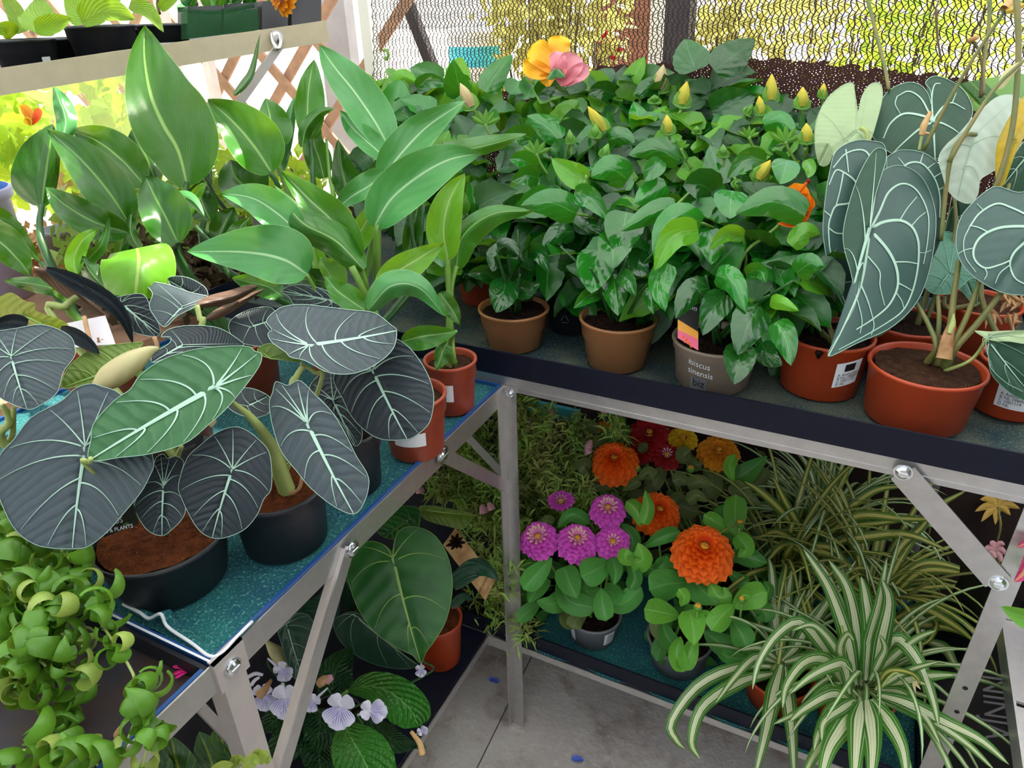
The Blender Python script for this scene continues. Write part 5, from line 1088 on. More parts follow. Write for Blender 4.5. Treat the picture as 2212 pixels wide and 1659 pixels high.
# ---------------------------------------------------------------- anthuriums
GAn = 'velvet-leaved anthuriums in red pots'
n1, r1 = potted('anthurium', 'anthurium with long folded grey-green heart leaf hanging over a stickered red pot', 'plant', (.415, .135, BR), .0575, .080, 'terra2', 'soil_d', .82, GAn, rim=.97, fill=.10)
n2, r2 = potted('anthurium', 'anthurium with tall olive stalks in the largest orange-red pot at front', 'plant', (.531, .097, BR), .065, .074, 'terra2', 'soil', .84, GAn, rim=.95, fill=.07)
n3, r3 = potted('anthurium', 'anthurium with dark shiny leaf in the stickered red pot behind the largest pot', 'plant', (.637, .165, BR), .045, .072, 'terra2', 'soil', .82, GAn, rim=.95, fill=.07)
n4, r4 = potted('anthurium', 'anthurium with pale green leaf undersides in a red pot in the second row', 'plant', (.512, .232, BR), .055, .075, 'terra2', 'soil_d', .84, GAn, fill=.08)
n5, r5 = potted('anthurium', 'anthurium with dry brown sheath in a red pot behind the tall stalks', 'plant', (.60, .335, BR), .055, .080, 'terra2', 'soil', .84, GAn, fill=.06)
passport(r1, toward_cam(r1.c)+.62, .028, .064, .30, .18); passport(r3, toward_cam(r3.c)+.10, .020, .058, .42, -.05)
MB().tube([r1.c+np.array((.058*math.cos(toward_cam(r1.c)-.1), .058*math.sin(toward_cam(r1.c)-.1), .078-.004*k)) for k in range(4)], [.004, .005, .003, .001], 6).build('soil_spill', 'soil_d', n1, True)
AN = 'anth'
heart(n1, AN, (1880,490), (1788,771), [(1788,771),(1853,742),(1925,709),(1980,655),(2009,583),(2023,485),(2012,420),(1985,375),(1940,356),(1900,374),(1882,415),(1876,455),(1872,500),(1866,560),(1857,610),(1845,665),(1818,715)], .87, -.055, -.03, .014, veins='anth', lines=[([(1880,490),(1875,529),(1860,615),(1824,702),(1790,768)],3.4,1.2),([(1880,496),(1907,480),(1944,476),(1969,489),(1982,514),(1985,543),(1982,583),(1971,630),(1951,670),(1915,698),(1860,730),(1812,755)],3.4,.8),([(1884,501),(1915,536),(1933,568),(1940,601),(1936,630),(1918,662),(1886,689),(1850,712)],3.6,1.2),([(1875,554),(1900,586),(1901,617),(1911,660)],1.6,.9),([(1860,615),(1875,651),(1886,689)],1.8,1),([(1880,496),(1900,457),(1919,416),(1947,397),(1974,405),(1994,432),(2006,470),(2004,520),(1995,570)],2.6,.8),([(1933,566),(1960,566),(1983,570)],1.6,1.2),([(1942,612),(1957,620),(1973,630)],1.6,1),([(1945,474),(1960,450),(1981,425)],1.4,.9),([(1970,487),(1985,470),(2000,458)],1.2,.8),([(1886,689),(1888,705),(1882,724)],1.2,.8),([(1936,632),(1948,650),(1953,668)],1.2,.8),([(1983,545),(1997,546),(2012,540)],.9,.6),([(1850,640),(1862,690),(1858,720)],1.2,.8)])
heart(n1, 'anth_g', (1879,492), (1832,672), [(1851,645),(1838,590),(1822,530),(1824,480),(1846,400),(1872,345),(1893,320),(1912,323),(1914,345),(1902,385),(1889,430),(1882,480),(1872,540),(1862,600)], .862, -.02, .02, .004, veins='soft')
heart(n1, AN, (1866,400), (1831,672), [(1831,672),(1810,640),(1797,623),(1785,560),(1777,500),(1781,438),(1791,374),(1805,327),(1844,304),(1886,304),(1913,319),(1912,400),(1880,500),(1860,600),(1846,660)], .90, -.02, .0, .012, veins='anth', lines=[([(1866,480),(1852,570),(1832,668)],2.6,1.4),([(1860,420),(1847,391),(1822,372),(1805,369),(1791,399)],2.4,1.2),([(1827,322),(1830,345),(1833,372)],1.6,1.2),([(1875,400),(1880,345),(1863,324),(1827,332),(1800,362)],2.4,1.2),([(1858,432),(1831,440),(1806,445),(1795,467),(1790,492),(1792,532)],2.4,1.4),([(1781,456),(1795,467)],1.2,1.4),([(1790,492),(1805,503),(1822,505)],1.6,1.4),([(1840,540),(1824,547),(1806,550),(1799,572),(1810,612),(1826,655)],2.4,1.2),([(1810,612),(1840,608)],1.4,1.2),([(1822,372),(1815,410),(1806,445)],1.6,1.2),([(1792,532),(1797,560),(1799,572)],1.4,1.4)])
heart(n1, AN, (1950,420), (2010,560), [(2005,560),(1960,520),(1915,420),(1912,350),(1930,330),(1952,323),(1994,329),(2027,352),(2044,388),(2045,430),(2038,492),(2025,540)], .92, -.02, .02, .012, veins='anth', lines=[([(1940,400),(1955,358),(1988,352),(2016,380),(2030,420),(2030,470)],2.4,1),([(1988,352),(1994,332)],1.4,.8),([(2002,365),(2020,352)],1.3,.8),([(2018,383),(2036,372)],1.3,.8),([(2028,410),(2043,402)],1.2,.8),([(1955,358),(1940,340)],1.3,.8),([(2000,420),(2010,480),(2008,545)],1.8,.8)])
heart(n4, 'anth_g', (2016,263), (2020,345), [(2020,345),(1970,342),(1922,330),(1883,294),(1886,262),(1896,234),(1908,208),(1930,188),(1963,177),(1990,184),(2006,205),(2012,228),(2010,195),(1999,178),(2016,164),(2044,169),(2082,194),(2102,236),(2090,270),(2071,291),(2045,325)], 1.02, -.02, .0, .008, veins='anth', lines=[([(2016,263),(2000,252),(1955,245),(1924,266),(1908,299)],3,1.2),([(2016,263),(2004,238),(1988,211),(1963,197),(1938,208)],2.2,1),([(2016,263),(1988,277),(1952,308),(1930,330)],2.4,1),([(2016,263),(2022,250),(2038,230),(2057,222),(2085,236)],2.6,1),([(2016,263),(2014,240),(2013,208),(2019,183),(2032,180)],2,1),([(2016,263),(2035,266),(2057,277),(2072,288)],2.4,1),([(2016,263),(2018,300),(2020,343)],2.4,1.4),([(1938,208),(1934,225),(1945,246)],1.2,.8),([(2057,222),(2066,200)],1.2,.7)])
heart(n4, 'anth_u', (1859,276), (1800,330), [(1800,336),(1766,326),(1759,300),(1762,265),(1772,236),(1788,210),(1808,192),(1830,179),(1844,181),(1846,205),(1853,240),(1860,212),(1870,192),(1882,180),(1898,178),(1906,190),(1906,215),(1894,263),(1878,308),(1850,330)], 1.0, -.01, .02, .010, veins='soft', vmat='vein_w', vw=.55)
heart(n2, 'anth_w', (2107,291), (2068,428), [(2069,433),(2046,410),(2036,380),(2027,341),(2044,312),(2071,288),(2100,255),(2127,230),(2150,211),(2175,204),(2199,208),(2205,225),(2190,262),(2180,300),(2160,345),(2146,370),(2119,388),(2113,420),(2096,440)], .90, -.02, -.03, .022, veins='soft', vmat='vein_w', vw=.45, edge=False)
heart(n2, 'anth_y', (2190,300), (2165,398), [(2166,402),(2152,392),(2150,350),(2156,305),(2182,250),(2214,205),(2225,230),(2214,290),(2193,333),(2178,375)], .885, .0, .03, .008, veins='soft', vmat='vein_y', vw=.6)
heart(n2, AN, (2236,500), (2156,628), [(2157,630),(2106,601),(2076,568),(2064,528),(2070,481),(2090,448),(2127,414),(2155,402),(2200,415),(2250,410),(2300,470),(2300,560),(2230,630),(2200,638)], .815, -.02, .01, .01, veins='anth', lines=[([(2236,495),(2212,489),(2160,492),(2121,510),(2104,536),(2106,561),(2128,579),(2160,572),(2184,562)],3.2,1.6),([(2095,489),(2117,460),(2153,440),(2186,449),(2230,470)],1.8,2.2),([(2236,505),(2212,525),(2190,547),(2182,572),(2193,601),(2222,618)],3.2,1.4),([(2095,487),(2115,492),(2135,502)],1.2,1.6),([(2128,579),(2132,592),(2126,604)],1.6,.8),([(2104,536),(2085,540),(2070,548)],1.3,.8),([(2182,572),(2160,590),(2150,612)],1.4,.8),([(2125,455),(2110,440)],1.2,.7),([(2095,489),(2082,520),(2086,556),(2108,588)],1.2,.9)])
heart(n5, 'anth_m', (2052,588), (2020,634), [(2030,636),(2012,633),(1994,615),(1998,585),(2006,555),(2022,520),(2042,500),(2063,510),(2074,560),(2106,585),(2108,597),(2092,605),(2070,625),(2052,635)], .95, -.02, 0, .006, veins='phil', vw=.7)
heart(n5, 'anth_m', (2085,605), (2110,660), [(2108,660),(2080,632),(2062,612),(2075,600),(2100,596),(2112,620)], .98, 0, 0, .004, veins='soft', vw=.7)
heart(n3, 'anth_g', (2132,731), (2240,868), [(2212,866),(2179,847),(2144,812),(2135,775),(2138,742),(2165,728),(2212,728),(2280,740),(2290,850),(2250,880)], .80, -.01, -.01, .01, veins='anth', vw=.5)
heart(n3, 'anth_u', (2135,728), (2215,718), [(2106,715),(2140,735),(2180,738),(2225,742),(2230,716),(2180,714),(2140,716)], .80, -.005, -.02, .004, veins='soft', vmat='vein_w', vw=.5, edge=False)
heart(n3, 'anth_g', (2225,330), (2168,400), [(2162,405),(2172,370),(2190,335),(2225,300),(2240,380),(2225,430),(2190,425)], .94, 0, 0, .004, veins='soft')
heart(n4, 'anth_g', (2060,420), (2080,520), [(2040,520),(2050,460),(2060,420),(2090,430),(2110,460),(2075,530)], .99, 0, 0, .004, veins='soft', vw=.6)
heart(n4, 'streli_d', (2120,230), (2090,200), [(2070,185),(2130,170),(2212,160),(2212,210),(2160,215),(2110,240),(2095,225)], 1.05, 0, 0, .004, veins='soft', vmat='vein_y', vw=.3, edge=False)
heart(n4, 'anth_u', (1790,310), (1770,350), [(1762,310),(1790,312),(1800,325),(1790,355),(1772,358),(1764,340)], 1.0, 0, 0, .003, veins='soft', vmat='vein_w', vw=.3, edge=False)
def rp(th, pot, dx, dy): return pot.c+np.array((dx, dy, pot.h*.93))
for th, pts, ts, w, mt_, end in [
 (n4, [(2098,214),(2075,330),(2048,480)], [1.05,1.03,1.0], [4,4,5], 'stem_o', rp(n4, r4, .01, 0)), (n3, [(2180,398),(2150,520),(2120,640)], [.94,.92,.9], [4,4,5], 'stem_o', rp(n3, r3, -.01, 0)), (n4, [(2062,420),(2060,520)], [.99,.98], [4,4], 'stem_o', rp(n4, r4, .02, .01)), (n4, [(2016,263),(2018,330),(2010,480)], [1.025,1.03,1.01], [4,5,5], 'stem_o', rp(n4, r4, -.01, .01)), (n4, [(1874,308),(1905,400),(1950,560)], [.985,1.0,.99], [5,5,5], 'stem_o', rp(n4, r4, -.02, 0)),
 (n2, [(2072,562),(2060,640),(2050,720)], [.83,.835,.84], [6,6.5,8], 'stem_o', rp(n2, r2, .012, .012)), (n2, [(2118,600),(2090,680),(2060,740)], [.82,.83,.84], [5,6,7], 'stem_o', rp(n2, r2, .018, .012)),
 (n2, [(2165,630),(2110,700),(2065,750)], [.815,.83,.84], [6,7,8], 'stem_o', rp(n2, r2, .02, .008)), (n2, [(1980,655),(2005,700),(2022,750)], [.88,.86,.85], [4,5,6], 'stem_o', rp(n2, r2, .0, .012)),
 (n2, [(2026,640),(2028,700)], [.88,.86], [4,5], 'stem_o', rp(n2, r2, .008, .014)), (n3, [(2132,731),(2110,765),(2085,785)], [.80,.82,.83], [4,3.5,3.5], 'stem_p', rp(n2, r2, .02, .0)),
 (n2, [(2107,291),(2085,292),(2062,320),(2048,370),(2040,440),(2032,520)], [.895,.88,.88,.89,.9,.9], [5,5,5,5,5,5], 'stem_o', None), (n4, [(1995,325),(2040,235),(2100,130),(2172,22)], [.95,.93,.91,.89], [5,4.5,4,4], 'stem_o', None),
 (n2, [(2196,-10),(2200,120),(2188,270),(2160,380),(2140,420)], [.86,.86,.86,.87,.88], [7,6,6,6,6], 'stem_o', None), (n2, [(2050,350),(2090,280),(2150,190),(2212,130)], [.86,.85,.85,.85], [5,4.5,4,3.5], 'stem_o', None),
 (n5, [(2138,-10),(2136,60),(2125,140),(2124,205)], [1.0,1.0,1.0,1.0], [5,4,4,4], 'stem_o', None), (n5, [(2118,210),(2122,150),(2112,105),(2096,86)], [1.0,1.0,1.0,1.0], [4,3,3,3], 'twig', None),
 (n4, [(1872,-10),(1895,80),(1912,150),(1920,195)], [1.1,1.08,1.06,1.05], [4,4,4,4], 'stem_o', None), (n4, [(2022,20),(2025,80),(2034,135)], [1.1,1.1,1.1], [3,2.5,2], 'twig', None), (n4, [(1985,325),(1990,300),(1996,278)], [.99,.99,.99], [3,3,4], 'stem_p', None),
 (n4, [(1859,276),(1872,285),(1874,308)], [.99,.985,.985], [5,5,5], 'stem_p', None), (n1, [(1790,620),(1785,680),(1800,740)], [.92,.92,.92], [4,5,6], 'stem_o', rp(n1, r1, -.01, .01)), (n1, [(2010,560),(1960,640),(1900,720)], [.93,.92,.92], [5,6,7], 'stem_o', rp(n1, r1, .0, .01)), (n5, [(2040,640),(2046,665)], [.97,.97], [4,5], 'stem_o', rp(n5, r5, 0, 0))]:
    stem_to(th, pts, ts, w+([w[-1]*1.3] if end is not None else []), mt_, end)
spindle(n2, 'dryc', [(2038,775),(2048,730),(2060,680)], .84, .835, [16, 12, 3], 'dry_sheath'); spindle(n2, 'stem_p', [(2050,720),(2058,700),(2060,678)], .832, .83, [5, 6, 2], 'young_shoot')
spindle(n4, 'dry', [(1990,292),(1996,272),(2010,242)], .98, .975, [5, 7, 4], 'dry_spathe'); ribbon(n4, 'dry', [(1988,292),(2003,288),(2016,296)], 4, 3, .98, .98, .002, 'lance', nt=6, name='dry_bract')
ribbon(n2, 'anth_y', [(2172,24),(2190,20),(2225,4)], 8, 8, .885, .87, .004, 'lance', nt=8, name='spathe'); spindle(n2, 'dry', [(2170,20),(2180,8),(2195,-2)], .888, .888, [10, 9, 5], 'spadix')
ribbon(n2, 'bud', [(2156,192),(2180,155),(2215,130)], 9, 12, .85, .85, .004, 'lance', nt=9, name='spathe'); tube_px(n5, 'dry', [(2094,88),(2112,80)], [1.0, 1.0], [6, 5], 'dry_spathe', k=4)
for k in range(16):
    x, y = 2180+rnd(-30, 30), 660+rnd(-30, 45); ribbon(n5, 'dryc', [(x, y), (x+rnd(-20, 20), y+rnd(-25, 10)), (x+rnd(-30, 30), y+rnd(-10, 35))], 7, 7, .93, .92, .004, 'lance', nt=6, name='dry_sheath')
# ---------------------------------------------------------------- low right shelf: zinnias
GZ = 'zinnias on the low right shelf'
BL = .2266
z1, zp1 = potted('zinnia', 'pink zinnia with magenta pompom blooms in a grey pot behind the corner leg', 'plant', (.128, .078, BL), .050, .058, 'grey2', 'soil_d', .8, GZ, rim=.2)
z2, zp2 = potted('zinnia', 'orange zinnia with the largest round bloom in a dark grey pot', 'plant', (.282, .088, BL), .056, .060, 'grey2', 'soil_d', .84, GZ, rim=.2)
z3, _ = potted('zinnia', 'red and yellow zinnia behind, up against the rail above', 'plant', (.305, .27, BL), .055, .065, 'black', 'soil_d', .84, GZ)
z4, _ = potted('zinnia', 'orange zinnia behind the pink blooms with olive leaves', 'plant', (.19, .335, BL), .055, .065, 'black', 'soil_d', .84, GZ)
zp1.patch(toward_cam(zp1.c)+.70, .016, .046, .24, 'white'); zp1.patch(toward_cam(zp1.c)-.95, .012, .05, .16, 'white')
for k in range(4): zp1.patch(toward_cam(zp1.c)+.72, .020+.006*k, .0225+.006*k, .15-.02*(k % 2), 'ink_grey', 'print_line', off=.0009)
TC = lambda x, y, t: (CAM-ray(x, y, t))/np.linalg.norm(CAM-ray(x, y, t))
upc = lambda x, y, t, m=.9, dx=0, dz=0: np.array((dx, 0, m+dz))+TC(x, y, t)
tz = 1.20
for th, x, y, t, R, mt_, rings, inner, per, n, dome in [
 (z1, 1164,1166, 1.20, 43, 'p_pink', 6, 'p_palepink', 19, upc(1164,1160,1.2,.8,-.25), .62), (z1, 1246,1172, 1.185, 44, 'p_pink', 7, 'p_palepink', 19, upc(1246,1165,1.2,1.0,.1), .80),
 (z1, 1313,1102, 1.22, 39, 'p_pink', 6, 'p_palepink', 18, upc(1313,1098,1.2,.9), .66), (z1, 1323,1172, 1.19, 38, 'p_pink', 4, 'p_palepink', 18, upc(1323,1171,1.2,.5,.1), .42),
 (z1, 1212,1083, 1.27, 28, 'p_pink', 2, 'p_palepink', 15, (.0,-.15,1), .3),
 (z4, 1328,1000, 1.33, 51, 'p_orange', 7, None, 19, upc(1328,996,1.3,.9,-.1), .72), (z2, 1420,1110, 1.27, 52, 'p_orange', 7, None, 19, upc(1420,1106,1.3,1.0,.3), .75), (z2, 1518,1194, 1.15, 66, 'p_orange', 7, None, 21, upc(1518,1188,1.15,1.0,.1), .72),
 (z3, 1402,940, 1.40, 46, 'p_red', 4, None, 18, upc(1402,937,1.4,1.0), .45), (z3, 1385,972, 1.39, 31, 'p_red', 4, None, 16, upc(1385,970,1.4,.8), .5), (z3, 1441,984, 1.37, 32, 'p_red', 3, 'p_palepink', 16, upc(1441,982,1.4,.7), .4), (z3, 1440,935, 1.44, 34, 'p_red', 4, None, 16, (.1,-.2,1), .4),
 (z3, 1475,947, 1.38, 32, 'p_yellow', 3, None, 16, upc(1475,945,1.4,1.2), .4), (z3, 1552,977, 1.36, 44, 'p_gold', 4, None, 18, upc(1552,973,1.4,.9), .5), (z4, 1304,923, 1.42, 17, 'p_gold', 2, None, 12, (.0,-.2,1), .4)]:
    c, R = zinnia(th, x, y, t, R, mt_, rings, n, inner, dome, .17, per)
    b0 = origin(th); e = c-np.array((0, 0, R*.2)); s0 = np.array((b0[0]+rnd(-.01, .01), b0[1]+rnd(-.01, .01), b0[2]+.05))
    MB().tube(cat([s0, s0*.4+e*.6+np.array((0, 0, -.02)), e], 8), [.0028, .0026, .0024, .0023, .0022, .0022, .0024, .003], 7).build('stem', 'stem', th, True)
Zg, Zy, Zo = 'zin', 'zin_y', 'zin_o'
for th, mt_, P_, w, t0, t1 in [
 (z1, Zg, [(1192,1205),(1160,1240),(1130,1274)], 24, 1.20, 1.17), (z1, Zg, [(1318,1212),(1285,1232),(1255,1246)], 32, 1.19, 1.15), (z1, Zg, [(1322,1205),(1330,1235),(1327,1264)], 16, 1.18, 1.15),
 (z1, Zg, [(1218,1225),(1232,1262),(1247,1293)], 26, 1.19, 1.15), (z1, Zg, [(1355,1212),(1372,1245),(1360,1274)], 17, 1.19, 1.16), (z1, Zg, [(1228,1284),(1195,1305),(1158,1298)], 22, 1.20, 1.16),
 (z1, Zg, [(1205,1250),(1230,1298),(1288,1314)], 26, 1.20, 1.16), (z1, Zg, [(1298,1270),(1302,1305),(1309,1342)], 22, 1.17, 1.14), (z1, Zg, [(1300,1300),(1345,1304),(1386,1268)], 24, 1.19, 1.16),
 (z1, Zg, [(1182,1248),(1155,1280),(1142,1302)], 17, 1.21, 1.18), (z1, Zo, [(1268,1325),(1245,1340),(1236,1358)], 18, 1.2, 1.18), (z1, Zg, [(1306,1268),(1335,1290),(1360,1290)], 20, 1.20, 1.17), (z1, Zo, [(1222,1320),(1228,1345),(1250,1352)], 16, 1.21, 1.19),
 (z1, Zg, [(1190,1215),(1150,1222),(1128,1235)], 18, 1.23, 1.21), (z1, Zg, [(1262,1252),(1270,1280),(1300,1300)], 24, 1.21, 1.2),
 (z2, Zg, [(1495,1258),(1440,1262),(1402,1274)], 36, 1.18, 1.13), (z2, Zg, [(1483,1240),(1520,1278),(1552,1304)], 32, 1.18, 1.12), (z2, Zy, [(1532,1258),(1555,1290),(1582,1286)], 24, 1.14, 1.12),
 (z2, Zy, [(1468,1332),(1425,1322),(1391,1316)], 28, 1.14, 1.10), (z2, Zy, [(1490,1318),(1497,1355),(1500,1394)], 28, 1.12, 1.08), (z2, Zy, [(1586,1306),(1558,1332),(1536,1362)], 26, 1.11, 1.08),
 (z2, Zy, [(1582,1312),(1620,1290),(1658,1278)], 30, 1.12, 1.10), (z2, Zg, [(1580,1338),(1602,1370),(1612,1398)], 26, 1.13, 1.10), (z2, Zy, [(1470,1375),(1462,1412),(1477,1452)], 20, 1.12, 1.10), (z2, Zy, [(1503,1370),(1490,1412),(1478,1450)], 20, 1.12, 1.10),
 (z2, Zg, [(1520,1362),(1560,1392),(1604,1408)], 26, 1.16, 1.13), (z2, Zy, [(1470,1310),(1478,1290),(1466,1272)], 14, 1.11, 1.10), (z2, Zy, [(1508,1330),(1530,1335),(1536,1352)], 14, 1.11, 1.10), (z2, Zy, [(1590,1300),(1605,1285),(1625,1290)], 12, 1.10, 1.09),
 (z2, Zg, [(1500,1240),(1460,1225),(1420,1228)], 24, 1.2, 1.18), (z2, Zg, [(1395,1220),(1428,1240),(1440,1200)], 24, 1.22, 1.2), (z2, Zg, [(1430,1340),(1440,1375),(1460,1400)], 20, 1.17, 1.15), (z2, Zg, [(1620,1300),(1650,1320),(1655,1345)], 22, 1.15, 1.13),
 (z2, Zy, [(1592,1162),(1588,1115),(1590,1068)], 26, 1.20, 1.24), (z2, Zy, [(1592,1156),(1612,1185),(1594,1204)], 20, 1.19, 1.17), (z2, Zg, [(1585,1186),(1625,1206),(1658,1216)], 22, 1.19, 1.17), (z2, Zy, [(1578,1150),(1548,1130),(1520,1112)], 18, 1.22, 1.22), (z2, Zg, [(1585,1170),(1565,1130),(1560,1090)], 22, 1.24, 1.26),
 (z2, Zg, [(1392,1182),(1430,1160),(1470,1148)], 17, 1.21, 1.20), (z1, Zy, [(1384,1137),(1376,1105),(1352,1082)], 17, 1.20, 1.21), (z1, Zy, [(1390,1132),(1400,1098),(1394,1058)], 15, 1.19, 1.20), (z1, Zy, [(1362,1218),(1388,1208),(1378,1172)], 24, 1.17, 1.16), (z1, Zy, [(1370,1220),(1350,1205),(1356,1185)], 16, 1.16, 1.15),
 (z1, Zg, [(1205,1140),(1235,1112),(1275,1130)], 16, 1.25, 1.25), (z1, Zg, [(1340,1130),(1365,1160),(1362,1200)], 18, 1.24, 1.22), (z1, Zo, [(1195,1130),(1180,1125),(1150,1140)], 12, 1.27, 1.26),
 (z2, Zg, [(1650,1255),(1660,1275),(1640,1300)], 14, 1.16, 1.15), (z2, Zg, [(1570,1230),(1600,1255),(1620,1258)], 16, 1.19, 1.17), (z2, Zg, [(1545,1400),(1580,1420),(1640,1420)], 18, 1.15, 1.13), (z2, Zo, [(1440,1290),(1420,1350),(1440,1380)], 18, 1.19, 1.17),
 (z4, Zo, [(1278,1010),(1265,1005),(1250,1020)], 18, 1.35, 1.34), (z4, Zo, [(1375,1038),(1400,1020),(1410,1035)], 14, 1.33, 1.32), (z4, Zo, [(1345,1060),(1370,1045),(1380,1035)], 12, 1.33, 1.32), (z4, Zo, [(1330,1055),(1290,1050),(1252,1070)], 13, 1.34, 1.33),
 (z3, Zo, [(1485,1050),(1510,1040),(1548,1052)], 16, 1.33, 1.32), (z3, Zo, [(1490,1045),(1470,1035),(1452,1040)], 16, 1.33, 1.32), (z3, Zo, [(1490,1000),(1475,985),(1492,972)], 18, 1.35, 1.34), (z3, Zo, [(1490,1000),(1505,1005),(1518,1000)], 14, 1.35, 1.34), (z3, Zo, [(1483,1080),(1465,1075),(1450,1090)], 14, 1.33, 1.32), (z3, Zo, [(1485,1085),(1505,1070),(1528,1085)], 14, 1.32, 1.31),
 (z3, 'zin', [(1585,1040),(1615,1020),(1658,985)], 24, 1.34, 1.33), (z3, Zy, [(1585,1040),(1575,1010),(1588,982)], 14, 1.31, 1.31), (z3, Zo, [(1580,1045),(1605,1065),(1645,1092)], 18, 1.33, 1.31), (z3, Zo, [(1600,1050),(1640,1040),(1660,1010)], 14, 1.36, 1.36),
 (z4, Zy, [(1330,925),(1340,912),(1352,925)], 12, 1.42, 1.42), (z4, Zg, [(1310,940),(1345,938),(1360,918)], 14, 1.40, 1.41), (z4, Zo, [(1300,928),(1280,920),(1256,912)], 12, 1.42, 1.42), (z4, Zo, [(1310,950),(1290,960),(1272,970)], 14, 1.4, 1.39), (z4, Zo, [(1378,960),(1392,965),(1378,975)], 10, 1.36, 1.36),
 (z3, Zo, [(1440,1010),(1420,1030),(1400,1060)], 20, 1.37, 1.36), (z4, Zo, [(1300,1060),(1320,1090),(1345,1075)], 20, 1.36, 1.35), (z3, Zo, [(1520,1010),(1540,1040),(1530,1080)], 22, 1.37, 1.35), (z3, Zo, [(1440,1060),(1470,1090),(1510,1110)], 22, 1.36, 1.34), (z4, Zo, [(1360,1060),(1390,1075),(1420,1060)], 22, 1.37, 1.36)]:
    ribbon(th, mt_, P_, w, w, t0, t1, random.choice([-.008, -.010, .008]), 'obov' if random.random() < .6 else 'ovate', -.006, .001, nt=12)
ZL = {k: [local_leaf('zinnia_leaf', k, 'obov', .5, rnd(.2, .5), .15, .02) for _ in range(3)] for k in (Zg, Zo)}
for th, x0, x1, y0, y1, n, mt_, tt in ((z1, 1140, 1370, 1200, 1330, 40, Zg, 1.23), (z2, 1420, 1650, 1220, 1400, 50, Zg, 1.2), (z4, 1270, 1400, 960, 1180, 50, Zo, 1.38), (z3, 1400, 1650, 960, 1200, 70, Zo, 1.4)):
    for k in range(n):
        p = ray(rnd(x0, x1), rnd(y0, y1), tt+rnd(0, .08)); o_ = origin(th); put('leaf', random.choice(ZL[mt_]), th, frame(p-o_, (p-o_)*np.array((1, 1, 0))*8+rv(.5)+np.array((0, -.2, -.2)), rv(.4)+np.array((0, -.5, 1)), rnd(.04, .06)))
for x, y, t, th in ((1492, 1014, 1.33, z3), (1507, 1312, 1.09, z2), (1598, 1132, 1.18, z2), (1412, 1023, 1.35, z4), (1375, 1013, 1.33, z4), (1603, 1296, 1.09, z2)):
    c = ray(x, y, t); r = 10*t/CF; MB().lathe([(0, -r*.8), (r*.7, -r*.5), (r, .1*r), (r*.75, r*.6), (0, r*.65)], c, 12).build('flower_bud', 'sepal', th, True); MB().lathe([(r*.72, r*.58), (r*.5, r*.95), (0, r*1.0)], c, 10).build('bud_tip', 'p_disc', th, True)
    MB().tube([c+np.array((0, 0, -r)), c+np.array((.002, .004, -r-.04))], .0018, 6).build('stem', 'stem', th, True)

# ---------------------------------------------------------------- spider plants
GP = 'spider plants on the low right shelf'
def arcleaf(th, c, az, el, L, W_, bend, mat, roll=0., fold=.25):
    k = 15; p = np.array(c, float); pts = []; e = el; d = L/(k-1)
    for i in range(k):
        pts.append(p.copy()); p = p+d*np.array((math.cos(az)*math.cos(e), math.sin(az)*math.cos(e), math.sin(e))); e -= bend/(k-1)*(.4+1.2*i/(k-1)); az += roll/(k-1)
    P = np.array(pts); T = np.gradient(P, axis=0); T /= np.linalg.norm(T, axis=1)[:, None]; sd_ = np.array((-math.sin(az), math.cos(az), 0.0)); v = np.linspace(0, 1, k); w = W_*.5*PROF['line'](v); w[-1] = .0002
    G_ = np.zeros((k, 5, 3)); U = np.zeros((k, 5, 2))
    for j, cc in enumerate((-1, -.5, 0, .5, 1)):
        N = np.cross(T, sd_); G_[:, j] = P+sd_*(cc*w)[:, None]-N*(abs(cc)*w*fold)[:, None]; U[:, j] = np.stack([np.full(k, .5+.5*cc), v], 1)
    return MB().grid(G_, U).build('leaf', mat, th, True)
s1, sp1 = potted('spider_plant', 'small spider plant in red pot at the front edge of the low tray', 'plant', (.446, .082, BL), .0555, .062, 'terra2', 'soil_d', .8, GP)
s2, sp2 = potted('spider_plant', 'largest spider plant with white-striped leaves spilling over the tray', 'plant', (.560, .085, BL), .055, .075, 'terra2', 'soil_d', .82, GP)
s3, _ = potted('spider_plant', 'spider plant with yellowed stripes right behind the small red-potted one', 'plant', (.415, .27, BL), .055, .07, 'black', 'soil_d', .82, GP)
s4, _ = potted('spider_plant', 'spider plant with arching yellow-striped leaves below the right brace', 'plant', (.56, .28, BL), .055, .07, 'black', 'soil_d', .82, GP)
s5, _ = potted('spider_plant', 'dim spider plant at the back under the tray lip', 'plant', (.47, .40, BL), .055, .07, 'black', 'soil_d', .82, GP)
def spx(th, mat, w, t0, t1, *P): # a ribbon leaf traced along its midrib
    w = w*(1.35 if mat == W1 else 1.15); ribbon(th, mat, list(P), w, w, t0, t1, .004, 'line', 0, 0, nt=18, ts=None)
W1, W2 = 'spid', 'spid_y'
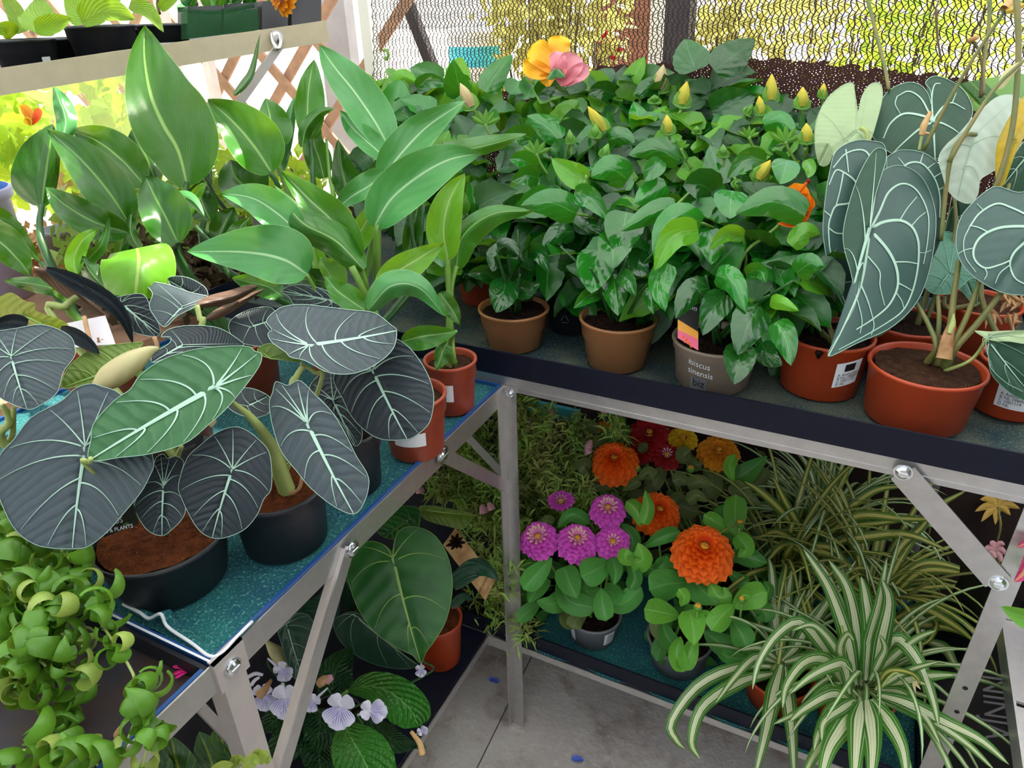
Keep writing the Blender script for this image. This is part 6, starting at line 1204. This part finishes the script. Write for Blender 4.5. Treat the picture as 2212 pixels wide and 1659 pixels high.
for a in [
 (s1, W1, 11, 1.13, 1.20, (1683,1425),(1685,1330),(1695,1240),(1712,1222)), (s1, W1, 11, 1.13, 1.18, (1690,1425),(1698,1330),(1706,1260),(1712,1225)), (s1, W1, 10, 1.13, 1.2, (1680,1425),(1674,1330),(1668,1240),(1660,1205)),
 (s1, W1, 12, 1.12, 1.10, (1690,1428),(1740,1370),(1790,1300),(1850,1210)), (s1, W1, 12, 1.12, 1.05, (1690,1428),(1722,1395),(1745,1345),(1720,1340)), (s1, W1, 15, 1.10, .98, (1688,1436),(1672,1500),(1655,1580),(1628,1690)), (s1, W1, 13, 1.10, .98, (1694,1440),(1704,1520),(1712,1600),(1716,1690)),
 (s1, W1, 13, 1.11, .97, (1672,1455),(1600,1472),(1520,1525),(1494,1600),(1512,1640)), (s1, W1, 12, 1.11, .98, (1665,1440),(1600,1440),(1510,1480),(1450,1560),(1462,1600),(1480,1618)), (s1, W1, 10, 1.12, 1.0, (1675,1430),(1632,1420),(1590,1460),(1545,1520)), (s1, W1, 8, 1.12, 1.05, (1680,1425),(1640,1400),(1600,1405)),
 (s1, W1, 10, 1.11, 1.0, (1695,1430),(1740,1420),(1765,1425),(1750,1460)), (s2, W1, 12, 1.05, .93, (1830,1480),(1780,1400),(1730,1345),(1680,1370),(1640,1430),(1625,1490)), (s2, W1, 9, 1.05, .95, (1835,1480),(1810,1410),(1760,1352),(1710,1362)),
 (s2, W1, 13, 1.04, .9, (1835,1500),(1790,1430),(1740,1430),(1700,1480),(1690,1530)), (s2, W1, 12, 1.03, .9, (1840,1510),(1790,1490),(1740,1530),(1670,1565)), (s2, W1, 13, 1.0, .88, (1845,1520),(1800,1500),(1740,1530),(1705,1560)), (s2, W1, 13, 1.02, .9, (1835,1500),(1825,1440),(1800,1438),(1750,1462),(1705,1500)),
 (s2, W1, 14, 1.05, .98, (1850,1480),(1830,1380),(1790,1270),(1735,1185)), (s2, W1, 13, 1.05, .98, (1860,1480),(1880,1380),(1900,1300),(1916,1205)), (s2, W1, 14, 1.05, 1.0, (1855,1470),(1850,1360),(1830,1270),(1790,1210)), (s2, W1, 15, 1.04, 1.0, (1870,1470),(1880,1370),(1870,1290),(1860,1245)),
 (s2, W1, 16, 1.04, .96, (1885,1470),(1905,1380),(1920,1300),(1905,1250)), (s2, W1, 13, 1.05, .9, (1895,1450),(1935,1380),(1985,1430),(2015,1510),(2028,1570)), (s2, W1, 10, 1.05, .95, (1890,1460),(1930,1420),(1980,1380),(2022,1362)), (s2, W1, 14, 1.03, .92, (1900,1480),(1960,1470),(2010,1460),(2065,1458)),
 (s2, W1, 11, 1.02, .9, (1895,1490),(1950,1500),(2000,1550),(2032,1610)), (s2, W1, 14, 1.0, .85, (1895,1500),(1960,1520),(2040,1560),(2120,1600),(2180,1652)), (s2, W1, 10, 1.0, .85, (1895,1510),(1990,1545),(2080,1600),(2150,1665)), (s2, W1, 20, .98, .84, (1862,1515),(1855,1560),(1850,1620),(1845,1700)),
 (s2, W1, 20, .98, .84, (1872,1512),(1880,1560),(1885,1620),(1880,1700)), (s2, W1, 20, .98, .84, (1855,1520),(1820,1570),(1790,1620),(1770,1700)), (s2, W1, 15, .98, .86, (1880,1512),(1920,1560),(1950,1620),(1960,1700)), (s2, W1, 12, .99, .86, (1850,1515),(1800,1530),(1770,1580),(1758,1622)), (s2, W1, 12, .99, .86, (1848,1512),(1820,1530),(1780,1560),(1775,1600)),
 (s2, W1, 14, 1.0, .86, (1842,1525),(1800,1580),(1760,1630),(1730,1690)), (s2, 'spid_y', 7, 1.0, .9, (1890,1490),(1920,1450),(1970,1455),(1990,1480)), (s2, W1, 8, 1.0, .92, (1890,1490),(1960,1450),(2030,1428)), (s2, W1, 9, 1.02, .95, (1880,1470),(1900,1430),(1912,1400),(1900,1370)), (s2, W1, 8, 1.04, .88, (1845,1500),(1815,1410),(1830,1370),(1845,1384)),
 (s3, W2, 10, 1.30, 1.24, (1740,1165),(1690,1105),(1640,1060),(1608,1040)), (s3, W2, 10, 1.30, 1.22, (1755,1165),(1820,1110),(1890,1060),(1960,1050)), (s3, W2, 9, 1.30, 1.22, (1745,1165),(1700,1090),(1670,1030)), (s3, W2, 9, 1.3, 1.26, (1760,1160),(1800,1080),(1840,1000)), (s3, W2, 9, 1.3, 1.2, (1730,1180),(1680,1150),(1640,1160)), (s3, W2, 9, 1.28, 1.2, (1735,1180),(1690,1180),(1655,1215)),
 (s3, W2, 9, 1.3, 1.2, (1770,1180),(1830,1140),(1900,1130),(1980,1120)), (s3, W2, 10, 1.28, 1.14, (1770,1170),(1850,1115),(1950,1120),(2030,1122)), (s3, W2, 11, 1.26, 1.15, (1760,1180),(1870,1160),(1960,1155),(2050,1190)), (s3, W2, 10, 1.25, 1.15, (1740,1190),(1760,1180),(1810,1195),(1850,1290)), (s3, W2, 11, 1.25, 1.12, (1735,1195),(1770,1190),(1840,1230),(1880,1320)),
 (s4, W2, 10, 1.22, 1.14, (1925,1270),(1990,1220),(2060,1225),(2130,1260)), (s4, W2, 10, 1.22, 1.12, (1930,1285),(1990,1235),(2060,1235),(2110,1250)), (s4, W2, 10, 1.2, 1.1, (1930,1330),(2000,1310),(2060,1330),(2130,1380)), (s4, W2, 11, 1.2, 1.08, (1925,1340),(1990,1315),(2060,1350),(2110,1390)), (s4, W2, 9, 1.2, 1.1, (1925,1350),(2000,1350),(2060,1360),(2110,1385)), (s4, W2, 7, 1.2, 1.08, (1960,1310),(2020,1340),(2010,1380),(1985,1395)),
 (s4, W2, 10, 1.24, 1.2, (1915,1270),(1960,1180),(2020,1100),(2090,1058)), (s4, W2, 10, 1.24, 1.2, (1915,1265),(1940,1190),(1990,1140),(2010,1110)), (s4, W2, 8, 1.24, 1.2, (1960,1300),(2000,1260),(2030,1300),(2070,1340)), (s4, W1, 9, 1.15, 1.02, (1990,1380),(2040,1400),(2060,1430),(2080,1460))]: spx(*a)
for th, n, mt_, L, hz, y_ in ((s1, 16, W1, .20, .05, 0), (s2, 40, W1, .27, .07, 0), (s3, 70, W2, .32, .10, 0), (s4, 64, W2, .31, .08, 0), (s5, 90, W1, .27, .13, 0)):
    o_ = origin(th)
    for k in range(n):
        az = rnd(0, 2*PI); el = rnd(.5, 1.45); arcleaf(th, o_+np.array((.012*math.cos(az), .012*math.sin(az), hz*.4+.06)), az, el, L*rnd(.6, 1.05), rnd(.008, .014), rnd(1.2, 2.8), mt_, rnd(-.4, .4))
    MB().lathe([(.014, .055), (.017, .07), (.012, .085), (0, .088)], o_, 12).build('crown', 'stem_p', th, True)
tube_px(s4, 'stem_o', [(1930,1310),(1985,1270),(2045,1245),(2125,1235)], [1.18, 1.14, 1.1, 1.06], [3.5, 3.5, 3.2, 3], 'runner')
tube_px(s2, 'stem_p', [(1900,1490),(1930,1455),(1965,1455),(1975,1470)], [.98, .96, .95, .95], [3, 2.6, 2.4, 3], 'flower_stalk')
for d in ((8, 10), (14, 4), (2, 14)): ribbon(s2, 'bud', [(1973,1470),(1973+d[0],1470+d[1]),(1975+d[0]*1.8,1472+d[1]*1.8)], 3, 3, .95, .945, 0, 'lance', nt=6, name='bud')
# plantlets by the right leg
for lab, x, y, t, R_, mt_, n in (('yellow-green tuft of pointed leaves in the gap under the right tray end', 2155, 1095, 1.42, 46, 'cole_y', 9), ('pink tinged leaf tuft tucked in the gap beside the right brace', 2150, 1190, 1.40, 30, 'p_fade', 7)):
    c_ = ray(x, y, t); c_ = np.array((c_[0]+(.03 if n == 9 else -.03), c_[1]+(.05 if n == 9 else -.07), -.0005)); th, tp_ = potted('leaf_tuft', lab, 'plant', c_, .05, .09, 'black', 'soil_d', .84)
    for k in range(n):
        a = 2*PI*k/n+rnd(-.3, .3); r_ = R_*rnd(.7, 1.2); ribbon(th, mt_, [(x, y), (x+.5*r_*math.cos(a), y+.45*r_*math.sin(a)-4), (x+r_*math.cos(a), y+.8*r_*math.sin(a)+6)], 8, 8, t, t-.01, .004, 'lance', nt=8)
    MB().tube(cat([ray(x, y, t), ray(x+3, y+60, t), c_+np.array((0, 0, .08))], 10), .0025, 7).build('stem', 'stem_o', th, True)

# ---------------------------------------------------------------- fine-leaved shrubs behind the corner leg
def fine_shrub(label, x, y, t, w, h, n, pot_c, bells):
    th, p = potted('needle_leaved_shrub', label, 'plant', (*pot_c, BL), .055, .06, 'black', 'soil_d', .84, 'needle-leaved shrubs behind the corner leg')
    base = origin(th)+np.array((0, 0, .05)); mb = MB(); c = ray(x, y, t); st = []
    for k in range(26):
        e = c+np.array((rnd(-w, w), rnd(-.09, .09), rnd(-.7, 1)*h)); q = cat([base+np.array((rnd(-.02, .02), rnd(-.02, .02), 0)), base*.45+e*.55+rv(.015), e], 12); st.append(q)
        MB().tube(q, np.linspace(.0022, .001, 12), 5).build('stem', 'stem_d' if k % 3 else 'twig', th, True)
    for k in range(n):
        q = random.choice(st); i = random.random()**.6*10.9; a = q[int(i)]+(q[int(i)+1]-q[int(i)])*(i % 1)+rv(.010)
        d = rv(); d[2] += .7; d /= np.linalg.norm(d); s = np.cross(d, rv()); s /= np.linalg.norm(s); L = rnd(.016, .034); W_ = rnd(.0014, .0026)
        bnd = np.array((0, 0, -L*.2)); mb.add([a-s*W_*.5, a+s*W_*.5, a+d*L*.6+s*W_, a+d*L+bnd, a+d*L*.6-s*W_], [(0, 1, 2, 3, 4)], [(.4, 0), (.6, 0), (1, .6), (.5, 1), (0, .6)])
    o = mb.build('foliage', 'fine', th, True); o['kind'] = 'stuff'
    for bx, by, dx, dy in bells:
        tb_ = t-.08; spindle(th, 'p_fade', [(bx, by), (bx+dx*.5, by+dy*.5), (bx+dx, by+dy)], tb_, tb_, [3, 8, 10], 'bell_flower')
fine_shrub('feathery needle-leaved shrub right of the corner leg with pink bells', 1190, 1000, 1.42, .13, .17, 8500, (.078, .225), [(1185,880,8,20), (1172,905,22,10), (1178,925,18,12), (1276,950,-6,18), (1265,965,8,14), (1140,905,10,14), (1300,885,8,10)])
fine_shrub('feathery needle-leaved shrub left of the corner leg under the left bench', 1010, 1010, 1.44, .12, .17, 8000, (-.11, .23), [(1040,1090,6,18), (1056,1085,6,16), (1112,1180,6,22), (1122,1170,4,18), (905,1050,4,14)])
fine_shrub('feathery needle-leaved shrub trailing low beside the corner leg foot', 1090, 1230, 1.33, .09, .12, 3500, (-.035, .10), [])
pl = thing('turquoise_hose_tray', 'turquoise plastic edge glimpsed above the needle-leaved shrub', 'tray', ray(1180, 890, 1.6))
MB().bar(ray(1130, 873, 1.58), ray(1250, 900, 1.58), .012, .03, (0, 0, 1)).build('rim', 'turq', pl)

# ---------------------------------------------------------------- low left shelf: philodendron, cape primroses, prayer plant
BP = .2242
ph, pp = potted('philodendron', 'heart-leaved philodendron in red pot with the big glossy green leaf', 'plant', (-.100, -.085, BP), .0425, .10, 'terra2', 'soil_r', .82, None, rim=.12, fill=.05)
heart(ph, 'phil', (849,1205), (909,1434), [(909,1434),(922,1408),(938,1387),(964,1342),(977,1283),(976,1234),(961,1186),(932,1150),(893,1137),(867,1143),(853,1165),(848,1190),(838,1183),(824,1174),(795,1169),(769,1189),(749,1234),(756,1270),(775,1319),(808,1365),(857,1400),(890,1416)], 1.14, -.05, -.02, .012, veins='phil', vmat='vein_y', vw=.75)
heart(ph, 'phil_d', (764,1327), (900,1436), [(903,1438),(873,1446),(824,1440),(775,1420),(736,1387),(720,1348),(735,1330),(768,1322),(801,1350),(841,1392),(880,1420)], 1.17, -.03, .05, .012, veins='phil', vmat='vein_w', vw=.5)
heart(ph, 'phil_d', (619,1348), (657,1473), [(658,1474),(632,1462),(618,1425),(606,1385),(600,1361),(612,1338),(639,1325),(660,1326),(671,1335),(688,1365),(690,1400),(684,1430),(672,1455)], 1.12, -.03, -.02, .012, veins='phil', vmat='vein_w', vw=.6)
heart(ph, 'phil', (886,1120), (830,1163), [(815,1150),(835,1120),(867,1094),(906,1100),(903,1135),(875,1150),(850,1165)], 1.21, -.01, .02, .006, veins='soft', vmat='vein_y', vw=.5)
heart(ph, 'aloc_o', (908,1100), (1023,1114), [(906,1094),(935,1092),(971,1098),(1000,1104),(1024,1114),(1000,1143),(970,1138),(938,1130),(912,1118)], 1.22, .0, -.03, .006, veins='soft', vmat='vein_y', vw=.4, edge=False)
ribbon(ph, 'phil_d', [(975,1264),(1020,1226),(1050,1228),(1079,1254)], 18, 24, 1.16, 1.12, -.012, 'ovate', 0, .001, nt=16); ribbon(ph, 'phil_d', [(972,1310),(1000,1288),(1022,1296)], 8, 12, 1.18, 1.16, -.006, 'ovate')
ribbon(ph, 'phil_d', [(640,1330),(700,1300),(720,1240)], 20, 36, 1.18, 1.2, -.01, 'ovate'); ribbon(ph, 'phil_d', [(770,1325),(755,1290),(745,1255)], 16, 22, 1.2, 1.22, -.01, 'ovate'); ribbon(ph, 'phil_d', [(660,1350),(700,1340),(735,1310)], 22, 26, 1.22, 1.22, -.01, 'ovate')
spindle(ph, 'bud', [(576,1385),(598,1412),(622,1440)], 1.13, 1.12, [4, 15, 11], 'rolled_leaf')
for pts, ts in (([(849,1203),(872,1160),(884,1120)], [1.15,1.2,1.22]), ([(764,1325),(800,1300),(860,1330)], [1.18,1.22,1.24]), ([(619,1345),(680,1330),(760,1350),(860,1360)], [1.13,1.2,1.23,1.25]), ([(905,1125),(900,1200),(940,1300)], [1.22,1.23,1.24]), ([(977,1262),(965,1290),(950,1320)], [1.17,1.21,1.23])):
    stem_to(ph, pts, ts, [3.5]*len(pts)+[5], 'stem_d', pp.c+np.array((0, 0, .095)))
tg = card(ph, 'orange_tag', 'dry', [ray(984,1140,1.25), ray(1071,1252,1.24), ray(1048,1297,1.24), ray(957,1177,1.25)])
ex = ray(1040, 1240, 1.24)-ray(1062, 1262, 1.24); 
tx, ty = ray(1048,1297,1.238)-ray(1071,1252,1.238), ray(984,1140,1.25)-ray(1071,1252,1.24)
flat_text(tg, 'PHILODENDRON', .0058, ray(1047, 1256, 1.238), -tx, -ty, 'ink'); flat_text(tg, 'melanochrysum', .003, ray(1056, 1268, 1.238), -tx, -ty, 'ink')
for k in range(9):
    a = 2*PI*k/9; x, y = 985, 1172; r_ = rnd(14, 26); ribbon(tg, 'soil_d', [(x, y), (x+.5*r_*math.cos(a), y+.5*r_*math.sin(a)), (x+r_*math.cos(a), y+r_*math.sin(a)*.9)], 4, 4, 1.2465, 1.2465, 0, 'ovate', nt=6, name='leaf_print')
def cape(label, c, leaves, flowers):
    th, p = potted('cape_primrose', label, 'plant', (*c, BP), .048, .06, 'black', 'soil_d', .84, 'cape primroses on the low left shelf')
    for mt_, P_, wl, wr, t0, t1, e in leaves: ribbon(th, mt_, P_, wl, wr, t0, t1, e, 'obov' if mt_ == 'strep' else 'ovate', -.02, .004, nt=20, serr=.02)
    return th
c1 = cape('cape primrose with white and violet flowers and wrinkled leaves between the bench legs', (-.16, -.30), [
 ('strep', [(752,1492),(800,1482),(850,1500),(888,1535),(904,1572)], 44, 50, 1.06, .98, -.015), ('strep', [(742,1560),(762,1600),(790,1650),(812,1720)], 64, 66, 1.0, .92, -.012), ('strep_d', [(815,1570),(850,1598),(905,1612)], 24, 32, 1.02, .99, -.01),
 ('strep_d', [(715,1510),(725,1450),(760,1398)], 36, 42, 1.14, 1.18, -.01), ('strep_d', [(650,1530),(600,1552),(560,1585)], 30, 32, 1.06, 1.02, -.01), ('strep_d', [(660,1560),(610,1620),(580,1680)], 36, 36, 1.05, 1.0, -.01), ('strep_d', [(690,1530),(690,1580),(660,1640)], 38, 38, 1.07, 1.03, -.01), ('strep_d', [(780,1530),(800,1560),(830,1640)], 30, 30, 1.08, 1.06, -.01), ('strep_d', [(700,1600),(690,1640),(700,1700)], 40, 40, 1.06, 1.02, -.01)], [])
tube_px(c1, 'stem', [(752,1492),(735,1510),(715,1560)], [1.06, 1.08, 1.1], [4, 5, 6], 'stem')
def capeflower(x, y, s_, a0, t, tube_to=None, white=False, stalk=True):
    for a, l, w, mt_ in ((a0-.62, 1.0, .42, 'p_strep'), (a0, 1.12, .46, 'p_strep'), (a0+.62, 1.0, .42, 'p_strep'), (a0+2.35, .72, .36, 'p_white'), (a0-2.35, .72, .36, 'p_white')):
        if white: mt_ = 'p_white'
        d = np.array((math.cos(a), math.sin(a))); ribbon(c1, mt_, [(x, y), tuple(np.array((x, y))+d*s_*l*.55), tuple(np.array((x, y))+d*s_*l)], s_*w, s_*w, t, t-.006, .004, 'obov', nt=9, name='petal', wave=.001)
    e = np.array(tube_to if tube_to else (x+3, y-s_*1.2)); tube_px(c1, 'p_white', [(x, y), tuple((np.array((x, y))+e)/2), tuple(e)], [t, t+.01, t+.012], [s_*.14, s_*.12, s_*.07], 'flower_tube')
    if stalk: tube_px(c1, 'stem_d', [tuple(e), (e[0]+12, e[1]+30), (690+rnd(-10, 20), 1560)], [t+.012, t+.03, 1.08], [2, 2.2, 2.5], 'flower_stalk')
for f in ((616,1508,44,1.55,.97,(610,1475)), (735,1528,46,1.75,.95,(745,1505)), (800,1535,34,.1,.95,(772,1545)), (676,1515,24,2.2,.98,(708,1486)), (608,1447,26,.9,1.02,(578,1422)), (908,1446,16,1.4,1.1,None), (568,1500,34,1.4,1.0,(578,1475)), (910,1580,14,-.4,.98,(895,1588))): capeflower(*f)
for P_ in ([(535,1463),(552,1455),(568,1458)], [(543,1480),(550,1470),(560,1463)]): tube_px(c1, 'p_white', P_, [.98, .98, .98], [4, 4, 3], 'flower_tube')
spindle(c1, 'dryc', [(688,1478),(700,1470),(712,1464)], 1.0, 1.0, [9, 10, 6], 'faded_flower'); spindle(c1, 'p_fade', [(706,1472),(714,1465),(720,1462)], 1.0, 1.0, [8, 8, 4], 'faded_flower'); spindle(c1, 'dryc', [(560,1502),(572,1490),(586,1468)], .985, .985, [10, 8, 3], 'faded_flower'); spindle(c1, 'dry', [(888,1580),(906,1605),(912,1628)], .97, .97, [4, 6, 8], 'faded_flower')
mp, _ = potted('prayer_plant', 'striped prayer plant in shadow under the left bench end', 'plant', (-.30, -.52, BP), .05, .07, 'black', 'soil_d', .84)
for P_, w in (([(470,1700),(455,1640),(430,1580)], 42), ([(400,1700),(380,1640),(370,1590)], 40), ([(500,1640),(480,1600),(505,1560)], 30), ([(350,1680),(340,1640),(350,1600)], 30), ([(520,1700),(515,1650),(540,1600)], 34)): ribbon(mp, 'maranta', P_, w, w, 1.0, 1.02, -.01, 'ovate')

# ---------------------------------------------------------------- curly hoya in the lower left corner
hy, _ = potted('rope_hoya', 'rope hoya with tightly curled leaves trailing over the dirty tray', 'plant', (-.27, -.70, .7408), .06, .075, 'black', 'soil_d', .82)
def curl_mesh(mat, turn, r0, w, open_=0.):
    k = 14; v = np.linspace(0, 1, k); pr = PROF['ovate'](v*.93+.03); P = np.zeros((k, 5, 3)); U = np.zeros((k, 5, 2))
    for i in range(k):
        a = -PI/2+turn*v[i]; r = r0*(1+open_*v[i])
        for j, c in enumerate((-1, -.5, 0, .5, 1)):
            rr = r*(1-.16*c*c); P[i, j] = (c*w*.5*pr[i], rr*math.cos(a), r0+rr*math.sin(a)); U[i, j] = (.5+.5*c, v[i])
    return MB().grid(P, U).raw('curled_leaf', mat)
CL = [curl_mesh(m_, t_, r_, w_, o_) for m_, t_, r_, w_, o_ in (('hoya', 5.0, .34, .62, .1), ('hoya', 5.6, .30, .55, .25), ('hoya_p', 5.2, .34, .58, .15), ('hoya', 4.0, .40, .6, .3), ('hoya', 5.8, .28, .6, .3), ('hoya', 3.0, .48, .55, .2))]
def vine(pts, ts, n, lmin, lmax, jit=14, th=hy, tw=3.2):
    P = cat(pts, 24); t = cat(np.array(ts, float)[:, None], 24)[:, 0]; Q = rays(P, t); MB().tube(Q, tw*t.mean()/CF, 7).build('vine', 'stem_p', th, True)
    for k in range(n):
        f = (k+.5)/n*22.9; i = int(f); p = Q[i]+(Q[i+1]-Q[i])*(f-i); j = rays(P[i]+np.array((rnd(-jit, jit), rnd(-jit, jit))), t[i]-rnd(0, .016))-Q[i]
        tv = Q[i+1]-Q[i]; s_ = np.cross(tv, DV); s_ /= np.linalg.norm(s_); ax = s_*(1 if k % 2 else -1)*rnd(.6, 1)+tv/np.linalg.norm(tv)*rnd(-.2, .9)+rv(.35); xx = -DV*(1 if random.random() < .8 else -.2)+rv(.45); nn = np.cross(xx, ax)
        put('leaf', random.choice(CL), th, frame(p+j-origin(th), ax, nn, rnd(lmin, lmax)))
for v_ in [
 ([(125,1170),(150,1225),(190,1290),(215,1340),(250,1395),(285,1450),(300,1500),(318,1560),(320,1610),(300,1670)], [.60,.595,.58,.57,.56,.55,.545,.54,.535,.53], 26, .020, .028, 24),
 ([(20,1150),(60,1220),(80,1290),(130,1360),(150,1400)], [.60,.59,.58,.575,.57], 20, .022, .032, 30), ([(-20,1200),(20,1270),(60,1320),(40,1400)], [.6,.59,.58,.57], 18, .022, .032, 30), ([(-30,1300),(10,1370),(60,1430),(75,1490)], [.59,.58,.57,.565], 18, .024, .032, 26),
 ([(130,1360),(155,1410),(165,1470),(155,1530),(140,1590)], [.57,.57,.575,.58,.58], 15, .022, .030, 18), ([(60,1180),(130,1240),(190,1270),(230,1330)], [.61,.6,.59,.57], 16, .020, .028, 24),
 ([(-20,1640),(60,1620),(130,1640),(190,1630),(230,1680)], [.55,.545,.54,.54,.53], 18, .022, .030, 22), ([(-20,1120),(10,1110),(40,1150)], [.62,.62,.61], 8, .022, .028, 16), ([(160,1310),(110,1330),(60,1390),(100,1440)], [.575,.57,.565,.56], 15, .022, .032, 24), ([(0,1440),(40,1500),(110,1490)], [.57,.57,.57], 9, .024, .03, 20), ([(330,1500),(300,1540),(260,1640)], [.54,.535,.53], 8, .02, .026, 16)]: vine(*v_)
for P_, w in (([(500,1659),(515,1640),(530,1648)], 10), ([(530,1665),(545,1640),(560,1650)], 14), ([(560,1650),(570,1630),(582,1622)], 9), ([(548,1640),(556,1625),(566,1620)], 8), ([(575,1650),(580,1640),(584,1630)], 6), ([(500,1660),(505,1640),(500,1632)], 8), ([(450,1680),(480,1655),(505,1650)], 12)): ribbon(hy, 'hoya_p', P_, w, w, .60, .59, -.006, 'ovate')
tube_px(hy, 'stem_p', [(300,1670),(370,1700),(430,1720),(520,1660),(575,1640)], [.53, .54, .57, .60, .60], [3, 3, 3, 3, 2], 'vine')
ribbon(hy, 'hoya', [(170,1560),(125,1545),(46,1590)], 8, 10, .56, .55, .004, 'lance'); ribbon(hy, 'hoya_p', [(210,1370),(165,1385),(130,1368)], 12, 12, .565, .56, .004, 'oval')
for k in range(70):
    x, y = rnd(-30, 190), rnd(1120, 1480)
    if x > 120 and y > 1400: continue
    put('leaf', random.choice(CL), hy, frame(ray(x, y, .62+rnd(-.01, .03))-origin(hy), *(lambda a: (a, np.cross(-DV+rv(.5), a)))(rv()), rnd(.024, .034)))
for k in range(3):
    p = onZ(.7405, (300, 250, 200)[k], (1545, 1600, 1490)[k]); o = put('dead_leaf', local_leaf('dead_leaf', 'dry', 'lance', .4, .3), None, frame(p+np.array((0, 0, .002)), rv(), (0, 0, 1), .012)); tag(o, ['small dry brown leaf scrap between the hoya vines on the dirty tray', 'tiny dry scrap on the dirty tray near its blue edge', 'dry scrap lying on the dirty tray beside the left hoya vine'][k], 'leaf scrap', 'dry scraps on the dirty tray')

# ---------------------------------------------------------------- right edge: bag, white frame, coleus
bg_ = thing('black_bag', 'black plastic bag with white lettering behind the right bench leg', 'bag', (.80, .34, 0))
P = np.zeros((12, 10, 3))
for i in range(12):
    for j in range(10):
        a = -1.2+2.4*j/9; v = i/11; P[i, j] = (.84+.20*math.sin(a)*(1-.12*v)+.006*math.sin(i*2.1+j*1.3), .32-.14*math.cos(a)+.006*math.sin(i*1.3+j*2), .46*v)
MB().grid(P).build('bag_side', 'bag', bg_, True)
lp = [onY(.18, *q) for q in ((2140, 1470), (2140, 1600))]; ey_ = lp[0]-lp[1]
ct = onY(.172, 2150, 1530); flat_text(bg_, 'NINJA', .050, ct, -(onY(.172, 2140, 1470)-onY(.172, 2148, 1620)), (onY(.172, 2190, 1530)-onY(.172, 2120, 1530)), 'bagink')
bz = .45; b0, b1 = onZ(bz, 2175, 1335), onZ(bz, 2189, 1659); bx = (b0[0]+b1[0])/2; be = b0[1]
wf = thing('low_side_table', 'low grey metal table with a pale rail at the lower right corner', 'table', (bx+.2, be-.4, 0))
MB().cuboid(bx, bx+.003, be-.8, be, bz-.025, bz+.004).build('edge_rail', 'alu', wf); MB().cuboid(bx+.003, bx+.45, be-.003, be, bz-.025, bz+.004).build('edge_rail', 'alu', wf)
for k in range(5): MB().cuboid(bx+.004, bx+.45, be-.155-.16*k, be-.004-.16*k, bz-.004, bz).build('top_plate', 'alu', wf)
for x_, y_ in ((bx+.20, be-.06), (bx+.43, be-.06), (bx+.20, be-.74), (bx+.43, be-.74)): MB().cuboid(x_-.012, x_+.012, y_-.012, y_+.012, -.0005, bz-.004).build('leg', 'alu', wf)
co, cp_ = potted('coleus', 'magenta and green coleus leaves poking in at the right edge', 'plant', (bx+.10, be-.07, bz+.0005), .045, .06, 'terra', 'soil_d')
ribbon(co, 'coleus', [(2230,1190),(2215,1230),(2190,1257)], 22, 14, .80, .79, -.008, 'ovate', serr=.1); ribbon(co, 'coleus', [(2240,1165),(2220,1172),(2196,1182)], 10, 10, .80, .795, -.004, 'ovate', serr=.1); ribbon(co, 'zin_y', [(2270,1340),(2220,1335),(2162,1310)], 26, 20, .80, .78, -.01, 'ovate')
for a in ((2235, 1180), (2240, 1170), (2268, 1340)): MB().tube(cat([ray(*a, .80), ray(*a, .80)*.5+cp_.c*.5+np.array((.02, .0, .04)), cp_.c+np.array((0, 0, .05))], 8), .0025, 7).build('stem', 'stem', co, True)
